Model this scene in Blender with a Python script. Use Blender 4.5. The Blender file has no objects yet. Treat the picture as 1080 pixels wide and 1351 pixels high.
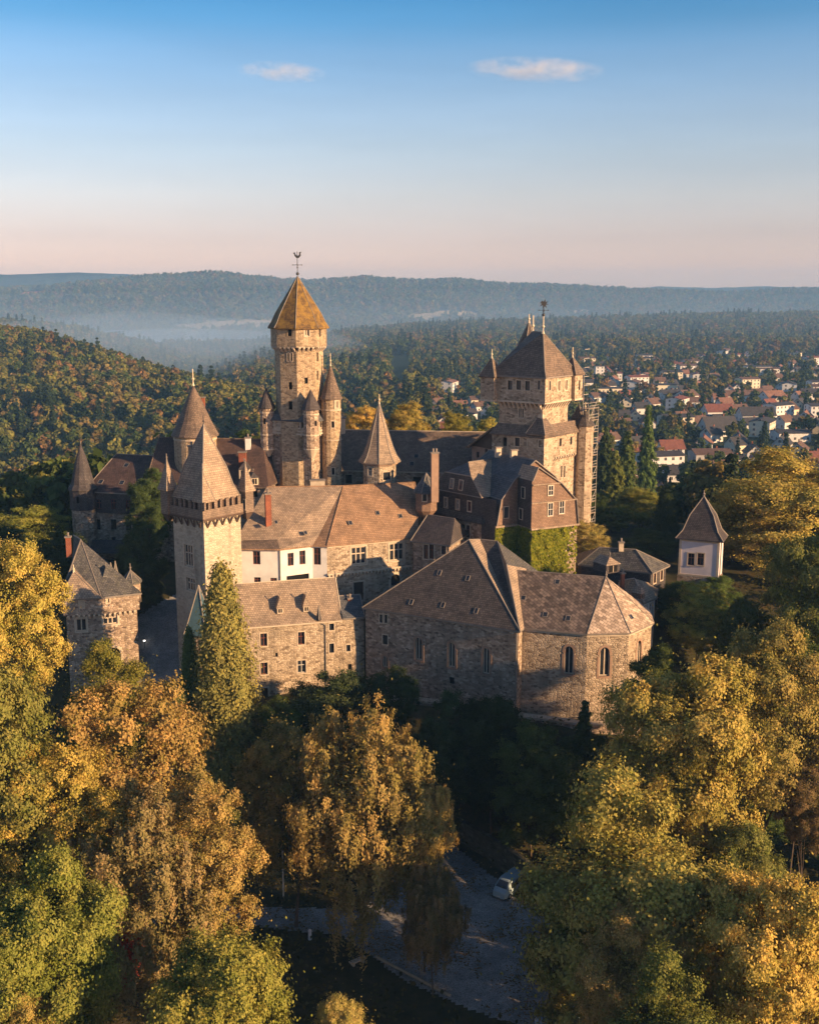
import bpy, math, random
import numpy as np
from mathutils import Vector
R = math.radians
C = bpy.context.scene.collection
scene = bpy.context.scene

# ------------------------------------------------------------------ camera, sky, sun, exposure
FPX, CX, CY, HZ = 1450.0, 540.0, 675.5, 392.0
CAMH = 56.0
PITCH = math.atan((CY - HZ) / FPX)
cam = bpy.data.cameras.new('camera'); camo = bpy.data.objects.new('camera', cam); C.objects.link(camo)
cam.sensor_fit = 'VERTICAL'; cam.sensor_height = 24.0; cam.lens = FPX / 1351 * 24.0
cam.clip_start = 1.0; cam.clip_end = 60000
camo.location = (0, 0, CAMH); camo.rotation_euler = (R(90) - PITCH, 0, 0)
scene.camera = camo
SUN_AZ, SUN_EL = R(61), R(15.5)          # azimuth measured from the -Y direction towards +X
S = Vector((math.sin(SUN_AZ) * math.cos(SUN_EL), -math.cos(SUN_AZ) * math.cos(SUN_EL), math.sin(SUN_EL)))
sun = bpy.data.lights.new('sun', 'SUN'); suno = bpy.data.objects.new('sun', sun); C.objects.link(suno)
sun.energy = 5.0; sun.color = (1.0, 0.64, 0.33); sun.angle = R(0.55)
suno.rotation_euler = S.to_track_quat('Z', 'Y').to_euler(); suno.location = (200, -80, 150)
world = bpy.data.worlds.new('World'); scene.world = world; world.use_nodes = True
wt = world.node_tree; wt.nodes.clear()
wo = wt.nodes.new('ShaderNodeOutputWorld'); bg = wt.nodes.new('ShaderNodeBackground')
sky = wt.nodes.new('ShaderNodeTexSky'); sky.sky_type = 'NISHITA'; sky.sun_disc = False
sky.sun_elevation = SUN_EL; sky.sun_rotation = math.atan2(S.x, S.y)
sky.altitude = 300; sky.air_density = 1.0; sky.dust_density = 0.6; sky.ozone_density = 1.6
tc = wt.nodes.new('ShaderNodeTexCoord'); sep = wt.nodes.new('ShaderNodeSeparateXYZ')
ramp = wt.nodes.new('ShaderNodeValToRGB'); mul = wt.nodes.new('ShaderNodeMixRGB'); mul.blend_type = 'MULTIPLY'; mul.inputs[0].default_value = 1
wt.links.new(tc.outputs['Generated'], sep.inputs[0]); wt.links.new(sep.outputs['Z'], ramp.inputs[0])
wt.links.new(sky.outputs[0], mul.inputs[1]); wt.links.new(ramp.outputs[0], mul.inputs[2])
mp_ = wt.nodes.new('ShaderNodeMapping'); mp_.inputs['Scale'].default_value = (2.2, 2.2, 16.0); nz_ = wt.nodes.new('ShaderNodeTexNoise'); nz_.inputs['Scale'].default_value = 1.6; nz_.inputs['Detail'].default_value = 6.0; nz_.inputs['Roughness'].default_value = .6
vr_ = wt.nodes.new('ShaderNodeMapRange'); vr_.inputs[1].default_value = .35; vr_.inputs[2].default_value = .7; vr_.inputs[3].default_value = .97; vr_.inputs[4].default_value = 1.05
m2_ = wt.nodes.new('ShaderNodeMixRGB'); m2_.blend_type = 'MULTIPLY'; m2_.inputs[0].default_value = 1
wt.links.new(tc.outputs['Generated'], mp_.inputs[0]); wt.links.new(mp_.outputs[0], nz_.inputs[0]); wt.links.new(nz_.outputs[0], vr_.inputs[0]); wt.links.new(mul.outputs[0], m2_.inputs[1]); wt.links.new(vr_.outputs[0], m2_.inputs[2]); wt.links.new(m2_.outputs[0], bg.inputs[0]); wt.links.new(bg.outputs[0], wo.inputs[0])
SKYRAMP = [(0.0, (1.04, 0.736, 0.816)), (0.028, (1.017, 0.648, 0.681)), (0.05, (0.894, 0.593, 0.628)), (0.086, (0.927, 0.684, 0.684)), (0.123, (0.874, 0.727, 0.736)), (0.16, (0.763, 0.725, 0.781)), (0.2, (0.539, 0.66, 0.781)), (0.224, (0.316, 0.586, 0.763)), (0.26, (0.149, 0.502, 0.725)), (0.36, (0.38, 0.55, 0.68)), (1.0, (0.36, 0.46, 0.56))]
els = ramp.color_ramp.elements
for k, (p, c) in enumerate(SKYRAMP):
    e = els[k] if k < 2 else els.new(p)
    e.position = p; e.color = (*c, 1)
bg.inputs[1].default_value = 0.10
scene.view_settings.view_transform = 'Standard'; scene.view_settings.look = 'None'
scene.view_settings.gamma = 1; scene.view_settings.use_curve_mapping = False
scene.view_settings.exposure = 1.1
scene.render.engine = 'CYCLES'
cy = scene.cycles
cy.use_denoising = True; cy.max_bounces = 5; cy.diffuse_bounces = 3; cy.glossy_bounces = 2; cy.transmission_bounces = 3
cy.transparent_max_bounces = 6; cy.volume_bounces = 2; cy.caustics_reflective = False; cy.caustics_refractive = False
try: cy.denoiser = 'OPENIMAGEDENOISE'; cy.denoising_input_passes = 'RGB_ALBEDO_NORMAL'
except Exception: pass

# ------------------------------------------------------------------ pixel -> place helpers
_c, _s = math.cos(PITCH), math.sin(PITCH)
def ray(px, py):
    x, y = (px - CX) / FPX, (CY - py) / FPX
    return Vector((x, _c + y * _s, -_s + y * _c))
def at(px, py, Y):
    r = ray(px, py); t = Y / r.y
    return Vector((r.x * t, Y, CAMH + r.z * t))
def atz(px, py, z):
    r = ray(px, py); t = (z - CAMH) / r.z
    return Vector((r.x * t, r.y * t, z))
def hit(px, py, p0, n):
    r = ray(px, py); o = Vector((0, 0, CAMH)); t = (Vector(p0) - o).dot(n) / r.dot(n)
    return o + r * t
def azdir(az):                            # horizontal outward normal for a facade azimuth (deg): 0 faces the camera, + faces right
    return Vector((math.sin(R(az)), -math.cos(R(az)), 0))

# ------------------------------------------------------------------ materials
MATS = {}
def newmat(name):
    m = bpy.data.materials.new(name); m.use_nodes = True; MATS[name] = m
    nt = m.node_tree; b = nt.nodes['Principled BSDF']
    return m, nt, b
def N(nt, t, **kw):
    n = nt.nodes.new(t)
    for k, v in kw.items():
        if k.startswith('i_'):
            key = k[2:]; key = int(key) if key.isdigit() else key.replace('_', ' ')
            n.inputs[key].default_value = v
        else: setattr(n, k, v)
    return n
def mixc(nt, a, b, f, mode='MIX'):
    n = nt.nodes.new('ShaderNodeMixRGB'); n.blend_type = mode
    for i, v in ((0, f), (1, a), (2, b)):
        if hasattr(v, 'links') or hasattr(v, 'is_linked'): nt.links.new(v, n.inputs[i])
        else: n.inputs[i].default_value = v if i == 0 else (*v, 1)
    return n.outputs[0]
def rampn(nt, fac, stops, interp='LINEAR'):
    n = nt.nodes.new('ShaderNodeValToRGB'); n.color_ramp.interpolation = interp; e = n.color_ramp.elements
    for k, (p, c) in enumerate(stops):
        x = e[k] if k < 2 else e.new(p)
        x.position = p; x.color = (*c, 1) if len(c) == 3 else c
    nt.links.new(fac, n.inputs[0]); return n.outputs[0]
def bump(nt, b, h, s=.5, d=.05):
    n = nt.nodes.new('ShaderNodeBump'); n.inputs['Strength'].default_value = s; n.inputs['Distance'].default_value = d
    nt.links.new(h, n.inputs['Height']); nt.links.new(n.outputs[0], b.inputs['Normal'])
def simple(name, col, rough=.8, spec=.3, var=.15, scale=1.5, metal=0):
    m, nt, b = newmat(name); tcx = N(nt, 'ShaderNodeTexCoord')
    n = N(nt, 'ShaderNodeTexNoise', i_Scale=scale, i_Detail=5.0); nt.links.new(tcx.outputs['Object'], n.inputs[0])
    c = rampn(nt, n.outputs[0], [(.3, tuple(v * (1 - var) for v in col)), (.7, tuple(min(1, v * (1 + var)) for v in col))])
    nt.links.new(c, b.inputs['Base Color']); b.inputs['Roughness'].default_value = rough
    b.inputs['Specular IOR Level'].default_value = spec; b.inputs['Metallic'].default_value = metal
    return m
def stone(name, cols, mortar, sx=1.5, sy=2.6, stain=(.10, .085, .065), stain_amt=.55):
    m, nt, b = newmat(name); uv = N(nt, 'ShaderNodeUVMap'); geo = N(nt, 'ShaderNodeNewGeometry')
    mp = N(nt, 'ShaderNodeMapping'); mp.inputs['Scale'].default_value = (sx, sy, 1)
    nz = N(nt, 'ShaderNodeTexNoise', i_Scale=1.3, i_Detail=2.0); nt.links.new(geo.outputs['Position'], nz.inputs[0])
    nt.links.new(uv.outputs[0], mp.inputs[0])
    ad = mixc(nt, mp.outputs[0], nz.outputs['Color'], .12, 'ADD')
    v = N(nt, 'ShaderNodeTexVoronoi', voronoi_dimensions='2D', i_Scale=1.0); nt.links.new(ad, v.inputs['Vector'])
    ve = N(nt, 'ShaderNodeTexVoronoi', voronoi_dimensions='2D', feature='DISTANCE_TO_EDGE', i_Scale=1.0); nt.links.new(ad, ve.inputs['Vector'])
    sp = N(nt, 'ShaderNodeSeparateColor'); nt.links.new(v.outputs['Color'], sp.inputs[0])
    k = len(cols); c = rampn(nt, sp.outputs[0], [(i / (k - 1), cols[i]) for i in range(k)])
    big = N(nt, 'ShaderNodeTexNoise', i_Scale=.35, i_Detail=6.0, i_Roughness=.65); nt.links.new(geo.outputs['Position'], big.inputs[0])
    f = rampn(nt, big.outputs[0], [(.42, (0, 0, 0)), (.68, (stain_amt,) * 3)])
    c = mixc(nt, c, stain, f)
    smp = N(nt, 'ShaderNodeMapping'); smp.inputs['Scale'].default_value = (.9, .07, 1); nt.links.new(uv.outputs[0], smp.inputs[0])
    sn = N(nt, 'ShaderNodeTexNoise', i_Scale=1.0, i_Detail=5.0, i_Roughness=.6); nt.links.new(smp.outputs[0], sn.inputs[0])
    c = mixc(nt, c, tuple(v * .7 for v in stain), rampn(nt, sn.outputs[0], [(.52, (0, 0, 0)), (.72, (.55, .55, .55))]))
    e = rampn(nt, ve.outputs['Distance'], [(.02, (.6, .6, .6)), (.10, (0, 0, 0))])
    c = mixc(nt, c, mortar, e)
    nt.links.new(c, b.inputs['Base Color']); b.inputs['Roughness'].default_value = .92; b.inputs['Specular IOR Level'].default_value = .15
    hh = rampn(nt, ve.outputs['Distance'], [(.0, (0, 0, 0)), (.18, (1, 1, 1))])
    bump(nt, b, hh, .8, .08); return m
def slate(name, c1, c2, row=.32, wid=.36, rot=0.0, moss=None, lich=(.34, .31, .25), amt=.22, streak=.2):
    m, nt, b = newmat(name); uv = N(nt, 'ShaderNodeUVMap'); geo = N(nt, 'ShaderNodeNewGeometry')
    mp = N(nt, 'ShaderNodeMapping'); mp.inputs['Rotation'].default_value = (0, 0, rot); nt.links.new(uv.outputs[0], mp.inputs[0])
    br = N(nt, 'ShaderNodeTexBrick', offset=.5, i_Scale=1.0, i_Mortar_Size=.028, i_Mortar_Smooth=.3, i_Brick_Width=wid, i_Row_Height=row, i_Bias=0.0)
    br.inputs['Color1'].default_value = (*c1, 1); br.inputs['Color2'].default_value = (*c2, 1)
    br.inputs['Mortar'].default_value = (*[v * .45 for v in c1], 1)
    nt.links.new(mp.outputs[0], br.inputs[0])
    n1 = N(nt, 'ShaderNodeTexNoise', i_Scale=.55, i_Detail=7.0, i_Roughness=.7); nt.links.new(geo.outputs['Position'], n1.inputs[0])
    c = mixc(nt, br.outputs[0], rampn(nt, n1.outputs[0], [(.3, (.62, .62, .64)), (.72, (1.35, 1.3, 1.25))]), 1.0, 'MULTIPLY')
    wn = N(nt, 'ShaderNodeTexNoise', i_Scale=4.5, i_Detail=3.0); nt.links.new(geo.outputs['Position'], wn.inputs[0])
    c = mixc(nt, c, lich, rampn(nt, wn.outputs[0], [(.60, (0, 0, 0)), (.74, (amt,) * 3)]))
    if moss:
        n2 = N(nt, 'ShaderNodeTexNoise', i_Scale=1.1, i_Detail=6.0, i_Roughness=.75); nt.links.new(geo.outputs['Position'], n2.inputs[0])
        c = mixc(nt, c, moss[0], rampn(nt, n2.outputs[0], [(moss[1], (0, 0, 0)), (moss[1] + .16, (moss[2],) * 3)]))
    nt.links.new(c, b.inputs['Base Color']); b.inputs['Roughness'].default_value = .75; b.inputs['Specular IOR Level'].default_value = .25
    bump(nt, b, br.outputs['Fac'], -.6, .03); return m

M = {}
M['stone'] = stone('rubble_stone', [(.20, .145, .10), (.40, .31, .22), (.56, .445, .325), (.46, .355, .255), (.62, .50, .375)], (.38, .30, .22), 2.1, 3.6)
M['stone_dark'] = stone('old_rubble', [(.15, .105, .078), (.43, .325, .245), (.24, .175, .13), (.60, .47, .36), (.36, .265, .20)], (.36, .275, .205), 2.2, 3.7, stain_amt=.35)
M['stone_keep'] = stone('tower_rubble', [(.24, .175, .115), (.40, .295, .19), (.50, .375, .245), (.56, .43, .285)], (.42, .33, .225), 2.4, 4.0, stain_amt=.3)
M['stone_pale'] = stone('pale_rubble', [(.38, .31, .23), (.50, .42, .32), (.58, .49, .37), (.46, .38, .28)], (.46, .39, .29), 2.0, 3.2, stain=(.25, .2, .15), stain_amt=.35)
M['stone_mossy'] = stone('mossy_rubble', [(.05, .05, .035), (.12, .11, .08), (.08, .075, .05), (.17, .15, .11)], (.09, .085, .06), 1.7, 3.0)
M['trim'] = simple('sandstone_trim', (.50, .41, .31), .85)
M['trim_red'] = simple('red_sandstone', (.30, .20, .145), .85)
M['shingle'] = slate('weathered_shingle', (.20, .15, .115), (.29, .22, .17), row=.25, wid=.22, amt=.1)
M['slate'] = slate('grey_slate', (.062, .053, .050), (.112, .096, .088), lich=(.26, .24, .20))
M['slate_brown'] = slate('brown_slate', (.13, .098, .078), (.215, .16, .122), amt=.3)
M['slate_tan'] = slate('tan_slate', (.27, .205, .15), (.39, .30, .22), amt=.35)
M['slate_hall'] = slate('warm_brown_slate', (.255, .16, .10), (.35, .225, .14), amt=.3)
M['slate_apse_lit'] = slate('sunlit_diagonal_slate', (.26, .195, .145), (.62, .49, .38), row=.42, wid=.62, rot=R(38), amt=.3)  # lighter copy of the diagonal slate, sunlight on the apse put into its colour
M['slate_wing'] = slate('shaded_reddish_slate', (.075, .05, .045), (.115, .075, .065), amt=.08)  # reddish slate darkened, the old wing's shade put into its colour
M['slate_blue'] = slate('blue_slate', (.075, .080, .090), (.13, .135, .145), amt=.15)
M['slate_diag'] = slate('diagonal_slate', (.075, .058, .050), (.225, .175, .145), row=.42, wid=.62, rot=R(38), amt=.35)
M['slate_keep'] = slate('mossy_slate', (.12, .075, .035), (.20, .12, .045), moss=((.29, .175, .03), .45, .8))
M['slate_house'] = slate('mossy_house_slate', (.075, .075, .078), (.15, .145, .14), moss=((.11, .105, .06), .52, .6), amt=.5)
M['clad'] = slate('slate_cladding', (.215, .14, .10), (.285, .19, .135), row=.22, wid=.3, amt=.05)
M['clad_dark'] = slate('dark_slate_cladding', (.06, .052, .055), (.10, .088, .088), row=.25, wid=.3, amt=.05)
M['lead'] = simple('lead_capping', (.20, .17, .145), .6, .4)
M['white'] = simple('white_plaster', (.64, .62, .60), .9, .2, .10, .8)
M['pink'] = simple('pinkish_plaster', (.62, .56, .58), .9, .2, .08, .8)
M['brick'] = slate('red_brick', (.30, .10, .06), (.38, .14, .08), row=.12, wid=.3, amt=.05)
M['glass'] = simple('window_glass', (.022, .026, .034), .12, .6, .3)
M['frame_white'] = simple('white_window_frame', (.62, .58, .52), .6)
M['frame_red'] = simple('red_brown_window_frame', (.18, .055, .04), .6)
M['timber'] = simple('dark_timber', (.085, .055, .04), .8)
M['door'] = simple('dark_door', (.045, .03, .025), .8)
M['gap'] = simple('unlit_room', (.012, .011, .011), .9, .1)
M['iron'] = simple('wrought_iron', (.03, .03, .032), .5, .5)
M['gold'] = simple('pale_finial', (.62, .52, .36), .4, .5)
M['steel'] = simple('galvanised_steel', (.34, .31, .27), .45, .5)
M['plank'] = simple('scaffold_plank', (.33, .26, .18), .8)
M['copper'] = simple('blue_green_copper', (.05, .10, .13), .7)

# ------------------------------------------------------------------ mesh builder
class MB:
    def __init__(s): s.v = []; s.f = []; s.m = []; s.uvs = []; s.smooth = []
    def poly(s, pts, mat=0, smooth=False):
        pts = [Vector(p) for p in pts]
        n = Vector((0, 0, 0))
        for i in range(len(pts)):
            a, b = pts[i], pts[(i + 1) % len(pts)]
            n += Vector(((a.y - b.y) * (a.z + b.z), (a.z - b.z) * (a.x + b.x), (a.x - b.x) * (a.y + b.y)))
        if n.length < 1e-9: return
        n.normalize()
        u = Vector((0, 0, 1)).cross(n)
        u = u.normalized() if u.length > .05 else Vector((1, 0, 0))
        w = n.cross(u); k = len(s.v)
        s.v += [tuple(p) for p in pts]; s.f.append(tuple(range(k, k + len(pts)))); s.m.append(mat); s.smooth.append(smooth)
        s.uvs += [(p.dot(u), p.dot(w)) for p in pts]
    def prism(s, poly, z0, z1, mat=0, cap=True, bot=True):
        n = len(poly)
        for i in range(n):
            a, b = poly[i], poly[(i + 1) % n]
            s.poly([(a[0], a[1], z0), (b[0], b[1], z0), (b[0], b[1], z1), (a[0], a[1], z1)], mat)
        if cap: s.poly([(p[0], p[1], z1) for p in poly], mat)
        if bot: s.poly([(p[0], p[1], z0) for p in reversed(poly)], mat)
    def rings(s, rings, mat=0, cap=True, bot=True, smooth=False):   # rings: lists of 3D points, bottom to top
        for A, B in zip(rings, rings[1:]):
            n = len(A)
            for i in range(n):
                j = (i + 1) % n
                if len(B) == 1: s.poly([A[i], A[j], B[0]], mat, smooth)
                else: s.poly([A[i], A[j], B[j], B[i]], mat, smooth)
        if cap and len(rings[-1]) > 2: s.poly(rings[-1], mat)
        if bot: s.poly(list(reversed(rings[0])), mat)
    def box(s, c, d, l, w, h, mat=0):       # centre bottom c, direction d (2D), length l along d, width w, height h
        d = Vector((d[0], d[1])).normalized(); e = Vector((-d.y, d.x)); c = Vector(c)
        P = [(c.x + d.x * a + e.x * b, c.y + d.y * a + e.y * b) for a, b in ((-l / 2, -w / 2), (l / 2, -w / 2), (l / 2, w / 2), (-l / 2, w / 2))]
        s.prism(P, c.z, c.z + h, mat)
    def obox(s, o, ax, ay, az, mat=0):       # corner o and three edge vectors
        o, ax, ay, az = map(Vector, (o, ax, ay, az))
        if ax.cross(ay).dot(az) < 0: ax, ay = ay, ax
        p = [o, o + ax, o + ax + ay, o + ay]; q = [x + az for x in p]
        s.poly(p[::-1], mat); s.poly(q, mat)
        for i in range(4): s.poly([p[i], p[(i + 1) % 4], q[(i + 1) % 4], q[i]], mat)
    def tube(s, p, q, r, n=6, mat=0, r2=None):
        p, q = Vector(p), Vector(q); d = (q - p)
        if d.length < 1e-6: return
        d.normalize(); a = d.orthogonal().normalized(); b = d.cross(a); r2 = r if r2 is None else r2
        A = [p + (a * math.cos(t) + b * math.sin(t)) * r for t in [2 * math.pi * i / n for i in range(n)]]
        B = [q + (a * math.cos(t) + b * math.sin(t)) * r2 for t in [2 * math.pi * i / n for i in range(n)]]
        s.rings([A, B], mat, smooth=n > 5)
    def ball(s, c, r, mat=0, n=8, sz=1.0):
        c = Vector(c); rr = []
        for k in range(1, 5):
            t = math.pi * k / 5
            rr.append([(c.x + r * math.sin(t) * math.cos(2 * math.pi * i / n), c.y + r * math.sin(t) * math.sin(2 * math.pi * i / n), c.z - r * sz * math.cos(t)) for i in range(n)])
        rr.append([(c.x, c.y, c.z + r * sz)])
        s.rings(rr, mat, smooth=True)
    def build(s, name, mats, parent=None, loc=None):
        me = bpy.data.meshes.new(name)
        o0 = Vector(parent.matrix_world.translation) if parent is not None else Vector(loc if loc is not None else (0, 0, 0))
        if parent is not None: o0 = wloc(parent)
        me.from_pydata([tuple(Vector(p) - o0) for p in s.v], [], s.f)
        mats = mats if isinstance(mats, (list, tuple)) else [mats]
        for m in mats: me.materials.append(M[m] if isinstance(m, str) else m)
        me.polygons.foreach_set('material_index', s.m); me.polygons.foreach_set('use_smooth', s.smooth)
        uv = me.uv_layers.new(name='UVMap'); uv.data.foreach_set('uv', [x for p in s.uvs for x in p])
        o = bpy.data.objects.new(name, me); C.objects.link(o)
        if parent is not None: o.parent = parent
        else: o.location = o0
        return o
def wloc(o):
    v = Vector(o.location)
    while o.parent is not None: o = o.parent; v += Vector(o.location)
    return v
def tag(o, label=None, cat=None, group=None, kind=None):
    for k, v in (('label', label), ('category', cat), ('group', group), ('kind', kind)):
        if v: o[k] = v
    return o
def empty(name, loc, label, cat, group=None):
    o = bpy.data.objects.new(name, None); C.objects.link(o); o.location = loc; o.empty_display_size = 1
    return tag(o, label, cat, group)
def children(o): return [c for c in bpy.data.objects if c.parent == o]
def copy_tree(o, parent=None, kids=None):
    c = o.copy(); C.objects.link(c)
    if parent is not None: c.parent = parent
    for ch in (kids[o] if kids and o in kids else children(o)): copy_tree(ch, c, kids)
    return c
def ngon(cx, cy, r, n, rot=0): return [(cx + r * math.cos(rot + 2 * math.pi * i / n), cy + r * math.sin(rot + 2 * math.pi * i / n)) for i in range(n)]
def scalep(poly, s, c=None):
    c = c or (sum(p[0] for p in poly) / len(poly), sum(p[1] for p in poly) / len(poly))
    return [(c[0] + (p[0] - c[0]) * s, c[1] + (p[1] - c[1]) * s) for p in poly]
def grow(poly, d):                        # offset a convex CCW polygon outwards
    n = len(poly); out = []
    for i in range(n):
        p0, p1, p2 = Vector(poly[i - 1][:2]), Vector(poly[i][:2]), Vector(poly[(i + 1) % n][:2])
        a, b = (p1 - p0).normalized(), (p2 - p1).normalized()
        na, nb = Vector((a.y, -a.x)), Vector((b.y, -b.x)); k = (na + nb)
        k = k / max(.35, (1 + na.dot(nb)))
        q = p1 + k * d; out.append((q.x, q.y))
    return out
def rect(A, az, w, d):                    # A = left front corner seen from outside, facade azimuth az, width, depth -> CCW footprint
    n = azdir(az); t = Vector((-n.y, n.x, 0)); A = Vector((A[0], A[1], 0))
    P = [A, A + t * w, A + t * w - n * d, A - n * d]
    return [(p.x, p.y) for p in P]

# ------------------------------------------------------------------ a building: walls with cut openings, windows, roofs
STY = {  # pane bars (cols, rows), bar material, surround material, surround width
    'cross': (2, 2, 'frame_white', 'trim', .16), 'red': (2, 2, 'frame_red', 'trim', .16), 'triple': (3, 2, 'trim', 'trim', .22),
    'double': (2, 1, 'trim', 'trim', .18), 'slit': (1, 1, 'gap', 'trim', .12), 'hole': (1, 1, 'gap', None, 0), 'plain': (1, 1, 'glass', 'trim', .14),
    'arch': (2, 1, 'trim', 'trim_red', .3), 'door': (1, 1, 'door', 'trim', .2), 'plaster': (2, 2, 'frame_red', None, 0), 'gate': (1, 1, 'gap', 'trim', .35)}
class Bld:
    def __init__(s, name, loc, label, cat, group=None):
        s.root = empty(name, loc, label, cat, group); s.W = MB(); s.wm = []
    def part(s, name, mb, mats, parent=None, label=None):
        o = mb.build(name, mats, parent or s.root)
        if label: o['label'] = label
        return o
    def mat(s, m):
        if m not in s.wm: s.wm.append(m)
        return s.wm.index(m)
    def wall(s, A, B, z0, z1, wins=(), mat='stone'):
        mi = s.mat(mat); A = Vector((A[0], A[1], 0)); B = Vector((B[0], B[1], 0)); d = (B - A); L = d.length; d.normalize(); n = Vector((d.y, -d.x, 0))
        P = lambda u, z, k=0: A + d * u + Vector((0, 0, z)) - n * k
        ops = []
        for (u, z, w, h, st) in wins:
            ops.append((max(.05, u - w / 2), min(L - .05, u + w / 2), max(z0 + .05, z - h / 2), min(z1 - .05, z + h / 2), st))
        us = sorted({0, L, *[o[0] for o in ops], *[o[1] for o in ops]}); zs = sorted({z0, z1, *[o[2] for o in ops], *[o[3] for o in ops]})
        for i in range(len(us) - 1):
            k = 0
            while k < len(zs) - 1:
                um = (us[i] + us[i + 1]) / 2
                inside = lambda kk: any(o[0] < um < o[1] and o[2] < (zs[kk] + zs[kk + 1]) / 2 < o[3] for o in ops)
                if inside(k): k += 1; continue
                e = k
                while e < len(zs) - 1 and not inside(e): e += 1
                s.W.poly([P(us[i], zs[k]), P(us[i + 1], zs[k]), P(us[i + 1], zs[e]), P(us[i], zs[e])], mi); k = e
        for (a, b, c, e, st) in ops:
            D = .28
            for q in ([(a, c), (b, c)], [(b, c), (b, e)], [(b, e), (a, e)], [(a, e), (a, c)]):
                s.W.poly([P(*q[0]), P(*q[0], D), P(*q[1], D), P(*q[1])], mi)
            s.window(P, a, b, c, e, st, D, mi)
    def window(s, P, a, b, c, e, st, D, mi):
        nc, nr, bm, sm, sw = STY[st]
        w = MB(); pane = 'gap' if st in ('slit', 'hole', 'gate') else 'door' if st == 'door' else 'glass'
        w.poly([P(a, c, D - .03), P(b, c, D - .03), P(b, e, D - .03), P(a, e, D - .03)], 0)
        n = P(0, 0, -1) - P(0, 0, 0); t = P(1, 0) - P(0, 0); Zv = Vector((0, 0, 1))
        bw = .07 if bm != 'trim' else .16
        if st not in ('slit', 'hole', 'door', 'gate'):
            for i in range(nc + 1):
                x = a + (b - a - bw) * i / nc
                w.obox(P(x, c, D - .04), t * bw, n * .07, Zv * (e - c), 1)
            for i in range(nr + 1):
                z = c + (e - c - bw) * (i / nr if nr != 2 else (0, .62, 1)[i])
                w.obox(P(a, z, D - .038), t * (b - a), n * .066, Zv * bw, 1)
        o = s.part('door' if st == 'door' else 'gateway' if st == 'gate' else 'window', w, [pane, bm])
        if sm:
            f = MB(); q = .05
            if st in ('arch', 'gate'):
                hh = (b - a) * (.9 if st == 'arch' else .5); m = (a + b) / 2; K = 6
                def cur(i):                 # pointed or round arch, left half
                    x = i / K
                    return (a + (m - a) * x, e - hh + hh * math.sin(math.acos(max(0, 1 - x))) ** (1 if st == 'gate' else .85))
                L = [cur(i) for i in range(K + 1)]; Rr = [(a + b - x, z) for x, z in L[::-1]]
                for pts, corner in ((L, (a, e)), (Rr, (b, e))):
                    poly = [corner] + pts if corner[0] == a else [corner] + pts
                    pp = [P(x, z, -.004) for x, z in poly]
                    s.W.poly(pp[::-1] if corner[0] == a else pp[::-1], mi)
                arc = L + Rr[1:]
                for (x0, z0), (x1, z1) in zip(arc, arc[1:]):
                    f.poly([P(x0, z0, -q), P(x1, z1, -q), P(x1 + (x1 - m) * sw / (b - a) * 2, z1 + sw, -q), P(x0 + (x0 - m) * sw / (b - a) * 2, z0 + sw, -q)], 0)
                    f.poly([P(x0, z0, -q), P(x0, z0, .2), P(x1, z1, .2), P(x1, z1, -q)], 0)
                f.obox(P(a - sw, c - sw, .2), t * sw, n * (.2 + q), Zv * (e - hh - c + sw), 0)
                f.obox(P(b, c - sw, .2), t * sw, n * (.2 + q), Zv * (e - hh - c + sw), 0)
                if st == 'arch': f.obox(P(a, c - sw, .2), t * (b - a), n * (.2 + q * 1.5), Zv * sw, 0)
            else:
                f.obox(P(a - sw, c - sw, .0), t * (b - a + 2 * sw), n * (q + .04), Zv * sw, 0)
                f.obox(P(a - sw, e, .0), t * (b - a + 2 * sw), n * q, Zv * sw, 0)
                f.obox(P(a - sw, c, .0), t * sw, n * q, Zv * (e - c), 0); f.obox(P(b, c, .0), t * sw, n * q, Zv * (e - c), 0)
            s.part('frame', f, sm, o)
    def ring(s, poly, z0, z1, wins=(), mat='stone', skip=()):     # wins: (px, py, w, h, style) found on the facade they are seen on
        n = len(poly); per = [[] for _ in range(n)]
        for (px, py, w, h, st) in wins:
            best = None
            for i in range(n):
                A, B = Vector((*poly[i][:2], 0)), Vector((*poly[(i + 1) % n][:2], 0)); d = B - A; L = d.length; d.normalize(); nn = Vector((d.y, -d.x, 0))
                r = ray(px, py)
                if r.dot(nn) >= 0: continue
                p = hit(px, py, A, nn); u = (p - A).dot(d)
                if -.3 < u < L + .3 and z0 < p.z < z1 and (best is None or p.y < best[0]): best = (p.y, i, min(max(u, w / 2 + .1), L - w / 2 - .1), p.z)
            if best: per[best[1]].append((best[2], best[3], w, h, st))
            else: print('MISSED WINDOW', s.root.name, px, py)
        for i in range(n):
            if i not in skip: s.wall(poly[i], poly[(i + 1) % n], z0, z1, per[i], mat)
    def done(s): return s.part('wall', s.W, s.wm)
    def roof(s, eave, ridge, faces, mats, name='roof', fascia=.22, caps=(), capr=.10, mats_of=None):
        """eave: 3D outline CCW; ridge: 3D points; faces index into eave+ridge"""
        P = [Vector(p) for p in eave] + [Vector(p) for p in ridge]; mb = MB(); n = len(eave)
        for k, f in enumerate(faces): mb.poly([P[i] for i in f], (mats_of or {}).get(k, 0))
        dz = Vector((0, 0, fascia))
        for i in range(n):
            j = (i + 1) % n; mb.poly([P[i] - dz, P[j] - dz, P[j], P[i]], len(mats) - 1)
        mb.poly([P[i] - dz for i in range(n)][::-1], len(mats) - 1)
        for a, b in caps: mb.tube(P[a], P[b], capr, 6, len(mats) - 1)
        return s.part(name, mb, mats)
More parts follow.
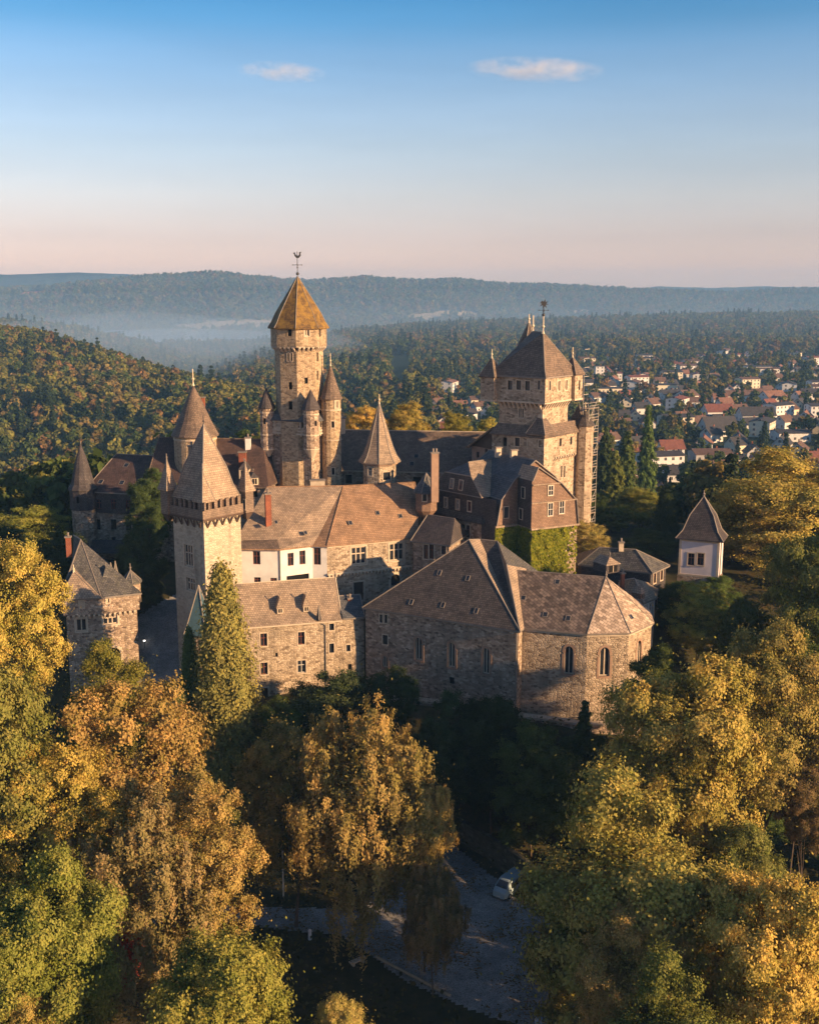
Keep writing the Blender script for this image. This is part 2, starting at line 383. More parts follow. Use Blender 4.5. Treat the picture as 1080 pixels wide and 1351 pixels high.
    def spire(s, poly, prof, z_apex, mats, name='roof', caps=True, c=None, capr=.08, smooth=False, fascia=.18):
        """polygon footprint shrinking by (scale, z) up to an apex"""
        c = c or (sum(p[0] for p in poly) / len(poly), sum(p[1] for p in poly) / len(poly)); mb = MB()
        R_ = [[(p[0], p[1], prof[0][1] - fascia) for p in scalep(poly, prof[0][0], c)]]
        R_ += [[(p[0], p[1], z) for p in scalep(poly, k, c)] for k, z in prof] + [[(c[0], c[1], z_apex)]]
        mb.rings(R_, 0, smooth=smooth)
        if caps:
            for i in range(len(poly)):
                L = [r[i] if len(r) > 1 else r[0] for r in R_[1:]]
                for a, b in zip(L, L[1:]): mb.tube(a, b, capr, 5, len(mats) - 1)
        return s.part(name, mb, mats)
    def finial(s, p, h=2.0, r=.07, mat='gold', parent=None, name='finial'):
        mb = MB(); p = Vector(p)
        mb.tube(p - Vector((0, 0, .3)), p + Vector((0, 0, h)), r, 6); mb.ball(p + Vector((0, 0, h * .35)), r * 2.6); mb.tube(p - Vector((0, 0, .25)), p + Vector((0, 0, .3)), r * 2.6, 6, r2=r)
        return s.part(name, mb, mat, parent)
    def vane(s, p, h, kind):
        mb = MB(); p = Vector(p); z = Vector((0, 0, 1))
        mb.tube(p - z * .3, p + z * h, .06, 6); mb.ball(p + z * .35, .28); mb.ball(p + z * h * .35, .14)
        for d in ((1, 0, 0), (0, 1, 0)):
            d = Vector(d); mb.tube(p + z * h * .45 - d * .75, p + z * h * .45 + d * .75, .035, 5); mb.ball(p + z * h * .45 + d * .75, .1); mb.ball(p + z * h * .45 - d * .75, .1)
        q = p + z * h * .86
        shp = [(-.75, .3), (-.35, .42), (-.3, .1), (.0, -.15), (.3, -.05), (.35, .45), (.75, .5), (.55, .25), (.6, -.1), (.3, -.5), (-.1, -.55), (-.45, -.2), (-.5, .12)] if kind == 'bird' else \
              [(-.6, .1), (-.3, .55), (-.05, .35), (.2, .75), (.3, .3), (.7, .45), (.4, .1), (.75, -.15), (.3, -.1), (.5, -.7), (.15, -.35), (-.15, -.75), (-.15, -.2), (-.65, -.35), (-.3, .05)]
        A = [q + Vector((x, -.04, y)) for x, y in shp]; B = [q + Vector((x, .04, y)) for x, y in shp]
        mb.poly(A); mb.poly(B[::-1])
        for i in range(len(A)): mb.poly([A[i], B[i], B[(i + 1) % len(A)], A[(i + 1) % len(A)]])
        return s.part('weathervane', mb, 'iron')
    def chimney(s, x, y, z0, z1, w=.9, l=1.2, az=20, mat='brick', pots=2, capm='lead'):
        mb = MB(); d = azdir(az + 90)
        mb.box((x, y, z0), d, l, w, z1 - z0, 0); mb.box((x, y, z1), d, l + .25, w + .25, .2, 1)
        for i in range(pots):
            o = d * ((i - (pots - 1) / 2) * l / max(1, pots) * .9); mb.tube((x + o.x, y + o.y, z1 + .2), (x + o.x, y + o.y, z1 + .75), .16, 7, 1)
        return s.part('chimney', mb, [mat, capm])
    def quoins(s, A, n1, n2, z0, z1, mat='trim', step=.62):
        t1 = Vector((-n1.y, n1.x, 0)); t2 = Vector((-n2.y, n2.x, 0)); A = Vector((A[0], A[1], 0)); mb = MB(); k = 0; z = z0
        while z + step < z1:
            l1, l2 = (.85, .45) if k % 2 else (.45, .85)
            mb.obox(A + n1 * .045 + n2 * .045 + Vector((0, 0, z)), -t1 * l1, t2 * l2, Vector((0, 0, step - .06))); z += step; k += 1
        return s.part('quoins', mb, mat)
    def skylight(s, px, py, p0, p1, p2, w=.55, h=.8):
        p0, p1, p2 = map(Vector, (p0, p1, p2)); n = (p1 - p0).cross(p2 - p0).normalized()
        if n.z < 0: n = -n
        c = hit(px, py, p0, n); u = Vector((0, 0, 1)).cross(n).normalized(); v = n.cross(u); f = MB(); q = .07
        for (a, b, l1, l2) in ((-w / 2 - q, -h / 2 - q, w + 2 * q, q), (-w / 2 - q, h / 2, w + 2 * q, q), (-w / 2 - q, -h / 2, q, h), (w / 2, -h / 2, q, h)):
            f.obox(c + u * a + v * b - n * .05, u * l1, v * l2, n * .16, 0)
        f.poly([c + u * a + v * b + n * .09 for a, b in ((-w / 2, -h / 2), (w / 2, -h / 2), (w / 2, h / 2), (-w / 2, h / 2))], 1)
        return s.part('skylight', f, ['lead', 'glass'])
    def dormer(s, c, az, w=1.0, h=1.1, rh=1.6, back=1.8, mats=('clad', 'slate_tan', 'gap', 'trim'), fin=True):
        n = azdir(az); t = Vector((-n.y, n.x, 0)); c = Vector(c); z = Vector((0, 0, 1)); f = MB()
        f.obox(c - t * w / 2 - n * back, t * w, n * back, z * h, 0)
        f.poly([c - t * w * .3 + n * .02 + z * .15, c + t * w * .3 + n * .02 + z * .15, c + t * w * .3 + n * .02 + z * (h - .12), c - t * w * .3 + n * .02 + z * (h - .12)], 2)
        f.obox(c - t * .04 + n * .025 + z * .15, t * .08, n * .04, z * (h - .27), 3)
        o = s.part('dormer', f, list(mats)); r = MB(); e = .15
        A = [c - t * (w / 2 + e) + n * e + z * h, c + t * (w / 2 + e) + n * e + z * h, c + t * (w / 2 + e) - n * back + z * h, c - t * (w / 2 + e) - n * back + z * h]
        top = c - n * w * .35 + z * (h + rh); tb = c - n * back + z * (h + rh * .95)
        for q in ([A[0], A[1], top], [A[1], A[2], tb, top], [A[3], A[0], top, tb], A[::-1]): r.poly(q, 0)
        s.part('dormer_roof', r, mats[1], o)
        if fin:
            g = MB(); g.tube(top, top + z * .6, .05, 5); g.ball(top + z * .5, .12); s.part('finial', g, 'lead', o)
        return o
    def corbels(s, poly, z0, z1, out, w=.32, gap=.75, mat='trim', edges=None, name='corbel_course'):
        mb = MB(); n = len(poly)
        for i in range(n):
            if edges is not None and i not in edges: continue
            A, B = Vector((*poly[i][:2], 0)), Vector((*poly[(i + 1) % n][:2], 0)); d = B - A; L = d.length; d.normalize(); nn = Vector((d.y, -d.x, 0)); k = max(2, int(L / gap))
            for j in range(k):
                o = A + d * (L * (j + .5) / k - w / 2)
                pts = [(0, z0), (out, z1 - .25), (out, z1), (0, z1)]
                a = [o + nn * x + Vector((0, 0, z)) for x, z in pts]; b = [q + d * w for q in a]
                mb.poly(a[::-1]); mb.poly(b)
                for e in range(4): mb.poly([a[e], b[e], b[(e + 1) % 4], a[(e + 1) % 4]][::-1])
        return s.part(name, mb, mat)
    def applied(s, p, n, w, h, st='red', parent=None):      # a small window standing slightly proud of a sloped or clad face
        n = Vector(n).normalized(); t = Vector((0, 0, 1)).cross(n).normalized(); v = n.cross(t); p = Vector(p); f = MB(); q = .1
        nc, nr, bm, sm, sw = STY[st]
        f.obox(p - t * w / 2 - v * h / 2 - n * .05, t * w, v * h, n * .08, 0)
        for i in range(nc + 1): f.obox(p - t * w / 2 + t * ((w - .06) * i / nc) - v * h / 2, t * .06, v * h, n * .06, 1)
        for i in range(nr + 1): f.obox(p - t * w / 2 - v * h / 2 + v * ((h - .06) * i / nr), t * w, v * .06, n * .058, 1)
        o = s.part('window', f, ['glass', bm], parent); g = MB()
        for a, b, l1, l2 in ((-w / 2 - q, -h / 2 - q, w + 2 * q, q), (-w / 2 - q, h / 2, w + 2 * q, q), (-w / 2 - q, -h / 2, q, h), (w / 2, -h / 2, q, h)):
            g.obox(p + t * a + v * b - n * .05, t * l1, v * l2, n * .14, 0)
        s.part('frame', g, sm or bm, o)
        return o

# ================================================================== GROUND: one sheet from the camera to the horizon
def sm(a, b, x):
    t = np.clip((x - a) / (b - a), 0, 1); return t * t * (3 - 2 * t)
_rng = np.random.RandomState(5)
_ph = _rng.rand(40, 4)
def fbm(x, y, base, octs=4):
    v = 0; amp = 1.0; f = 1 / base
    for k in range(octs):
        for j in range(3):
            a = _ph[(k * 3 + j) % 40]; th = a[0] * 6.283
            v = v + amp / 3 * np.sin((x * math.cos(th) + y * math.sin(th)) * f * 6.283 * (.7 + .6 * a[1]) + a[2] * 6.283 + 1.3 * np.sin((x * math.sin(th) - y * math.cos(th)) * f * 4.1 + a[3] * 6))
        amp *= .5; f *= 2.05
    return v
def crest_z(px, pys, D):                 # heights of a skyline seen at image heights pys, at distances D
    y = (CY - pys) / FPX; return CAMH + D * (-_s + y * _c) / (_c + y * _s)
def ridge(u, Y, pxs, pys, Ds, zb, near, far, zf):
    px = CX + 1450 * u; py = np.interp(px, pxs, pys); D = np.interp(px, pxs, Ds)
    zc = crest_z(px, py, D)
    n = sm(0, 1, 1 - (D - Y) / np.interp(px, pxs, near)) * (Y <= D); f = sm(0, 1, 1 - (Y - D) / far) * (Y > D)
    return np.where(Y <= D, zb + (zc - zb) * n, zf + (zc - zf) * f)
def height(x, y):
    x = np.asarray(x, float); y = np.asarray(y, float)
    Yc = np.maximum(y, 60.0); u = np.clip(x / Yc, -1.2, 1.2)
    # wide background: valley, town plain, wooded ridges
    left = sm(.02, -.22, u)
    base = -20 - 62 * left * sm(300, 520, Yc) - 60 * sm(2600, 3400, Yc) * (1 - left * .3)
    base = base + 1.5 * fbm(x, y, 260, 3)
    h = base
    r1 = ridge(u, Yc, [-900, 0, 60, 130, 200, 260, 340, 430, 600, 1500], [436, 450, 459, 482, 511, 533, 560, 603, 690, 690],
               [1150, 1100, 1050, 960, 860, 760, 640, 560, 450, 450], -52, [800, 720, 680, 600, 520, 440, 350, 280, 200, 200], 700, -82)
    h = np.maximum(h, np.where(u < .05, r1, h))
    r2 = ridge(u, Yc, [-900, 20, 100, 180, 240, 300, 340, 1500], [425, 432, 441, 460, 476, 500, 530, 700], [2300, 2200, 2150, 2050, 1950, 1850, 1750, 1700], -82, [900] * 8, 900, -85)
    h = np.maximum(h, np.where(u < -.08, r2, h))
    r3 = ridge(u, Yc, [-900, 180, 240, 330, 400, 440, 500, 560, 640, 700, 800, 900, 1080, 2500], [606, 526, 493, 465, 455, 449, 442, 437, 433, 430, 427, 424, 421, 418],
               [2500, 2300, 2300, 2300, 2350, 2400, 2450, 2500, 2500, 2500, 2500, 2500, 2500, 2500], -30, [900, 1000, 1150, 1300, 1350, 1400, 1400, 1350, 1200, 1100, 1050, 1000, 1000, 1000], 1100, -80)
    h = np.maximum(h, np.where(u > -.32, r3 - 45 * sm(-.12, -.26, u), h))
    r4 = ridge(u, Yc, [-1500, -200, 0, 60, 120, 200, 290, 340, 420, 480, 540, 600, 680, 760, 850, 950, 1010, 1080, 2500],
               [382, 384, 387, 383, 378, 371, 366, 371, 376, 372, 376, 376, 382, 384, 388, 392, 391, 389, 391], [4200] * 19, -85, [1400] * 19, 900, -60)
    h = np.maximum(h, r4)
    r5 = ridge(u, Yc, [-1500, 0, 90, 180, 260, 400, 700, 800, 860, 930, 1000, 1080, 2500], [360, 361, 361, 362, 366, 390, 392, 384, 378, 381, 379, 378, 380], [5600] * 13, -60, [900] * 13, 500, -60)
    h = np.maximum(h, r5)
    h = h + 7 * sm(1500, 5000, Yc) * fbm(x, y, 900, 4) + 13 * sm(3000, 3500, Yc) * sm(4300, 3800, Yc) * fbm(x, y, 620, 3)
    # castle hill
    d = np.sqrt(((x - 4) / 1.05) ** 2 + (y - 172) ** 2)
    top = 11.5 - 11.2 * sm(166, 148, y) - 4 * sm(20, 55, x) * sm(190, 150, y)
    hill = top + (h - top) * sm(52, 190, d)
    front = -12.6 + .35 * fbm(x, y, 30, 2)
    # the slope below the castle falls to the car park and stays there towards the camera
    lim = np.interp(x, [-75, -48, -26, -8, 15, 33, 50, 80], [160, 152, 146, 147, 137.2, 137.2, 143, 150])
    k = sm(lim, lim - 11, y)
    hill = hill * (1 - k) + (front - 3.0 * sm(105, 60, y) - .05 * np.clip(x - 30, 0, 200)) * k
    w = sm(230, 380, np.hypot(x, y - 60))
    return hill * (1 - w) + h * w
def hz(x, y): return float(height(np.array([x]), np.array([y]))[0])

def ground():
    rows = np.concatenate([np.linspace(-160, 60, 16), np.linspace(66, 200, 76), np.linspace(204, 420, 44), 420 * (6200 / 420) ** np.linspace(.012, 1, 190)])
    us = np.linspace(-1, 1, 300); us = np.sign(us) * (np.abs(us) ** 1.15) * .82
    Y, U = np.meshgrid(rows, us, indexing='ij'); X = U * (np.maximum(Y, -60) + 190)
    Z = height(X, Y); nr, nc = Y.shape
    V = np.stack([X, Y, Z], -1).reshape(-1, 3)
    i = np.arange(nr - 1)[:, None] * nc + np.arange(nc - 1)[None]; F = np.stack([i, i + 1, i + nc + 1, i + nc], -1).reshape(-1, 4)
    me = bpy.data.meshes.new('ground'); quads(me, V, F); me.polygons.foreach_set('use_smooth', np.ones(len(F), bool))
    m, nt, b = newmat('ground_mat'); g = N(nt, 'ShaderNodeNewGeometry'); sp = N(nt, 'ShaderNodeSeparateXYZ'); nt.links.new(g.outputs['Position'], sp.inputs[0])
    n1 = N(nt, 'ShaderNodeTexNoise', i_Scale=.5, i_Detail=8.0, i_Roughness=.7); nt.links.new(g.outputs['Position'], n1.inputs[0])
    near = rampn(nt, n1.outputs[0], [(.3, (.030, .036, .014)), (.5, (.055, .050, .022)), (.7, (.09, .062, .030))])
    # woods on the far hills: mottled crowns
    v = N(nt, 'ShaderNodeTexVoronoi', i_Scale=.055); nt.links.new(g.outputs['Position'], v.inputs['Vector'])
    sc = N(nt, 'ShaderNodeSeparateColor'); nt.links.new(v.outputs['Color'], sc.inputs[0])
    wood = rampn(nt, sc.outputs[0], [(0, (.018, .030, .012)), (.5, (.04, .052, .018)), (.8, (.075, .055, .022)), (1, (.05, .075, .02))])
    n2 = N(nt, 'ShaderNodeTexNoise', i_Scale=.0016, i_Detail=5.0, i_Roughness=.6); nt.links.new(g.outputs['Position'], n2.inputs[0])
    fld = N(nt, 'ShaderNodeTexVoronoi', i_Scale=.0026); nt.links.new(g.outputs['Position'], fld.inputs['Vector'])
    s2 = N(nt, 'ShaderNodeSeparateColor'); nt.links.new(fld.outputs['Color'], s2.inputs[0])
    fc = rampn(nt, s2.outputs[1], [(0, (.30, .24, .14)), (.4, (.16, .19, .06)), (.7, (.36, .28, .17)), (1, (.12, .17, .05))])
    fm = N(nt, 'ShaderNodeMath', operation='MULTIPLY')
    nt.links.new(rampn(nt, s2.outputs[0], [(.70, (0, 0, 0)), (.74, (1, 1, 1))]), fm.inputs[0])
    low = N(nt, 'ShaderNodeMapRange'); low.inputs[1].default_value = 70; low.inputs[2].default_value = 10; nt.links.new(sp.outputs['Z'], low.inputs[0])
    nt.links.new(low.outputs[0], fm.inputs[1])
    farc = mixc(nt, wood, fc, fm.outputs[0])
    far = N(nt, 'ShaderNodeMapRange'); far.inputs[1].default_value = 2600; far.inputs[2].default_value = 3100; nt.links.new(sp.outputs['Y'], far.inputs[0])
    mid = N(nt, 'ShaderNodeMapRange'); mid.inputs[1].default_value = 260; mid.inputs[2].default_value = 420; nt.links.new(sp.outputs['Y'], mid.inputs[0])
    grass = rampn(nt, n1.outputs[0], [(.3, (.03, .042, .014)), (.7, (.06, .075, .025))])
    c = mixc(nt, near, grass, mid.outputs[0]); c = mixc(nt, c, farc, far.outputs[0])
    nt.links.new(c, b.inputs['Base Color']); b.inputs['Roughness'].default_value = .95; b.inputs['Specular IOR Level'].default_value = .1
    bp = N(nt, 'ShaderNodeBump'); bp.inputs['Strength'].default_value = .9; bp.inputs['Distance'].default_value = 9.0
    hm = N(nt, 'ShaderNodeMath', operation='MULTIPLY'); nt.links.new(v.outputs['Distance'], hm.inputs[0]); nt.links.new(far.outputs[0], hm.inputs[1])
    inv = N(nt, 'ShaderNodeMath', operation='MULTIPLY'); nt.links.new(hm.outputs[0], inv.inputs[0]); inv.inputs[1].default_value = -.06
    nt.links.new(inv.outputs[0], bp.inputs['Height']); nt.links.new(bp.outputs[0], b.inputs['Normal'])
    me.materials.append(m); o = bpy.data.objects.new('ground', me); C.objects.link(o); tag(o, 'rolling ground from the castle hill to the horizon', None, None, 'structure'); return o
def quads(me, V, F, attrs=None):
    V = np.ascontiguousarray(V, np.float32); F = np.ascontiguousarray(F, np.int32); k = F.shape[1]
    me.vertices.add(len(V)); me.vertices.foreach_set('co', V.ravel())
    me.loops.add(F.size); me.loops.foreach_set('vertex_index', F.ravel())
    me.polygons.add(len(F)); me.polygons.foreach_set('loop_start', np.arange(0, F.size, k, dtype=np.int32))
    for nm, a in (attrs or {}).items():
        at_ = me.attributes.new(nm, 'FLOAT', 'FACE'); at_.data.foreach_set('value', np.ascontiguousarray(a, np.float32))
    me.update(calc_edges=True); me.validate(verbose=False)
ground()

def sheet(name, poly, dz, mat, label, st=.4):    # a road or path draped on the ground
    P = np.array(poly); x0, y0 = P.min(0); x1, y1 = P.max(0)
    xs = np.arange(x0, x1 + st, st); ys = np.arange(y0, y1 + st, st); V = []; idx = {}; F = []
    def ins(x, y):
        c = False; n = len(poly)
        for i in range(n):
            (xa, ya), (xb, yb) = poly[i], poly[i - 1]
            if (ya > y) != (yb > y) and x < (xb - xa) * (y - ya) / (yb - ya) + xa: c = not c
        return c
    def vid(i, j):
        if (i, j) not in idx: idx[(i, j)] = len(V); V.append((xs[i], ys[j], hz(xs[i], ys[j]) + dz))
        return idx[(i, j)]
    for i in range(len(xs) - 1):
        for j in range(len(ys) - 1):
            if ins(xs[i] + .5, ys[j] + .5): F.append((vid(i, j), vid(i + 1, j), vid(i + 1, j + 1), vid(i, j + 1)))
    me = bpy.data.meshes.new(name); quads(me, np.array(V), np.array(F)); me.materials.append(M[mat]); me.polygons.foreach_set('use_smooth', [True] * len(F))
    o = bpy.data.objects.new(name, me); C.objects.link(o); return tag(o, label, None, None, 'structure')
def gravelmat():
    m, nt, b = newmat('parking_gravel'); g = N(nt, 'ShaderNodeNewGeometry')
    n1 = N(nt, 'ShaderNodeTexNoise', i_Scale=.35, i_Detail=9.0, i_Roughness=.75); nt.links.new(g.outputs['Position'], n1.inputs[0])
    n2 = N(nt, 'ShaderNodeTexNoise', i_Scale=9.0, i_Detail=3.0); nt.links.new(g.outputs['Position'], n2.inputs[0])
    n3 = N(nt, 'ShaderNodeTexVoronoi', i_Scale=1.6); nt.links.new(g.outputs['Position'], n3.inputs['Vector'])
    c = rampn(nt, n1.outputs[0], [(.3, (.14, .135, .13)), (.5, (.25, .24, .23)), (.7, (.40, .375, .35))])
    c = mixc(nt, c, rampn(nt, n2.outputs[0], [(.35, (.55, .55, .55)), (.65, (1.4, 1.4, 1.4))]), 1.0, 'MULTIPLY')
    c = mixc(nt, c, (.16, .085, .035), rampn(nt, n3.outputs['Distance'], [(.08, (.75, .75, .75)), (.16, (0, 0, 0))]))   # fallen leaves
    nt.links.new(c, b.inputs['Base Color']); b.inputs['Roughness'].default_value = .95; bump(nt, b, n2.outputs[0], .5, .04); M['gravel'] = m
gravelmat()
def pz(L, z=-12.6): return [tuple(atz(a, b, z)[:2]) for a, b in L]
sheet('parking_area', pz([(455, 1235), (520, 1150), (590, 1110), (700, 1185), (800, 1200), (900, 1330), (760, 1370), (640, 1330), (540, 1290)]), .03, 'gravel', 'worn gravel car park in the shade of the trees')
sheet('driveway', pz([(200, 1200), (300, 1193), (400, 1195), (500, 1205), (500, 1240), (400, 1228), (300, 1214), (200, 1222)]), .034, 'gravel', 'narrow driveway leading left from the car park')
sheet('courtyard_path', [(-42, 128), (-34, 126), (-27, 135), (-26, 152), (-33, 166), (-41, 160)], .05, 'gravel', 'pale forecourt in front of the gate tower')

# ================================================================== THE CASTLE
Zp = lambda px, py, z: tuple(atz(px, py, z)[:2])
def base(px, Y, z): p = at(px, HZ, Y); return (p.x, Y, z)

# ---- keep: octagonal shaft on a square block with turrets
def keep():
    b = Bld('keep_tower', base(397, 188, 8), 'tallest castle tower with an octagonal shaft and an orange mossy pointed roof', 'tower')
    cx, cyy = base(397, 188.5, 0)[:2]; c3 = lambda py, Y=188.5: at(394, py, Y).z
    zr, zu, zc0, zc1 = c3(432), c3(455), c3(462), c3(455)
    cx = at(394, 440, 188.5).x
    up = ngon(cx, cyy, 4.75, 8, R(-90)); sh = ngon(cx, cyy, 4.1, 8, R(-90))
    b.ring(up, c3(457), zr, [(382, 439, .8, 1.1, 'hole'), (405, 439, .8, 1.1, 'double'), (422, 439, .6, 1.3, 'hole')], 'stone_keep')
    b.ring(sh, 14, c3(460), [(381, 471, .5, 1.3, 'slit'), (384, 471, .5, 1.3, 'slit'), (383, 509, .7, 1.2, 'hole'), (383, 535, .8, 1.4, 'hole'), (404, 502, .6, 1.0, 'hole'), (419, 471, .6, 1.5, 'hole'), (419, 495, .6, 1.5, 'hole')], 'stone_keep')
    b.corbels(sh, c3(463), c3(456.5), .62, .34, .72, 'trim')
    mb = MB(); mb.prism(up, c3(457) - .02, c3(457) + .18, 0); b.part('string_course', mb, 'trim')
    b.spire(grow(up, .42), [(1.0, zr), (.87, zr + 1.0), (.74, zr + 2.4)], c3(364), ['slate_keep', 'lead'], capr=.07)
    b.vane((cx, cyy, c3(364)), 4.0, 'bird')
    b.dormer(tuple(at(380, 424, 185.6)), -22, .7, .5, .3, 1.2, ('timber', 'slate_keep', 'gap', 'trim'), False)
    # square block
    fx, fy = at(410, 560, 184.0).x, 184.0; n1, n2 = azdir(-27), azdir(63); s = 7.9
    A = Vector((fx, fy, 0)); t1 = Vector((-n1.y, n1.x, 0)); t2 = Vector((-n2.y, n2.x, 0))
    q = [A - t1 * s, A, A + t2 * s, A - t1 * s + t2 * s]; q = [(p.x, p.y) for p in q]
    cz = lambda py: at(400, py, 185.5).z
    b.ring(q, 8, cz(574), [(375, 583, 1.0, 1.6, 'hole'), (388, 583, 1.0, 1.6, 'hole'), (383, 612, 1.5, 1.5, 'plain'), (383, 632, 1.2, 1.2, 'hole'), (391, 597, .4, .4, 'hole'), (370, 597, .4, .4, 'hole'), (428, 610, .6, 2.2, 'hole'), (424, 610, .6, 2.2, 'hole')], 'stone_dark')
    g = grow(q, .55); gz0, gz1 = cz(571), cz(554.5)
    b.ring(g, gz0, gz1 - .0, [(366, 560, 1.0, 1.1, 'triple'), (379, 560, 1.0, 1.1, 'triple'), (392, 560, 1.0, 1.1, 'triple'), (399, 560, .5, 1.1, 'hole'), (423, 559, .5, 1.2, 'hole'), (427, 558, .5, 1.2, 'hole'), (431, 557, .5, 1.2, 'hole')], 'stone')
    mb = MB(); mb.prism(grow(g, .1), cz(568) - .1, cz(568) + .12); b.part('string_course', mb, 'trim'); mb = MB(); mb.prism(grow(g, .12), gz0 - .25, gz0); b.part('string_course', mb, 'trim')
    b.corbels(q, cz(577), gz0 - .25, .5, .3, .62, 'trim')
    r = grow(g, .35); ctr = (sum(p[0] for p in r) / 4, sum(p[1] for p in r) / 4); mb = MB(); z0, z1 = gz1, cz(538)
    mb.rings([[(p[0], p[1], z0 - .15) for p in r], [(p[0], p[1], z0) for p in r], [(p[0], p[1], z1) for p in scalep(r, .6, ctr)]], 0); b.part('skirt_roof', mb, 'slate_blue')
    # corner turrets
    def turret(x, y, r, z0, z1, za, zb, wins=(), smat='stone_dark', rm='clad_dark', fin=.0):
        p = ngon(x, y, r, 12, R(-90)); b.ring(p, z0, z1, wins, smat); mb = MB()
        mb.rings([[(a, c, zb) for a, c in scalep(p, .35)], [(a, c, z0) for a, c in p]], 0)
        b.part('turret_base', mb, 'trim')
        for zz in (z0, z0 + (z1 - z0) * .35, z1 - .9): mb = MB(); mb.prism(grow(p, .08), zz - .1, zz + .12, 0); b.part('string_course', mb, 'trim')
        b.spire(grow(p, .28), [(1, z1), (.82, z1 + .7)], za, [rm, 'lead'], 'turret_roof', False)
        if fin: b.finial((x, y, za), fin, .06)
    p0, p1 = q[0], q[1]
    turret(at(352.5, 560, 187.5).x, 187.5, 1.2, at(352, 592, 187.5).z, at(352, 537, 187.5).z, at(352, 511, 187.5).z, at(352, 602, 187.5).z, [(352, 556, .5, 1.0, 'hole')])
    turret(at(410.5, 560, 183.8).x, 183.6, 1.3, at(410, 592, 183.6).z, at(410, 539, 183.6).z, at(410, 513, 183.6).z, at(410, 604, 183.6).z, [(413, 559, .7, .9, 'hole')])
    x, y = at(437, 560, 187.2).x, 187.2; p = ngon(x, y, 1.68, 14, R(-90)); zc = lambda py: at(437, py, 187.2).z
    b.ring(p, 8, zc(526), [(440, 534, .7, 1.1, 'double'), (443, 560, .5, 1.1, 'slit'), (435, 622, .5, 1.2, 'slit')], 'stone_keep')
    for k, (y0, y1) in ((.1, (541, 539)), (.12, (527, 525)), (.09, (580, 579))): mb = MB(); mb.prism(grow(p, k), zc(y0), zc(y1)); b.part('string_course', mb, 'trim')
    b.spire(grow(p, .32), [(1, zc(525)), (.84, zc(521)), (.5, zc(505))], zc(480), ['slate_brown', 'lead'], 'turret_roof', False)
    b.finial((x, y, zc(481)), 1.9, .07)
    mb = MB(); mb.tube((q[0][0] + .3, q[0][1] - .3, 10), (q[0][0] + .3, q[0][1] - .3, gz0), .08); b.part('drainpipe', mb, 'lead')
    b.done()
keep()

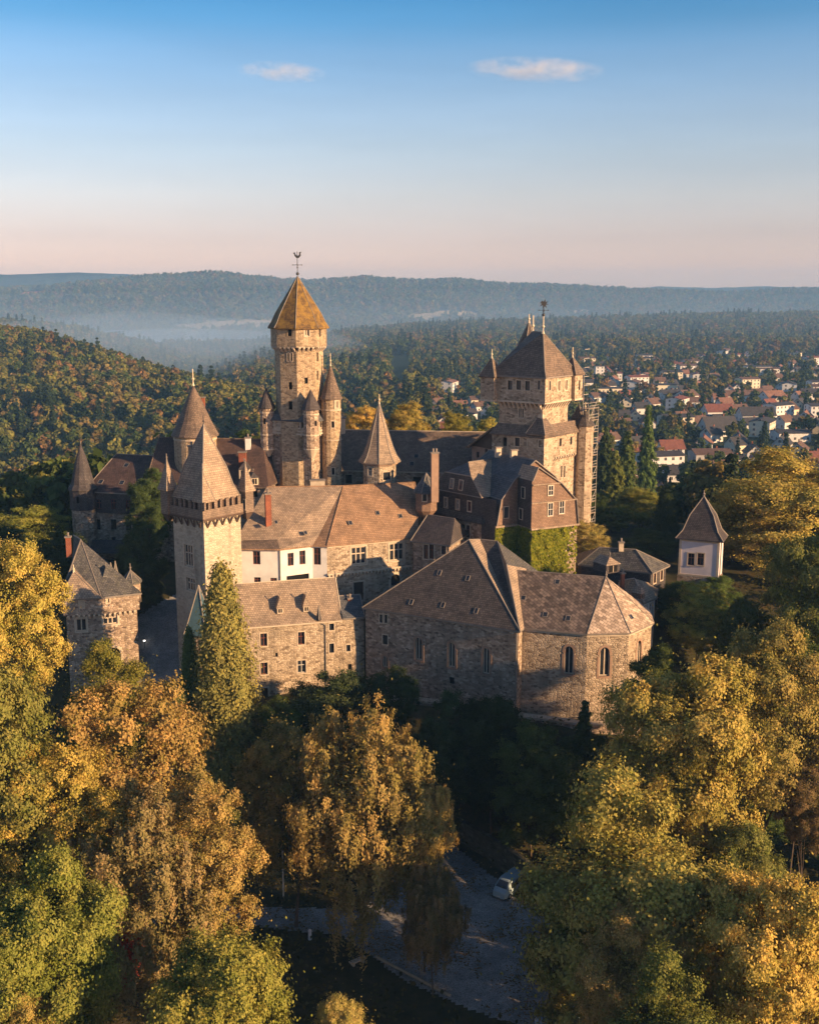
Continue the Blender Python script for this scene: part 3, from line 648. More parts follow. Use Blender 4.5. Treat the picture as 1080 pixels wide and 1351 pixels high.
# ---- east tower: square, stepped, with corner turrets
def east_tower():
    b = Bld('square_tower', base(715, 179, 6), 'massive square tower with stepped storeys and small corner turrets', 'tower')
    n1, n2 = azdir(-37), azdir(53); t1 = Vector((-n1.y, n1.x, 0)); t2 = Vector((-n2.y, n2.x, 0))
    F = at(718, 530, 174.5); A = Vector((F.x, F.y, 0)); S_ = 9.7
    Q = lambda ins, s=S_: [tuple((A - (n1 + n2) * ins + o)[:2]) for o in (-t1 * (s - 2 * ins), Vector((0, 0, 0)), t2 * (s - 2 * ins), -t1 * (s - 2 * ins) + t2 * (s - 2 * ins))]
    Q2 = lambda ins, s1, s2: [tuple((A - (n1 + n2) * ins + o)[:2]) for o in (-t1 * (s1 - 2 * ins), Vector((0, 0, 0)), t2 * (s2 - 2 * ins), -t1 * (s1 - 2 * ins) + t2 * (s2 - 2 * ins))]
    z = lambda py, Y=174.5: at(718, py, Y).z
    top, shaft, low = Q(0), Q(.75), Q2(.35, S_, 12.2)
    ze, z0 = z(498), z(532)
    b.ring(top, z0, ze, [(672.5, 508, .9, 1.5, 'plain'), (684, 508, .9, 1.5, 'plain'), (695.5, 509, .9, 1.5, 'plain'), (736.5, 509, .9, 1.6, 'double'), (746, 508, .9, 1.6, 'double')], 'stone')
    b.ring(shaft, z(580), z(538), [(686, 545, .5, 1.5, 'slit'), (688.5, 545, .5, 1.5, 'slit')], 'stone')
    b.corbels(shaft, z(542), z0, .7, .36, .8, 'trim')
    b.quoins(shaft[1], n1, n2, z(578), z(543)); b.quoins(low[1], n1, n2, z(700), z(620)); b.quoins(low[2], n2, -n1, z(720), z(614))
    mb = MB(); mb.prism(grow(top, .14), z0 - .18, z0 + .1); b.part('string_course', mb, 'trim')
    cc = (sum(p[0] for p in top) / 4, sum(p[1] for p in top) / 4)
    # roof: steep hipped pyramid ending in a short ridge
    e = grow(top, .4); E = [(p[0], p[1], ze) for p in e]
    rz = at(716, 438, 180).z; rd = (t1 * .3 + t2 * .7).normalized()
    r0 = Vector((at(716, 441, 178.5).x, 178.5, rz)); r1 = Vector((at(703, 441, 183).x, 183.5, rz))
    mid = [Vector((p[0] + (cc[0] - p[0]) * .11, p[1] + (cc[1] - p[1]) * .11, ze + 1.0)) for p in e]
    b.roof(E, mid + [r0, r1], [[0, 1, 5, 4], [1, 2, 6, 5], [2, 3, 7, 6], [3, 0, 4, 7], [4, 5, 8, 9], [5, 6, 8], [6, 7, 9, 8], [7, 4, 9]], ['slate_brown', 'lead'], caps=[(1, 5), (5, 8), (8, 9), (4, 9), (0, 4), (6, 8), (2, 6)], capr=.09)
    b.finial(r0, 2.6, .1); b.finial(r1, 2.6, .1); b.vane(r0 + Vector((0, 0, 2.4)), 2.4, 'lion')
    # stair turret roof rising behind
    x, y = at(697, 450, 187).x, 187; p = ngon(x, y, 2.3, 8, R(-20)); zt = lambda py: at(697, py, 187).z
    b.ring(p, z(532), zt(466), (), 'stone'); b.spire(grow(p, .3), [(1, zt(466)), (.8, zt(460)), (.55, zt(448))], zt(424), ['slate_brown', 'lead'], 'turret_roof'); b.finial((x, y, zt(424)), 1.2, .08)
    # square corner turrets on the top storey
    def cturret(px, Y, s, zb, zt_, za, wins, smat='stone', fin=1.2, rm='slate_brown'):
        x = at(px, HZ, Y).x; o = Vector((x, Y, 0)); q = [tuple((o + t1 * a + t2 * c)[:2]) for a, c in ((-s, -s), (s, -s), (s, s), (-s, s))]
        b.ring(q, zb, zt_, wins, smat); b.spire(grow(q, .28), [(1, zt_), (.84, zt_ + .45)], za, [rm, 'lead'], 'turret_roof', True, capr=.06)
        mb = MB(); mb.prism(grow(q, .1), zb - .2, zb + .1); b.part('string_course', mb, 'trim')
        if fin: b.finial((x, Y, za), fin, .07)
    P = [Vector((*p, 0)) for p in top]
    def pxof(p): return CX + FPX * p.x / (p.y * _c - (0 - CAMH + 46) * 0 + 0.0) * 1.0
    lt, fr, rt = P[0], P[1], P[2]
    for cnr, (ya, yb), fin, wn in ((lt, (496, 471), 1.3, [(656, 507, .6, 1.5, 'hole')]), (rt, (493, 470), 1.5, [(764, 508, .5, 1.6, 'hole')])):
        q = cnr + (n1 + n2) * -.45
        cturret(CX + q.x / q.y * FPX * 1.0 * (q.y / (q.y * _c + (46 - CAMH) * -_s)), q.y, 1.3, z0, at(700, ya, q.y).z, at(700, yb, q.y).z, wn, fin=fin)
    # raised front corner pilaster
    mb = MB(); o = A - (n1 + n2) * .9; mb.prism(grow([tuple((o + t1 * a + t2 * c)[:2]) for a, c in ((-1, -1), (1, -1), (1, 1), (-1, 1))], .04), z0, ze - .02); b.part('corner_pilaster', mb, 'stone')
    b.applied(hit(724.5, 509, A + n2 * .16, n2), n2, .45, 1.5, 'slit'); b.applied(hit(711, 508, A + n1 * .16, n1), n1, .45, 1.4, 'slit')
    # middle storey with skirt roof
    m = Q2(-.05, S_, 12.2); zm0, zm1 = z(607), z(577)
    b.ring(m, zm0, zm1, [(665.5, 583, .8, 1.4, 'hole'), (682, 583, .9, 1.4, 'plain'), (699, 586, .9, 1.4, 'plain'), (739, 583.5, .7, 1.3, 'hole'), (753, 581.5, .7, 1.3, 'hole'), (765, 580, .7, 1.3, 'hole')], 'stone')
    g = grow(m, .35); mb = MB(); mb.rings([[(p[0], p[1], zm1 - .2) for p in g], [(p[0], p[1], zm1) for p in g], [(p[0], p[1], z(563)) for p in scalep(g, .82)]], 0); b.part('skirt_roof', mb, 'slate_brown')
    o = A - (n1 + n2) * 1.25; s = 1.5; q = [tuple((o + t1 * a + t2 * c)[:2]) for a, c in ((-s, -s), (s, -s), (s, s), (-s, s))]
    b.ring(q, z(618), z(573), [(718, 586, .9, 1.1, 'plain')], 'stone'); b.spire(grow(q, .3), [(1, z(573))], z(544, 175.5), ['slate_brown', 'lead'], 'turret_roof')
    o2 = Vector((*m[2], 0)) - (n1 + n2) * 1.0; s = 1.35; q2 = [tuple((o2 + t1 * a + t2 * c)[:2]) for a, c in ((-s, -s), (s, -s), (s, s), (-s, s))]
    b.ring(q2, zm0, zm1 + .3, (), 'stone'); b.spire(grow(q2, .25), [(1, zm1 + .3)], zm1 + 4.2, ['slate_brown', 'lead'], 'turret_roof')
    b.corbels(low, z(613), zm0, .42, .34, .8, 'trim')
    b.ring(low, 4, zm0, [(740, 622, .5, 2.0, 'slit'), (744, 622, .5, 2.0, 'slit')], 'stone')
    # slim turret at the back right
    x, y = at(771, 560, 184).x, 184; p = ngon(x, y, 1.5, 8); zz = lambda py: at(771, py, 184).z
    b.ring(p, 5, zz(560), (), 'stone'); b.spire(grow(p, .2), [(1, zz(560)), (.6, zz(552))], zz(540), ['slate', 'lead'], 'turret_roof', False); b.finial((x, y, zz(540)), 1.2)
    b.done()
    # scaffolding on the right side
    sc = empty('scaffolding', base(778, 180, 8), 'pale metal scaffolding climbing the right side of the square tower', 'scaffolding')
    R0 = Vector((*m[2], 0)) + n2 * .5 - t2 * .4; d1 = t2; d2 = n2; 
    tops = [z(500), z(541), z(545)]
    for i in range(3):
        for j in (0, 1):
            q = R0 + d1 * (i * 1.7) + d2 * (j * 1.1); zt_ = tops[i] if j == 0 else z(541) - i * .8
            if j: zt_ = z(545)
            m_ = MB(); m_.tube((q.x, q.y, 6), (q.x, q.y, zt_), .05, 6); m_.build('pole', 'steel', sc)
    for k in range(14):
        zl = z(725) + k * 2.0
        if zl > z(545): break
        m_ = MB(); q = R0 + Vector((0, 0, zl)); m_.obox(q - d2 * .1, d1 * 3.4, d2 * 1.3, Vector((0, 0, .07))); m_.build('deck', 'plank', sc)
        r_ = MB()
        for hh in (.5, 1.0):
            a = R0 + d2 * 1.1 + Vector((0, 0, zl + hh)); r_.tube(a, a + d1 * 3.4, .045, 5)
        for i in range(2):
            a = R0 + d2 * 1.1 + d1 * (1.7 * i) + Vector((0, 0, zl)); c_ = a + d1 * 1.7 + Vector((0, 0, 2.0))
            if (i + k) % 2 == 0: r_.tube(a, c_, .04, 5)
        r_.build('rail', 'steel', sc)
    for k in range(7):
        zl = z(540) + k * 1.5
        m_ = MB(); a = R0 + Vector((0, 0, zl)); m_.tube(a, a + d1 * 1.7, .06, 5); m_.build('rail', 'steel', sc)
east_tower()

# ---- gate tower
def gate_tower():
    b = Bld('gate_tower', base(270, 151, 2), 'tall stone gate tower with a timber gallery under a steep pyramid roof', 'tower')
    n1, n2 = azdir(-40), azdir(50); t1 = Vector((-n1.y, n1.x, 0)); t2 = Vector((-n2.y, n2.x, 0))
    A = atz(269, 697, 24.6); A.z = 0; s = 6.7; z = lambda py, Y=149.5: at(269, py, Y).z
    q = [tuple((A + o)[:2]) for o in (-t1 * s, Vector((0, 0, 0)), t2 * s, -t1 * s + t2 * s)]
    zb, zf, ze = 0, z(683.5), z(661)
    b.ring(q, zb, zf - 1.2, [(249, 733, 1.9, 3.2, 'triple'), (252, 771, 1.9, 1.9, 'triple')], 'stone_pale')
    b.ring(q, zf - 1.2, zf, (), 'stone_pale')
    mb = MB()                              # pale quoins
    for k in range(40):
        zz = 3 + k * .55
        if zz > zf - 1.6: break
        l1, l2 = (.75, .4) if k % 2 else (.4, .75)
        o = A + Vector((0, 0, zz)); mb.obox(o + n1 * .05 + n2 * .05, -t1 * l1, t2 * l2, Vector((0, 0, .42)))
    b.part('quoins', mb, 'trim')
    g = grow(q, .38)
    mb = MB()                              # gallery floor beam and struts
    mb.prism(g, zf - .3, zf, 0)
    for i in range(2):
        P0, P1 = Vector((*q[i], 0)), Vector((*q[i + 1], 0)); d = (P1 - P0).normalized(); n = Vector((d.y, -d.x, 0)); L = (P1 - P0).length
        for j in range(5):
            o = P0 + d * (L * (j + .5) / 5)
            for k in (-.42, .42): mb.tube(o + n * .08 + Vector((0, 0, zf - 1.35)), o + n * .33 + d * k + Vector((0, 0, zf - .3)), .11, 5)
    b.part('gallery_bracket', mb, 'timber')
    b.ring(g, zf, zf + 1.25, (), 'shingle')
    mb = MB()
    for i in range(4):                     # posts and set back dark wall behind
        P0, P1 = Vector((*g[i], 0)), Vector((*g[(i + 1) % 4], 0)); d = (P1 - P0).normalized(); n = Vector((d.y, -d.x, 0)); L = (P1 - P0).length
        for j in range(8):
            mb = MB(); mb.obox(P0 + d * (L * j / 7 - .0) - n * .36 + Vector((0, 0, zf + 1.25)), d * (.3 if j % 2 else .55), n * .3, Vector((0, 0, ze - zf - 1.25)))
            if i < 2: b.part('gallery_post', mb, 'shingle')
    b.ring(grow(q, -.12), zf, ze, (), 'timber')
    e = grow(q, .05); c = (sum(p[0] for p in q) / 4, sum(p[1] for p in q) / 4); za = at(272, 560, 153.5).z
    b.spire(e, [(1.0, ze), (.80, ze + 1.6), (.62, ze + 4.2)], za, ['slate_tan', 'lead'], c=c, capr=.11)
    b.finial((*c, za), 1.3, .06, 'iron')
    def ct(o, s_, z0, z1, za_, wmat='shingle', rm='slate_tan', fin=.8, wins=()):
        p = [tuple((o + t1 * a + t2 * k)[:2]) for a, k in ((-s_, -s_), (s_, -s_), (s_, s_), (-s_, s_))]
        b.ring(p, z0, z1, wins, wmat); b.spire(grow(p, .25), [(1, z1), (.75, z1 + .7)], za_, [rm, 'lead'], 'turret_roof', capr=.06); b.finial((o.x, o.y, za_), fin, .06, 'lead')
        mb = MB(); mb.rings([[(x, y, z0 - 1.1) for x, y in scalep(p, .3)], [(x, y, z0) for x, y in p]], 0); b.part('turret_base', mb, 'timber')
    G = [Vector((*p, 0)) for p in g]
    ct(G[2] - n1 * .6 - n2 * .3 + t2 * .12, .74, zf - .1, z(655), z(617, 151.5), wins=[(325, 666, .4, 1.4, 'slit')])
    ct(G[0] - n1 * .35 - n2 * .5, .76, zf - .1, z(651), z(606, 153.5), wins=[(227, 664, .4, 1.3, 'slit')])
    # small corner roof and dormer on the lit slope
    o = G[1] - (n1 + n2) * 1.12; sC = 1.12; p = [tuple((o + t1 * a + t2 * k)[:2]) for a, k in ((-sC, -sC), (sC, -sC), (sC, sC), (-sC, sC))]
    b.spire(p, [(1, ze), ], z(622, 150.5), ['slate_tan', 'lead'], 'turret_roof', capr=.07); b.finial((o.x, o.y, z(622, 150.5)), 1.2, .06, 'lead')
    b.dormer(G[1] + t2 * 4.3 - n2 * 1.75 + Vector((0, 0, ze + .5)), 50, 1.0, 2.3, .5, 2.6, ('clad', 'slate_tan', 'gap', 'clad'), False)
    b.chimney(*tuple((A - t1 * 6.2 + t2 * 3.4)[:2]), ze, z(597), .7, .7, -40, 'trim_red', 1)
    b.dormer(G[0] + t1 * 3.4 - n1 * 2.1 + Vector((0, 0, ze + 2.0)), -40, .8, 1.1, 1.6, 2.0, ('clad', 'slate', 'gap', 'clad'))
    # lean-to porch roof low on the right
    P0 = at(263, 795, 148.6); mb = MB(); w = 3.6
    x0, y0 = P0.x, P0.y; pr = [(x0 - 1.6, y0 - 1.2), (x0 + .9, y0 - 1.7), (x0 + 1.6, y0 + 1.2), (x0 - .9, y0 + 1.5)]
    b.ring(pr, 0, z(830), (), 'stone_dark'); b.spire(grow(pr, .35), [(1, z(830)), (.72, z(815))], z(772, 148.5), ['copper', 'lead'], 'porch_roof', capr=.12); 
    b.done()
gate_tower()

# ---- sunlit front house with two dormers, and its lower annex
def front_house():
    b = Bld('front_house', base(400, 151, -1), 'sunlit long stone house in front with a tan slate roof and two little dormers', 'house')
    ez = 10.8; A = Vector((*Zp(308, 828.5, ez), 0)); B = Vector((*Zp(449, 817.5, ez), 0)); d = (B - A).normalized(); n = Vector((d.y, -d.x, 0))
    L = (B - A).length; ann = 3.45; dep = 9.0; E = B + d * ann
    q = [A, B, B - n * dep, A - n * dep]; b.ring([tuple(p[:2]) for p in q], -4, ez, [(348, 844, .95, 1.85, 'red'), (397.5, 842, .95, 1.85, 'red'), (348.5, 882, 1.0, 1.75, 'red'), (398, 879.5, 1.2, 1.85, 'cross'), (349, 916, 1.0, 1.9, 'door'), (397, 912, 1.2, 1.7, 'door'), (367, 918, .5, .8, 'plain'), (365, 864, .35, .6, 'hole'), (437.5, 827, .7, 1.0, 'plain'), (437.5, 855, .7, 1.4, 'plain')], 'stone', skip=(1,))
    q2 = [B, E, E - n * dep, B - n * dep]; b.ring([tuple(p[:2]) for p in q2], -4, ez + .2, [(459.5, 855, .6, 1.0, 'plain'), (461.5, 880, .6, .9, 'hole')], 'stone', skip=(3,))
    rz = 15.9; o = .35; e0, e1, e2, e3 = A - d * o + n * o, B + d * .25 + n * o, B + d * .25 - n * (dep + o), A - d * o - n * (dep + o)
    U = lambda v, zz: Vector((v.x, v.y, zz))
    k = lambda v, f, zz: U(v - n * f, zz)
    mid0, mid1 = k(e0, 1.1, ez + .75), k(e1, 1.1, ez + .75)
    b.roof([U(e0, ez), U(e1, ez), U(e2, ez), U(e3, ez)], [mid0, mid1, k(e0, 4.85, rz), k(e1, 4.85, rz)], [[0, 1, 5, 4], [4, 5, 7, 6], [1, 2, 7, 5], [3, 0, 4, 6], [2, 3, 6, 7]], ['slate_tan', 'trim'], caps=[(6, 7), (5, 7)], capr=.09)
    b.finial(k(e1, 4.85, rz), .9, .08, 'lead')
    w = MB(); w.poly([U(B, ez), U(B - n * dep, ez), U(B - n * dep / 2, rz - .1)]); b.part('gable', w, 'stone')
    for px, py in ((369.5, 809), (404, 806.5)):
        p = hit(px, py, k(e0, 1.1, ez + .75), (mid1 - mid0).cross(k(e0, 4.85, rz) - mid0).normalized())
        b.dormer(p + n * .25, 16, .85, .8, 1.5, 2.0, ('trim', 'slate_tan', 'gap', 'trim'))
    f0, f1 = B + d * .3 + n * .3, E + d * .1 + n * .3; g0, g1 = f0 - n * 6, f1 - n * 6
    b.roof([U(f0, ez + .2), U(f1, ez + .2), U(g1, ez + .2), U(g0, ez + .2)], [U(f0 - n * 3.2, ez + 2.7), U(f1 - n * 3.2, ez + 2.7)], [[0, 1, 5, 4], [2, 3, 4, 5], [1, 2, 5], [3, 0, 4]], ['slate_blue', 'lead'], 'annex_roof', caps=[(4, 5), (1, 5)])
    c = f0 + d * 1.6 - n * 2.6; b.chimney(c.x, c.y, ez + 1.5, at(464, 790, c.y).z, .55, .6, 16, 'brick', 1)
    pb = hit(429, 830, A, n); mb = MB(); mb.tube((pb.x + n.x * .12, pb.y + n.y * .12, 0), (pb.x + n.x * .12, pb.y + n.y * .12, ez - .6), .08); mb.tube((pb.x + n.x * .12, pb.y + n.y * .12, ez - .6), (pb.x + n.x * .4 - .8, pb.y + n.y * .4, ez - .1), .08); b.part('drainpipe', mb, 'lead')
    p = hit(421, 822, A, n) ; b.spire(ngon(p.x, p.y - .1, .35, 4), [(1, ez + .35)], ez + 2.3, ['clad_dark', 'lead'], 'pinnacle')
    mb = MB(); mb.prism(grow([tuple(v[:2]) for v in q], .12), ez - .28, ez - .05); b.part('cornice', mb, 'trim')
    b.done()
front_house()

# ---- hall with white plastered end and lit stone wing
def hall():
    b = Bld('great_hall', base(440, 164, 6), 'broad castle hall with a white plastered end and a long tan slate roof', 'house')
    ez = 19.8; P = [Vector((*Zp(*a, ez), 0)) for a in ((305, 723), (369, 723.5), (412, 718.5), (431, 719), (549, 708))]
    P.append(P[4] + Vector((1.0, 16, 0))); P.append(P[0] + Vector((4.5, 15, 0)))
    f = [tuple(p[:2]) for p in P]
    for i, (m, wn) in enumerate((('white', [(311.5, 735, 1.1, 1.9, 'plaster'), (338.5, 736, 1.1, 2.0, 'plaster'), (339.5, 766, 1.0, 1.0, 'plaster'), (361, 766, 1.0, .8, 'plaster')]),
                                 ('white', [(383.5, 738, .95, 1.95, 'plaster'), (399, 735.5, .95, 2.1, 'plaster'), (393, 763, 3.6, 1.1, 'hole')]),
                                 ('white', [(418, 734, 1.1, 2.6, 'plaster')]),
                                 ('stone', [(473, 733, 2.4, 2.7, 'triple'), (523, 728, 2.4, 2.7, 'triple'), (473, 780, 1.6, 2.9, 'door'), (521.5, 765, 1.5, 1.8, 'gate')]))):
        one = [f[i], f[i + 1]]; A, B = Vector((*f[i], 0)), Vector((*f[i + 1], 0)); d = B - A; Ln = d.length; d.normalize(); nn = Vector((d.y, -d.x, 0)); ops = []
        for (px, py, w, h, st) in wn:
            p = hit(px, py, A, nn); u = min(max((p - A).dot(d), w / 2 + .15), Ln - w / 2 - .15); ops.append((u, p.z, w, h, st))
        b.wall(f[i], f[i + 1], 5, ez, ops, m)
    for i in (4, 5, 6): b.wall(f[i], f[(i + 1) % 7], 5, ez, (), 'stone')
    A, B = P[3], P[4]; d = (B - A).normalized(); n = Vector((d.y, -d.x, 0)); zc = hit(473, 757, A, n).z
    b.corbels([tuple(A[:2]), tuple(B[:2])], zc - .35, zc + .3, .35, .26, .55, 'trim', edges=(0,))
    mb = MB(); mb.obox(A + n * .32 + Vector((0, 0, zc + .3)), (B - A), -n * .34, Vector((0, 0, .25))); mb.obox(A + n * .22 + Vector((0, 0, ez - .45)), (B - A), -n * .24, Vector((0, 0, .4))); b.part('string_course', mb, 'trim')
    g = grow(f, .45); rz = 27.2; rl, rm, rr = at(352, 641, 167.5), at(453, 640, 168.5), at(547, 640, 172)
    for v in (rl, rm, rr): v.z = rz
    E = [(p[0], p[1], ez) for p in g]
    # bell-cast lower ring for the front faces
    Mx = lambda i, r, fz: Vector(E[i]).lerp(r, .2) - Vector((0, 0, fz))
    m0, m1, m2 = Mx(0, rl, .75), Mx(1, rl, .5), Mx(2, rm, .3)
    b.roof(E, [rl, rm, rr, m0, m1, m2], [[0, 1, 11, 10], [10, 11, 7], [1, 2, 12, 11], [11, 12, 8, 7], [2, 3, 8, 12], [3, 4, 9, 8], [4, 5, 9], [5, 6, 7, 8, 9], [6, 0, 10, 7]], ['slate_tan', 'slate_brown', 'slate_hall'],
           caps=[(7, 8), (8, 9), (3, 8), (4, 9)], mats_of={3: 0, 5: 2, 4: 2, 0: 1, 1: 0, 6: 2})
    c = at(354, 683, 161.5); b.chimney(c.x, 161.5, 21, at(354, 652, 161.5).z, .75, .85, 20, 'brick', 1)
    c = at(384, 645, 170); b.chimney(at(419, 640, 172).x, 172, 26.5, at(419, 634, 172).z, 1.0, 2.3, 5, 'trim', 0)
    pl = (Vector(E[3]), Vector(E[4]), rr)
    for px, py in ((462, 690), (498, 677), (528, 681)): b.skylight(px, py, *pl, .5, .6)
    for px, py in ((364, 689), (403, 703)): b.skylight(px, py, Vector(E[1]), Vector(E[2]), rm, .4, .5)
    p = hit(369.5, 740, P[1], Vector((0, -1, 0))); mb = MB(); mb.tube((p.x, p.y - .1, 10), (p.x, p.y - .1, ez - .2), .07); b.part('drainpipe', mb, 'lead')
    b.done()
hall()

# ---- chapel: tall hipped west part, nave and polygonal apse
def chapel():
    b = Bld('chapel', base(660, 146, 0), 'castle chapel with pointed windows, a huge hipped roof and a rounded sunlit end', 'chapel')
    ez = 12.7; V = lambda p, zz=ez: Vector((p[0], p[1], zz))
    L0, R0 = Zp(482, 801, ez), Zp(683.5, 831.5, ez); R1 = Zp(689, 827, ez)
    N1, A1, A2 = Zp(774, 835, ez), Zp(829, 834, ez), Zp(859, 821, ez)
    d = (Vector(R0) - Vector(L0)).normalized(); inw = Vector((-d.y, d.x)); Lb = Vector(L0) + inw * 14; Rb = Vector(R0) + inw * 15.5 + d * 3
    zc = 1.5
    b.wall(L0, R0, zc - 6, ez, [], 'stone_dark') if False else None
    fp = [L0, R0, tuple(Vector(R1) + Vector((.35, .9))), tuple(Rb), tuple(Lb)]
    b.ring(fp, -4, ez, [(502.5, 816, .45, 1.2, 'plain'), (509, 816.5, .45, 1.2, 'plain'), (508, 844, .8, 1.4, 'plain'), (508, 873, .8, 1.7, 'arch'), (552, 856, 1.05, 3.3, 'arch'), (595.5, 864, 1.0, 3.6, 'arch'), (595.5, 898, .8, 1.0, 'hole'), (641, 872, 1.0, 3.7, 'arch')], 'stone_dark')
    nb = Vector(N1) - Vector(R1); nd = nb.normalized(); ni = Vector((-nd.y, nd.x))
    A3 = Vector(A2) + Vector((.8, 5.2)); fp2 = [R1, N1, A1, A2, tuple(A3), tuple(Vector(N1) + ni * 9.5 + nd * 5), tuple(Vector(R1) + ni * 9.5)]
    b.ring(fp2, -4, ez - .02, [(750, 871, 1.25, 3.9, 'arch'), (797, 873, 1.4, 4.0, 'arch'), (842, 862, 1.2, 3.6, 'arch')], 'stone', skip=(6,))
    mb = MB(); mb.prism(grow(fp2, .14), ez - .5, ez - .06); b.part('cornice', mb, 'trim')
    # main roof: big front slope, folded end on the right
    a1 = at(618, 712, 152.5); a2 = at(633, 711.5, 155.0); a3 = at(656, 714, 154.0)
    e = grow(fp, .35); E = [V(p) for p in e]
    back = at(600, 712, 158); back.z = a1.z
    n1 = at(668, 745, 147.6); q4 = at(694, 750, 151.5)
    mb = MB(); P0, P1, P2 = E[0], E[1], E[2]
    mb.poly([P0, P1, a1], 0); mb.poly([P1, a2, a1], 1); mb.poly([P1, a3, a2], 0); mb.poly([P1, n1, a3], 1); mb.poly([P1, P2, n1], 1); mb.poly([P2, q4, n1], 1)  # lit facets in tan slate, shaded ones in grey: light put into the colour
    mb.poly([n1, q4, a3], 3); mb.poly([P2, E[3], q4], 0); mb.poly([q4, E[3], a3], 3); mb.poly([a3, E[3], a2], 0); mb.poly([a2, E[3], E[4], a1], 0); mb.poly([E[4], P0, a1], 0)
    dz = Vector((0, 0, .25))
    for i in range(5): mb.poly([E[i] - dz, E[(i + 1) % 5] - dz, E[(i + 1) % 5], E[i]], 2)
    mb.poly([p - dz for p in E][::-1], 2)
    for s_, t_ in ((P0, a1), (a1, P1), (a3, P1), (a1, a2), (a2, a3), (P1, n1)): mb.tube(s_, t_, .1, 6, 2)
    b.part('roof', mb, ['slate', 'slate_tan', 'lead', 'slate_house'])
    # nave and apse roof
    g = grow(fp2, .35); G = [V(p) for p in g]; rA = at(799, 761, 145.3); rW = at(668, 749.5, 149.4); rW.z = rA.z
    rW2 = Vector((rW.x, rW.y, rW.z))
    b.roof(G, [rA, rW2], [[0, 1, 7, 8], [1, 2, 7], [2, 3, 7], [3, 4, 7], [4, 5, 7], [5, 6, 8, 7]], ['slate_diag', 'slate_apse_lit', 'lead'], 'nave_roof', caps=[(8, 7), (1, 7), (2, 7), (3, 7)], capr=.08, mats_of={1: 1, 2: 1, 3: 1})
    b.finial(rA, .8, .07, 'lead')
    for px, py in ((579.5, 756), (617, 763), (542.5, 794.5), (584, 798.5), (628, 806)): b.skylight(px, py, P0, P1, a1, .45, .75)
    for px, py in ((735, 768), (690, 789), (719, 811), (749, 816)): b.skylight(px, py, G[0], G[1], rA, .55, .7)
    b.skylight(832, 814, G[2], G[3], rA, .5, .6)
    p = Vector(R0); mb = MB(); mb.tube((p.x - .25, p.y - .35, -1), (p.x - .25, p.y - .35, ez - .3), .09); b.part('drainpipe', mb, 'lead')
    b.done()
    # terrace wall below
    t = Bld('terrace_wall', base(620, 139, -6), 'low rough stone terrace wall running below the chapel', 'wall')
    W0 = [atz(476, 914, .9), atz(600, 929, .8), atz(688, 945, .7), atz(776, 957, .6), atz(835, 956, .6), atz(868, 938, .6)]
    W0 = [Vector((v.x, v.y - .6)) for v in W0]; F = [tuple(v) for v in W0] + [tuple(v + Vector((.3, 1.0))) for v in W0[::-1]]
    for a_, b_ in zip(W0, W0[1:]): t.wall(tuple(a_), tuple(b_), -9, .8, (), 'stone_dark')
    for a_, b_ in zip(W0, W0[1:]): t.wall(tuple(b_ + Vector((.3, 1.0))), tuple(a_ + Vector((.3, 1.0))), -9, .8, (), 'stone_dark')
    t.wall(tuple(W0[0] + Vector((.3, 1.0))), tuple(W0[0]), -9, .8, (), 'stone_dark')
    cap = MB()
    for a_, b_ in zip(W0, W0[1:]): cap.poly([(*(a_ - Vector((.1, .15))), 1.0), (*(b_ - Vector((-.1, .15))), 1.0), (*(b_ + Vector((.3, 1.15))), 1.0), (*(a_ + Vector((.3, 1.15))), 1.0)]); cap.poly([(*(a_ - Vector((.1, .15))), .7), (*(b_ - Vector((-.1, .15))), .7), (*(b_ - Vector((-.1, .15))), 1.0), (*(a_ - Vector((.1, .15))), 1.0)])
    t.part('coping', cap, 'stone_pale'); t.done()
chapel()

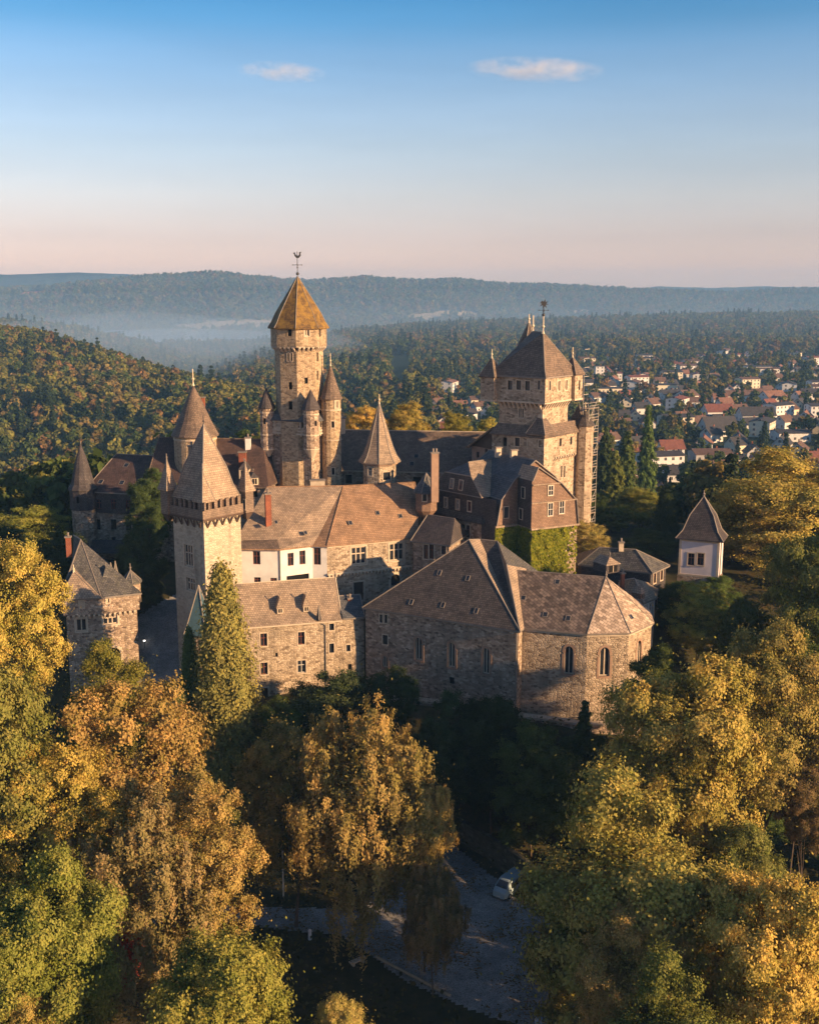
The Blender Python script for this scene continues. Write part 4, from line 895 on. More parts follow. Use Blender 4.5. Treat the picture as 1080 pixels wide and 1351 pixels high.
# ---- mansard house clad in slate, ivy on its lower walls
def mansard():
    b = Bld('slate_house', base(670, 168, 10), 'gabled house clad in brown slate with yellow green ivy on its wall', 'house')
    zb, zm, zt = 22.1, 26.0, 31.6
    K0 = Vector((*Zp(654, 693.5, zb), 0)); n = azdir(27); t = Vector((-n.y, n.x, 0)); Wd = 13.4
    prof = [(0, zb), (.75, zm), (3.1, zm + 3.0), (Wd / 2, zt), (Wd - 3.1, zm + 3.0), (Wd - .75, zm), (Wd, zb)]
    P = lambda u, z_, k=0: K0 + t * u + n * k + Vector((0, 0, z_))
    DP = 13.0
    w = MB()
    w.poly([P(u, z_) for u, z_ in prof][::-1][::-1], 0)
    w.poly([P(u, z_, -DP) for u, z_ in prof][::-1], 0); b.part('gable', w, ['clad'])
    r = MB()
    for (u0, z0), (u1, z1) in zip(prof, prof[1:]):
        r.poly([P(u0, z0, .25), P(u1, z1, .25), P(u1, z1, -DP - .2), P(u0, z0, -DP - .2)][::-1], 0)
    for k in (.25, -DP - .2):
        for (u0, z0), (u1, z1) in zip(prof, prof[1:]): r.tube(P(u0, z0, k), P(u1, z1, k), .11, 5, 1)
    r.tube(P(Wd / 2, zt, .25), P(Wd / 2, zt, -DP), .12, 6, 1); r.tube(P(.75, zm + .02, .25), P(.75, zm + .02, -DP), .12, 6, 1)
    b.part('roof', r, ['slate_blue', 'lead'])
    # projecting right bay with the same profile
    u0 = 3.75; D2 = 3.9; pr = [(u0, zb - .1), (u0, zt - 2.4), (u0 + .95, zt - .35), (u0 + 5.2, zm + 2.5), (u0 + 8.0, zm - .3), (u0 + 8.5, zb - .1)]
    w = MB(); w.poly([P(u, z_, D2) for u, z_ in pr], 0); w.poly([P(u0, pr[0][1], 0), P(u0, pr[0][1], D2), P(u0, pr[1][1], D2), P(u0, pr[1][1], 0)], 1); w.poly([P(u, z_, 0) for u, z_ in pr][::-1], 0)  # left side clad darker than the front, its shade put into the colour
    b.part('bay', w, ['clad', 'clad_dark']); r = MB()
    for (a, c), (a1, c1) in list(zip(pr, pr[1:]))[1:]:
        r.poly([P(a, c, D2 + .2), P(a1, c1, D2 + .2), P(a1, c1, -.3), P(a, c, -.3)][::-1], 0); r.tube(P(a, c, D2 + .2), P(a1, c1, D2 + .2), .1, 5, 1)
    b.part('bay_roof', r, ['slate_tan', 'lead']); mb = MB()
    mb.obox(P(u0 - .05, zm - .25, D2 + .22), t * 8.1, -n * .3, Vector((0, 0, .22))); mb.obox(P(u0 - .1, zb - .35, D2 + .3), t * 8.8, -n * .45, Vector((0, 0, .3)))
    mb.obox(P(-.2, zb - .35, .3), t * (u0 + .1), -n * .4, Vector((0, 0, .3))); mb.obox(P(u0 + .1, zm + 2.5, D2 + .2), t * 5.2, -n * .26, Vector((0, 0, .18)))
    b.part('cornice', mb, 'slate_tan')
    for px, py, hh in ((726, 647, 1.5), (725.5, 672, 2.0), (740.5, 669, 2.0)): b.applied(hit(px, py, P(0, 0, D2 + .02), n), n, .9, hh, 'cross')
    nl = -t
    for px, py in ((687, 678), (690, 650)): b.applied(hit(px, py, P(u0 - .02, 0, 0), nl), nl, .8, 1.6, 'plain')
    b.applied(P(1.7, 24.0, .03), n, .8, 1.7, 'plain')
    # lower walls
    fp = [P(0, 0), P(Wd, 0), P(Wd, 0, -DP), P(0, 0, -DP)]; b.ring([tuple(p[:2]) for p in fp], 8, zb - .05, [(662, 712, .9, 1.5, 'red')], 'stone_dark')
    f2 = [P(u0, 0, D2), P(u0 + 8.3, 0, D2), P(u0 + 8.3, 0, .02), P(u0, 0, .02)]; b.ring([tuple(p[:2]) for p in f2], 8, zb - .12, [(731, 704, .9, 1.6, 'cross'), (746, 703, .9, 1.6, 'cross'), (718, 706, .8, 1.5, 'hole'), (727, 731, 1.0, 1.8, 'red'), (742, 731, .9, 1.8, 'red')], 'stone_dark', skip=(2,))
    # left wing: gable towards the left front
    L0, L1 = Vector((*Zp(573, 675.5, zb), 0)), Vector((*Zp(635, 689, zb), 0)); d = (L1 - L0).normalized(); m = Vector((d.y, -d.x, 0)); Wl = (L1 - L0).length; Dl = 13
    Q = lambda u, z_, k=0: L0 + d * u + m * k + Vector((0, 0, z_))
    fp = [Q(0, 0), Q(Wl, 0), Q(Wl, 0, -Dl), Q(0, 0, -Dl)]; b.ring([tuple(p[:2]) for p in fp], 8, zb - .05, [(586, 692, .8, 1.8, 'red'), (600.5, 696, .8, 1.8, 'red'), (610, 700, .9, 2.0, 'hole'), (617, 701, .9, 2.0, 'red')], 'stone_dark')
    g = grow([tuple(p[:2]) for p in fp], .7); mb = MB(); mb.rings([[(x, y, zb - .2) for x, y in g], [(x, y, zb) for x, y in g], [(x, y, zb + .95) for x, y in [tuple(p[:2]) for p in fp]]], 0, bot=True); b.part('skirt_roof', mb, 'slate')
    b.ring([tuple(p[:2]) for p in fp], zb + .5, zm, [(588, 663, .7, 1.5, 'cross'), (603.5, 665.5, .7, 1.5, 'cross'), (619, 668, .7, 1.5, 'red')], 'clad_dark')
    pf = [(-.5, zm), (2.4, zm + 2.9), (Wl / 2, zm + 4.6), (Wl - 2.4, zm + 2.9), (Wl + .5, zm)]
    w = MB(); w.poly([Q(*pf[0], .5), Q(*pf[4], .5), Q(*pf[3], .0), Q(*pf[1], .0)], 0); tp = Q(*pf[2], -2.2)
    w.poly([Q(*pf[1], 0), Q(*pf[3], 0), tp], 1); e = -Dl
    w.poly([Q(*pf[4], .5), Q(*pf[4], e), Q(*pf[3], e), Q(*pf[3], 0)], 2); w.poly([Q(*pf[3], 0), Q(*pf[3], e), Q(*pf[2], e), tp], 2)  # sunward slopes in tan, the others in blue slate: light put into the colour
    w.poly([Q(*pf[0], e), Q(*pf[0], .5), Q(*pf[1], 0), Q(*pf[1], e)], 1); w.poly([Q(*pf[1], e), Q(*pf[1], 0), tp, Q(*pf[2], e)], 1); w.poly([Q(*pf[k], e) for k in range(5)][::-1], 1)
    w.poly([Q(*pf[0], .5), Q(*pf[0], e), Q(*pf[4], e), Q(*pf[4], .5)], 1)
    for a_, c_ in ((Q(*pf[1], 0), Q(*pf[3], 0)), (Q(*pf[3], 0), Q(*pf[4], .5)), (tp, Q(*pf[2], e)), (Q(*pf[0], .5), Q(*pf[1], 0)), (Q(*pf[0], .5), Q(*pf[4], .5))): w.tube(a_, c_, .09, 5, 3)
    b.part('roof', w, ['slate', 'slate_blue', 'slate_tan', 'lead'])
    gn = (Q(*pf[4], .5) - Q(*pf[0], .5)).cross(Q(*pf[1], 0) - Q(*pf[0], .5)).normalized()
    for px, py in ((596, 638), (608, 640)): b.applied(hit(px, py, Q(*pf[0], .5), gn), gn, .75, 1.5, 'red')
    # link wall between the two bodies
    b.wall(tuple(L1[:2]), tuple(K0[:2]), 8, zm, (), 'clad_dark')
    # round bay with a cone roof and the tall chimney left of it
    o = at(562, 660, 168); p = ngon(o.x, 168, 1.75, 8, R(-22.5)); zz = lambda py: at(562, py, 168).z
    b.ring(p, zz(672), zz(648), [(560, 656, .6, 1.2, 'plain')], 'clad'); b.spire(grow(p, .3), [(1, zz(648))], zz(624), ['slate_blue', 'lead'], 'turret_roof'); mb = MB(); mb.rings([[(x, y, zz(684)) for x, y in scalep(p, .3)], [(x, y, zz(672)) for x, y in p]]); b.part('turret_base', mb, 'clad')
    c = at(573, 640, 165.5); b.chimney(c.x, 165.5, at(573, 662, 165.5).z, at(573, 598, 165.5).z, .9, 1.1, 10, 'trim_red', 2, 'lead')
    c = P(Wd / 2, 0, -6); b.chimney(c.x, c.y, zt - .6, zt + .8, .8, 1.0, 20, 'trim', 0); c = P(Wd / 2 - 1, 0, -9); b.chimney(c.x, c.y, zt - .6, zt + .9, .7, .9, 20, 'trim', 0)
    b.done(); return b, P, u0, D2, Wd, zb
MH = mansard()

# ---- low connecting wing between the hall and the chapel
def link():
    b = Bld('link_building', base(572, 161, 6), 'low dark linking building squeezed between the hall and the chapel roof', 'house')
    A = at(545, 712, 163); B = at(592, 720, 160); q = [(A.x, A.y), (B.x, B.y), (B.x + 3, B.y + 8), (A.x + 3, A.y + 8)]; z1 = at(560, 716, 161.5).z
    b.ring(q, 5, z1, [(562, 728, .8, 2.2, 'red'), (569, 728, .8, 2.2, 'red'), (585, 725, .7, 1.6, 'red')], 'stone_dark')
    g = [(x, y, z1) for x, y in grow(q, .35)]; b.roof(g, [Vector((A.x + 2.2, A.y + 4, z1 + 3.2)), Vector((B.x + 1, B.y + 4, z1 + 3.2))], [[0, 1, 5, 4], [1, 2, 5], [2, 3, 4, 5], [3, 0, 4]], ['clad_dark', 'lead'], caps=[(0, 4), (4, 5)])
    b.done()
link()

# ---- long range at the back, with the octagonal stair tower in front
def back_range():
    b = Bld('palace_range', base(550, 200, 10), 'long slate roofed range behind the courtyard between the two big towers', 'house')
    A = at(436, 622, 194); B = at(660, 625, 190); q = [(A.x, A.y), (B.x, B.y), (B.x + 1.5, B.y + 13), (A.x + 1.5, A.y + 13)]; ez = at(550, 622, 192).z
    b.ring(q, 8, ez, [(550, 636, 1.5, 1.8, 'hole'), (590, 640, 1.2, 1.8, 'hole'), (460, 632, 1.2, 1.6, 'plain')], 'stone_dark')
    rz = at(450, 566.5, 201).z; g = [(x, y, ez) for x, y in grow(q, .4)]
    b.roof(g, [Vector((A.x + .5, A.y + 6.6, rz)), Vector((B.x + .5, B.y + 6.6, rz))], [[0, 1, 5, 4], [1, 2, 5], [2, 3, 4, 5], [3, 0, 4]], ['slate_brown', 'trim'], caps=[(4, 5)])
    c = at(544, 560, 201); b.chimney(at(452, 560, 200).x, 200, rz - 1, at(452, 552, 200).z, .7, .9, 0, 'trim', 1)
    for px, py in ((543, 612), (549, 602), (480, 600)): b.skylight(px, py, g[0], g[1], (A.x + .5, A.y + 6.6, rz), .7, .8)
    b.done()
    s = Bld('stair_tower', base(502, 184, 8), 'octagonal stair tower with a tall sunlit tan cone roof beside the keep', 'tower')
    p = at(500.5, 600, 184); o = ngon(p.x, 184, 2.75, 8, R(-90)); z = lambda py: at(500, py, 184).z
    s.ring(o, 8, z(609), [(484, 622, .7, 1.4, 'cross'), (510, 628, 1.3, 1.3, 'plain')], 'stone'); s.spire(grow(o, .75), [(1.0, z(608)), (.8, z(600)), (.62, z(588))], z(531), ['slate_tan', 'lead'], capr=.09); s.finial((p.x, 184, z(531)), 1.4, .07)
    mb = MB(); mb.prism(grow(o, .3), z(612), z(609)); s.part('cornice', mb, 'trim_red'); s.done()
    # gable with stepped timber between range and square tower
    t = Bld('half_timbered_gable', base(636, 186, 10), 'small gabled building with a sloping sunlit eave left of the square tower', 'house')
    A = at(622, 620, 187); B = at(650, 620, 182); q = [(A.x, A.y), (B.x, B.y), (B.x + 3, B.y + 6), (A.x + 3, A.y + 6)]; z0, z1 = at(640, 590, 185).z, at(640, 562, 185).z
    t.ring(q, 8, z0, [(630, 600, .7, 1.0, 'hole'), (641, 596, .7, 1.0, 'hole')], 'trim_red')
    Av, Bv = Vector((A.x, A.y, z0)), Vector((B.x, B.y, z0)); mb = MB(); up = Vector((0, 0, z1 - z0)); bk = Vector((3, 6, 0))
    mb.poly([Av, Bv, Bv + up]); mb.poly([Bv + bk, Av + bk, Bv + bk + up]); t.part('gable', mb, 'timber'); rf = MB(); k = Vector((-.4, -.5, 0))
    rf.obox(Av + k + Vector((-.6, 0, -.4)), (Bv + up) - Av + Vector((.8, 0, .4)), bk - k * 2, Vector((-.1, -.1, .25))); t.part('roof', rf, 'slate_tan'); t.done()
back_range()

# ---- old wing with the two round towers at the back left
def old_wing():
    b = Bld('old_wing', base(165, 188, 4), 'dark castle wing with slate clad upper floor beside a thin round turret', 'house')
    A = at(118, 650, 186); B = at(212, 652, 182.5); q = [(A.x, A.y), (B.x, B.y), (B.x + 3, B.y + 13), (A.x + 3, A.y + 13)]; z = lambda py: at(165, py, 184).z
    b.ring(q, 0, z(678), [(129, 692, 1.1, 1.8, 'hole'), (150, 692, 1.1, 1.8, 'hole'), (169.5, 693, 1.1, 1.8, 'hole'), (190, 694, 1.1, 1.8, 'hole'), (150, 712, .8, .9, 'hole')], 'stone_dark'); g = grow(q, .35)
    b.ring(g, z(678), z(650), [(130.5, 665, 1.0, 1.6, 'plaster'), (150, 665, 1.0, 1.6, 'plaster'), (170, 666, 1.0, 1.6, 'plaster'), (190, 667, 1.0, 1.6, 'plaster')], 'clad_dark')
    e = [(x, y, z(650)) for x, y in grow(g, .35)]; rz = at(165, 601, 190.5).z; r0, r1 = Vector((A.x + 3.2, A.y + 6.5, rz)), Vector((B.x + 1.5, B.y + 6.5, rz))
    b.roof(e, [r0, r1], [[0, 1, 5, 4], [1, 2, 5], [2, 3, 4, 5], [3, 0, 4]], ['slate_wing', 'lead'], caps=[(4, 5), (0, 4)])
    for px, py in ((133, 636), (161, 637), (167, 614)): b.skylight(px, py, e[0], e[1], r0, .8, .9)
    p = at(110, 650, 185.5); o = ngon(p.x, 185.5, 2.1, 12); b.ring(o, 0, z(673), [(101, 690, .6, 1.5, 'hole')], 'stone_dark'); b.ring(grow(o, .2), z(673), z(646), [(106, 660, .6, 1.2, 'hole')], 'clad_dark')
    b.spire(grow(o, .4), [(1, z(646)), (.8, z(640)), (.45, z(612))], z(585), ['clad_dark', 'lead'], 'turret_roof', False); b.finial((p.x, 185.5, z(585)), 1.4, .06, 'iron')
    lean = MB(); P = at(130, 726, 183); lean.obox((P.x - 1, P.y - 2.2, P.z), (10.5, -1.0, 0), (0, 2.6, 1.6), (0, 0, .2)); b.part('lean_to_roof', lean, 'clad_dark')
    b.done()
    c = Bld('upper_wing', base(250, 200, 8), 'dark roofed wing running behind the steep gate tower roof', 'house')
    A = at(196, 650, 184); B = at(352, 640, 181); q = [(A.x, A.y), (B.x, B.y), (B.x + 2, B.y + 14), (A.x + 2, A.y + 14)]; ez = at(240, 640, 183).z; c.ring(q, 6, ez, [(335, 650, 1.2, 1.5, 'hole')], 'stone_dark')
    e = [(x, y, ez) for x, y in grow(q, .4)]; r0, r1 = at(210, 577, 190.5), at(346, 583, 188); r1.z = r0.z
    c.roof(e, [r0, r1], [[0, 1, 5, 4], [1, 2, 5], [2, 3, 4, 5], [3, 0, 4]], ['slate_wing', 'slate_brown'], caps=[(4, 5), (0, 4)])
    k = at(327.5, 590, 187); c.chimney(k.x, 187, at(327, 600, 187).z, at(327, 578, 187).z, .7, .9, 0, 'white', 1); k = at(320, 600, 184.5); c.chimney(k.x, 184.5, at(320, 622, 184.5).z, at(320, 597, 184.5).z, .9, 1.2, 0, 'brick', 0)
    c.dormer(tuple(at(322, 632, 181.5)), 0, 1.6, 1.6, 1.2, 2.4, ('trim', 'clad_dark', 'gap', 'trim'), True); c.dormer(tuple(at(336, 640, 180.5)), 30, 1.4, 1.2, .9, 2.0, ('trim', 'clad_dark', 'gap', 'trim'), True)
    c.done()
    t = Bld('round_tower', base(257, 188, 8), 'round tower at the back left under a smooth brown cone roof', 'tower')
    p = at(257.5, 575, 187.5); o = ngon(p.x, 187.5, 3.6, 24); z = lambda py: at(257, py, 187.5).z
    t.ring(o, 8, z(574), (), 'stone_keep'); mb = MB(); mb.prism(grow(o, .1), z(579), z(577)); t.part('string_course', mb, 'trim')
    t.spire(grow(o, .45), [(1, z(573)), (.86, z(565)), (.68, z(554)), (.36, z(530))], z(507), ['slate_brown', 'lead'], caps=False, smooth=True); t.finial((p.x, 187.5, z(507)), 2.6, .1)
    c = at(267.5, 540, 188.5); t.chimney(c.x, 189, z(555), z(526), .5, .65, 0, 'brick', 0); t.done()
old_wing()

# ---- gatehouse at the front left
def gatehouse():
    b = Bld('gatehouse', base(125, 155, 0), 'low stone gatehouse with an arched passage, speckled steep roof and red chimney', 'house')
    ez = 14.6; A = Vector((*Zp(86, 789, ez), 0)); n1 = azdir(10); t1 = Vector((-n1.y, n1.x, 0)); w1 = 4.9; B = A + t1 * w1; n2 = azdir(26); t2 = Vector((-n2.y, n2.x, 0)); Cc = B + t2 * 4.9
    D = Cc - n2 * 11; E = A - n1 * 12; q = [tuple(p[:2]) for p in (A, B, Cc, D, E)]
    b.ring(q, 0, 12.1, [(107.5, 824.5, 1.5, 1.9, 'double'), (142.5, 817, 2.0, 1.6, 'triple'), (150, 869, 2.1, 3.3, 'gate')], 'stone_dark'); g = grow(q, .32)
    b.ring(g, 12.1, ez - .3, [(108, 797, .5, 1.1, 'double'), (142.5, 790, .4, 1.1, 'double')], 'stone_dark')
    b.ring(g, ez - .3, ez, (), 'stone_dark'); b.corbels(q, 11.4, 12.1, .32, .3, .62, 'trim', edges=(0, 1))
    e = [(x, y, ez) for x, y in grow(g, .35)]; ap = at(107, 712, 157); ap2 = at(98, 716, 161); ap2.z = ap.z - .2
    b.roof(e, [ap, ap2], [[0, 1, 5], [1, 2, 5], [2, 3, 6, 5], [3, 4, 6], [4, 0, 5, 6]], ['slate_house', 'lead'], caps=[(5, 6), (1, 5), (0, 5)])
    # pent roof of the front gable, its sunlight put into tan slate
    c = at(97.5, 752, 152.6); f0, f1 = Vector(e[0]), Vector(e[1]); mb = MB(); o = n1 * .25
    tip = at(97.5, 754, 151.2); mb.poly([f0 + o + Vector((0, 0, .05)), f1 + o + Vector((0, 0, .05)), tip]); back = tip - n1 * 3.0
    mb.poly([f1 + o + Vector((0, 0, .05)), f1 - n1 * 3, back, tip]); mb.poly([f0 - n1 * 3, f0 + o + Vector((0, 0, .05)), tip, back]); mb.tube(f0 + o, tip, .08, 5, 1); mb.tube(f1 + o, tip, .08, 5, 1); b.part('gable_roof', mb, ['slate_tan', 'lead']); b.finial(tip, 1.0, .08, 'gold')
    # corner turret
    p = at(173, 770, 154); o = ngon(p.x, 154, 1.35, 8, R(-22)); z = lambda py: at(173, py, 154).z
    b.ring(o, z(795), z(767), [(171, 781, .35, .8, 'slit'), (176, 781, .35, .8, 'slit')], 'stone_dark'); b.spire(grow(o, .25), [(1, z(767))], z(752), ['slate_house', 'lead'], 'turret_roof'); b.finial((p.x, 154, z(752)), 1.0, .07, 'lead')
    mb = MB(); mb.rings([[(x, y, z(806)) for x, y in scalep(o, .25)], [(x, y, z(795)) for x, y in o]]); b.part('turret_base', mb, 'stone_dark')
    c = at(91, 722, 155.5); b.chimney(c.x, 155.5, z(738), z(712), .6, .7, 10, 'brick', 1)
    b.dormer(tuple(at(141.5, 767, 152.5)), 26, .9, .7, 1.4, 2.0, ('frame_red', 'slate_house', 'gap', 'frame_red'))
    for px, py in ((152, 740), (146, 742), (60, 752), (73, 758)):
        v = at(px, py, 156); b.spire(ngon(v.x, 156, .45, 6), [(1, v.z - 2.4)], v.z, ['slate_blue', 'lead'], 'pinnacle')
    b.done()
gatehouse()

# ---- hipped house behind the apse, and the pale pavilion tower
def small_houses():
    b = Bld('hip_roofed_house', base(825, 160, 4), 'small hip roofed house with red shutters behind the rounded chapel end', 'house')
    ez = 15.4; q = [Zp(766, 744, ez), Zp(858, 755, ez), Zp(878, 746, ez)]; q = [*q, (q[2][0] - 5, q[2][1] + 8), (q[0][0] + .5, q[0][1] + 6)]
    b.ring(q, 1, ez, [(863, 762, .8, 1.7, 'red'), (872, 758, .8, 1.7, 'red'), (868, 795, 1.0, 1.6, 'plain')], 'clad_dark')
    e = [(x, y, ez) for x, y in grow(q, .5)]; r0, r1 = at(790, 722, 165), at(838, 722, 163.5); r1.z = r0.z
    b.roof(e, [r0, r1], [[0, 1, 6, 5], [1, 2, 6], [2, 3, 6], [3, 4, 5, 6], [4, 0, 5]], ['slate_house', 'lead'], caps=[(5, 6), (1, 6), (0, 5), (2, 6)])
    c = r0.lerp(r1, .6); b.chimney(c.x, c.y, r0.z - .4, r0.z + .9, .6, .7, 0, 'trim', 1)
    # lower white part with tan roofs towards the chapel
    ez2 = 12.3; p = [Zp(812, 783, ez2 + 1.2), Zp(846, 795, ez2), Zp(863, 788, ez2)]; p = [*p, (p[2][0] + 1.5, p[2][1] + 6), (p[0][0] + 1.5, p[0][1] + 5)]
    b.ring(p, 0, ez2, [(851, 806, .9, 1.5, 'cross'), (858, 803, .8, 1.5, 'cross')], 'white'); e2 = [(x, y, ez2) for x, y in grow(p, .4)]; k0 = at(816, 766, 153); k1 = at(836, 763, 155.5)
    b.roof(e2, [k0, k1], [[0, 1, 6, 5], [1, 2, 6], [2, 3, 6], [3, 4, 5, 6], [4, 0, 5]], ['slate_tan', 'lead'], 'lower_roof', caps=[(1, 6), (5, 6)])
    b.dormer(tuple(at(808, 756, 151)), 28, 2.4, 1.2, 1.0, 3.0, ('clad_dark', 'slate_tan', 'gap', 'trim'), True)
    c = at(820.5, 766, 152); b.chimney(c.x, 152, at(820, 778, 152).z, at(820, 757, 152).z, .45, .5, 20, 'brick', 1)
    b.dormer(tuple(at(847, 790, 149.5)), 45, .9, .8, .9, 1.5, ('clad', 'slate_tan', 'gap', 'trim'), False)
    b.done()
    t = Bld('pavilion_tower', base(925, 166, 4), 'pale pinkish plastered pavilion tower with a steep slate tent roof and a twin window', 'tower')
    ez = 19.4; A = Vector((*Zp(896, 709, ez), 0)); n = azdir(-24); w = 6.1; q = rect(A, -24, w, 3.8); zl = at(925, 764, 164).z
    t.ring(q, zl, ez, [(911, 738, 1.0, 1.9, 'red'), (923.5, 738, 1.0, 1.9, 'red')], 'pink'); t.ring(grow(q, .1), -2, zl, [(921, 772, .7, .6, 'hole')], 'stone_dark')
    d = Vector((-n.y, n.x, 0)); mb = MB()
    for u in (.0, w - .35): mb.obox(A + d * u + n * .06 + Vector((0, 0, zl)), d * .35, -n * .1, Vector((0, 0, ez - zl)))
    mb.obox(A + n * .07 + Vector((0, 0, ez - .5)), d * w, -n * .1, Vector((0, 0, .45))); mb.obox(A + n * .12 + Vector((0, 0, zl)), d * w, -n * .14, Vector((0, 0, .3))); t.part('plaster_band', mb, 'trim')
    g = grow(q, .55); c = (sum(p[0] for p in q) / 4, sum(p[1] for p in q) / 4); ap = at(927, 656, 166)
    t.spire(g, [(1, ez), (.74, ez + 1.2), (.5, ez + 3.6)], ap.z, ['clad_dark', 'lead'], c=c, capr=.1); t.finial((*c, ap.z), .9, .08, 'lead')
    r = q[1]; mb = MB(); mb.tube((r[0] + .2, r[1] - .1, -1), (r[0] + .2, r[1] - .1, ez), .08); t.part('drainpipe', mb, 'lead'); t.done()
small_houses()

# ---- far fields among the hills
def ghit(px, py, y0=2900):
    r = ray(px, py); Y = np.arange(y0, 9000, 10.0); t = Y / r.y; d = (CAMH + r.z * t) - height(r.x * t, Y); k = np.argmax(d < 0)
    return (float(r.x * t[k]), float(Y[k]))
simple('stubble', (.36, .29, .19), .95, .1, .2, .004); simple('red_earth', (.38, .17, .10), .95, .1, .25, .006); M.update({k: MATS[k] for k in ('stubble', 'red_earth')})
FIELDS = []
for nm, L, mt, lab in (('field', [(215, 433), (285, 426), (372, 424), (400, 430), (350, 436), (260, 440)], 'stubble', 'pale stubble field in the far valley left of the keep'),
                   ('field', [(505, 425), (545, 416), (628, 414), (645, 421), (560, 427)], 'stubble', 'pale field beyond the ridge left of the square tower'),
                   ('field', [(735, 414), (770, 410), (800, 411), (770, 417)], 'stubble', 'small pale field beyond the ridge right of the square tower'),
                   ('field', [(20, 392), (42, 385), (74, 388), (45, 395)], 'red_earth', 'patch of bare red earth on the far hillside')):
    P = [ghit(*p) for p in L]; FIELDS.append(P); sheet(nm, P, 2.5, mt, lab, 22.0)

# ================================================================== TREES
def leafmat(name, stops, trans=.32, tint=True):
    m = bpy.data.materials.new(name); m.use_nodes = True; nt = m.node_tree; nt.nodes.clear()
    o = N(nt, 'ShaderNodeOutputMaterial'); a = N(nt, 'ShaderNodeAttribute', attribute_name='rnd'); oi = N(nt, 'ShaderNodeObjectInfo')
    c = rampn(nt, a.outputs['Fac'], stops); c = mixc(nt, c, oi.outputs['Color'], 1.0, 'MULTIPLY') if tint else c
    h = N(nt, 'ShaderNodeHueSaturation'); nt.links.new(c, h.inputs['Color'])
    v = N(nt, 'ShaderNodeMapRange'); v.inputs[3].default_value = .8; v.inputs[4].default_value = 1.2; nt.links.new(oi.outputs['Random'], v.inputs[0]); nt.links.new(v.outputs[0], h.inputs['Value'])
    d = N(nt, 'ShaderNodeBsdfDiffuse'); t = N(nt, 'ShaderNodeBsdfTranslucent'); x = N(nt, 'ShaderNodeMixShader'); x.inputs[0].default_value = trans
    nt.links.new(h.outputs[0], d.inputs[0]); nt.links.new(h.outputs[0], t.inputs[0]); nt.links.new(d.outputs[0], x.inputs[1]); nt.links.new(t.outputs[0], x.inputs[2])
    nt.links.new(x.outputs[0], o.inputs[0]); M[name] = m
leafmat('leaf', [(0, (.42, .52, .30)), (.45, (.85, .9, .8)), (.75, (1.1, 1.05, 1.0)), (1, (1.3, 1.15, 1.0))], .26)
leafmat('needle', [(0, (.45, .5, .45)), (.5, (.9, .95, .9)), (1, (1.4, 1.25, 1.0))], .2)
M['bark'] = simple('bark', (.10, .075, .055), .95, .1, .3, 3.0)
def unit(v): return v / np.maximum(np.linalg.norm(v, axis=-1, keepdims=True), 1e-9)
def leaf_quads(rng, pos, nrm, size, rnd, droop=0.0, aspect=1.35):
    n = len(pos); nn = unit(nrm + rng.normal(0, .42, (n, 3))); r = rng.normal(0, 1, (n, 3)); r[:, 2] -= droop * 2
    t = unit(np.cross(nn, np.cross(r, nn) + 1e-6)); t = unit(r - nn * (r * nn).sum(1, keepdims=True)); b = np.cross(nn, t)
    s = size * rng.uniform(.6, 1.35, (n, 1)); h = t * s * aspect / 2; w = b * s / 2
    V = np.stack([pos - h, pos + w * .9 - h * .1, pos + h, pos - w * .9 - h * .1], 1).reshape(-1, 3)   # pointed leaf-sprays, rhombic
    return V, np.repeat(rnd[:, None], 1, 1).ravel()
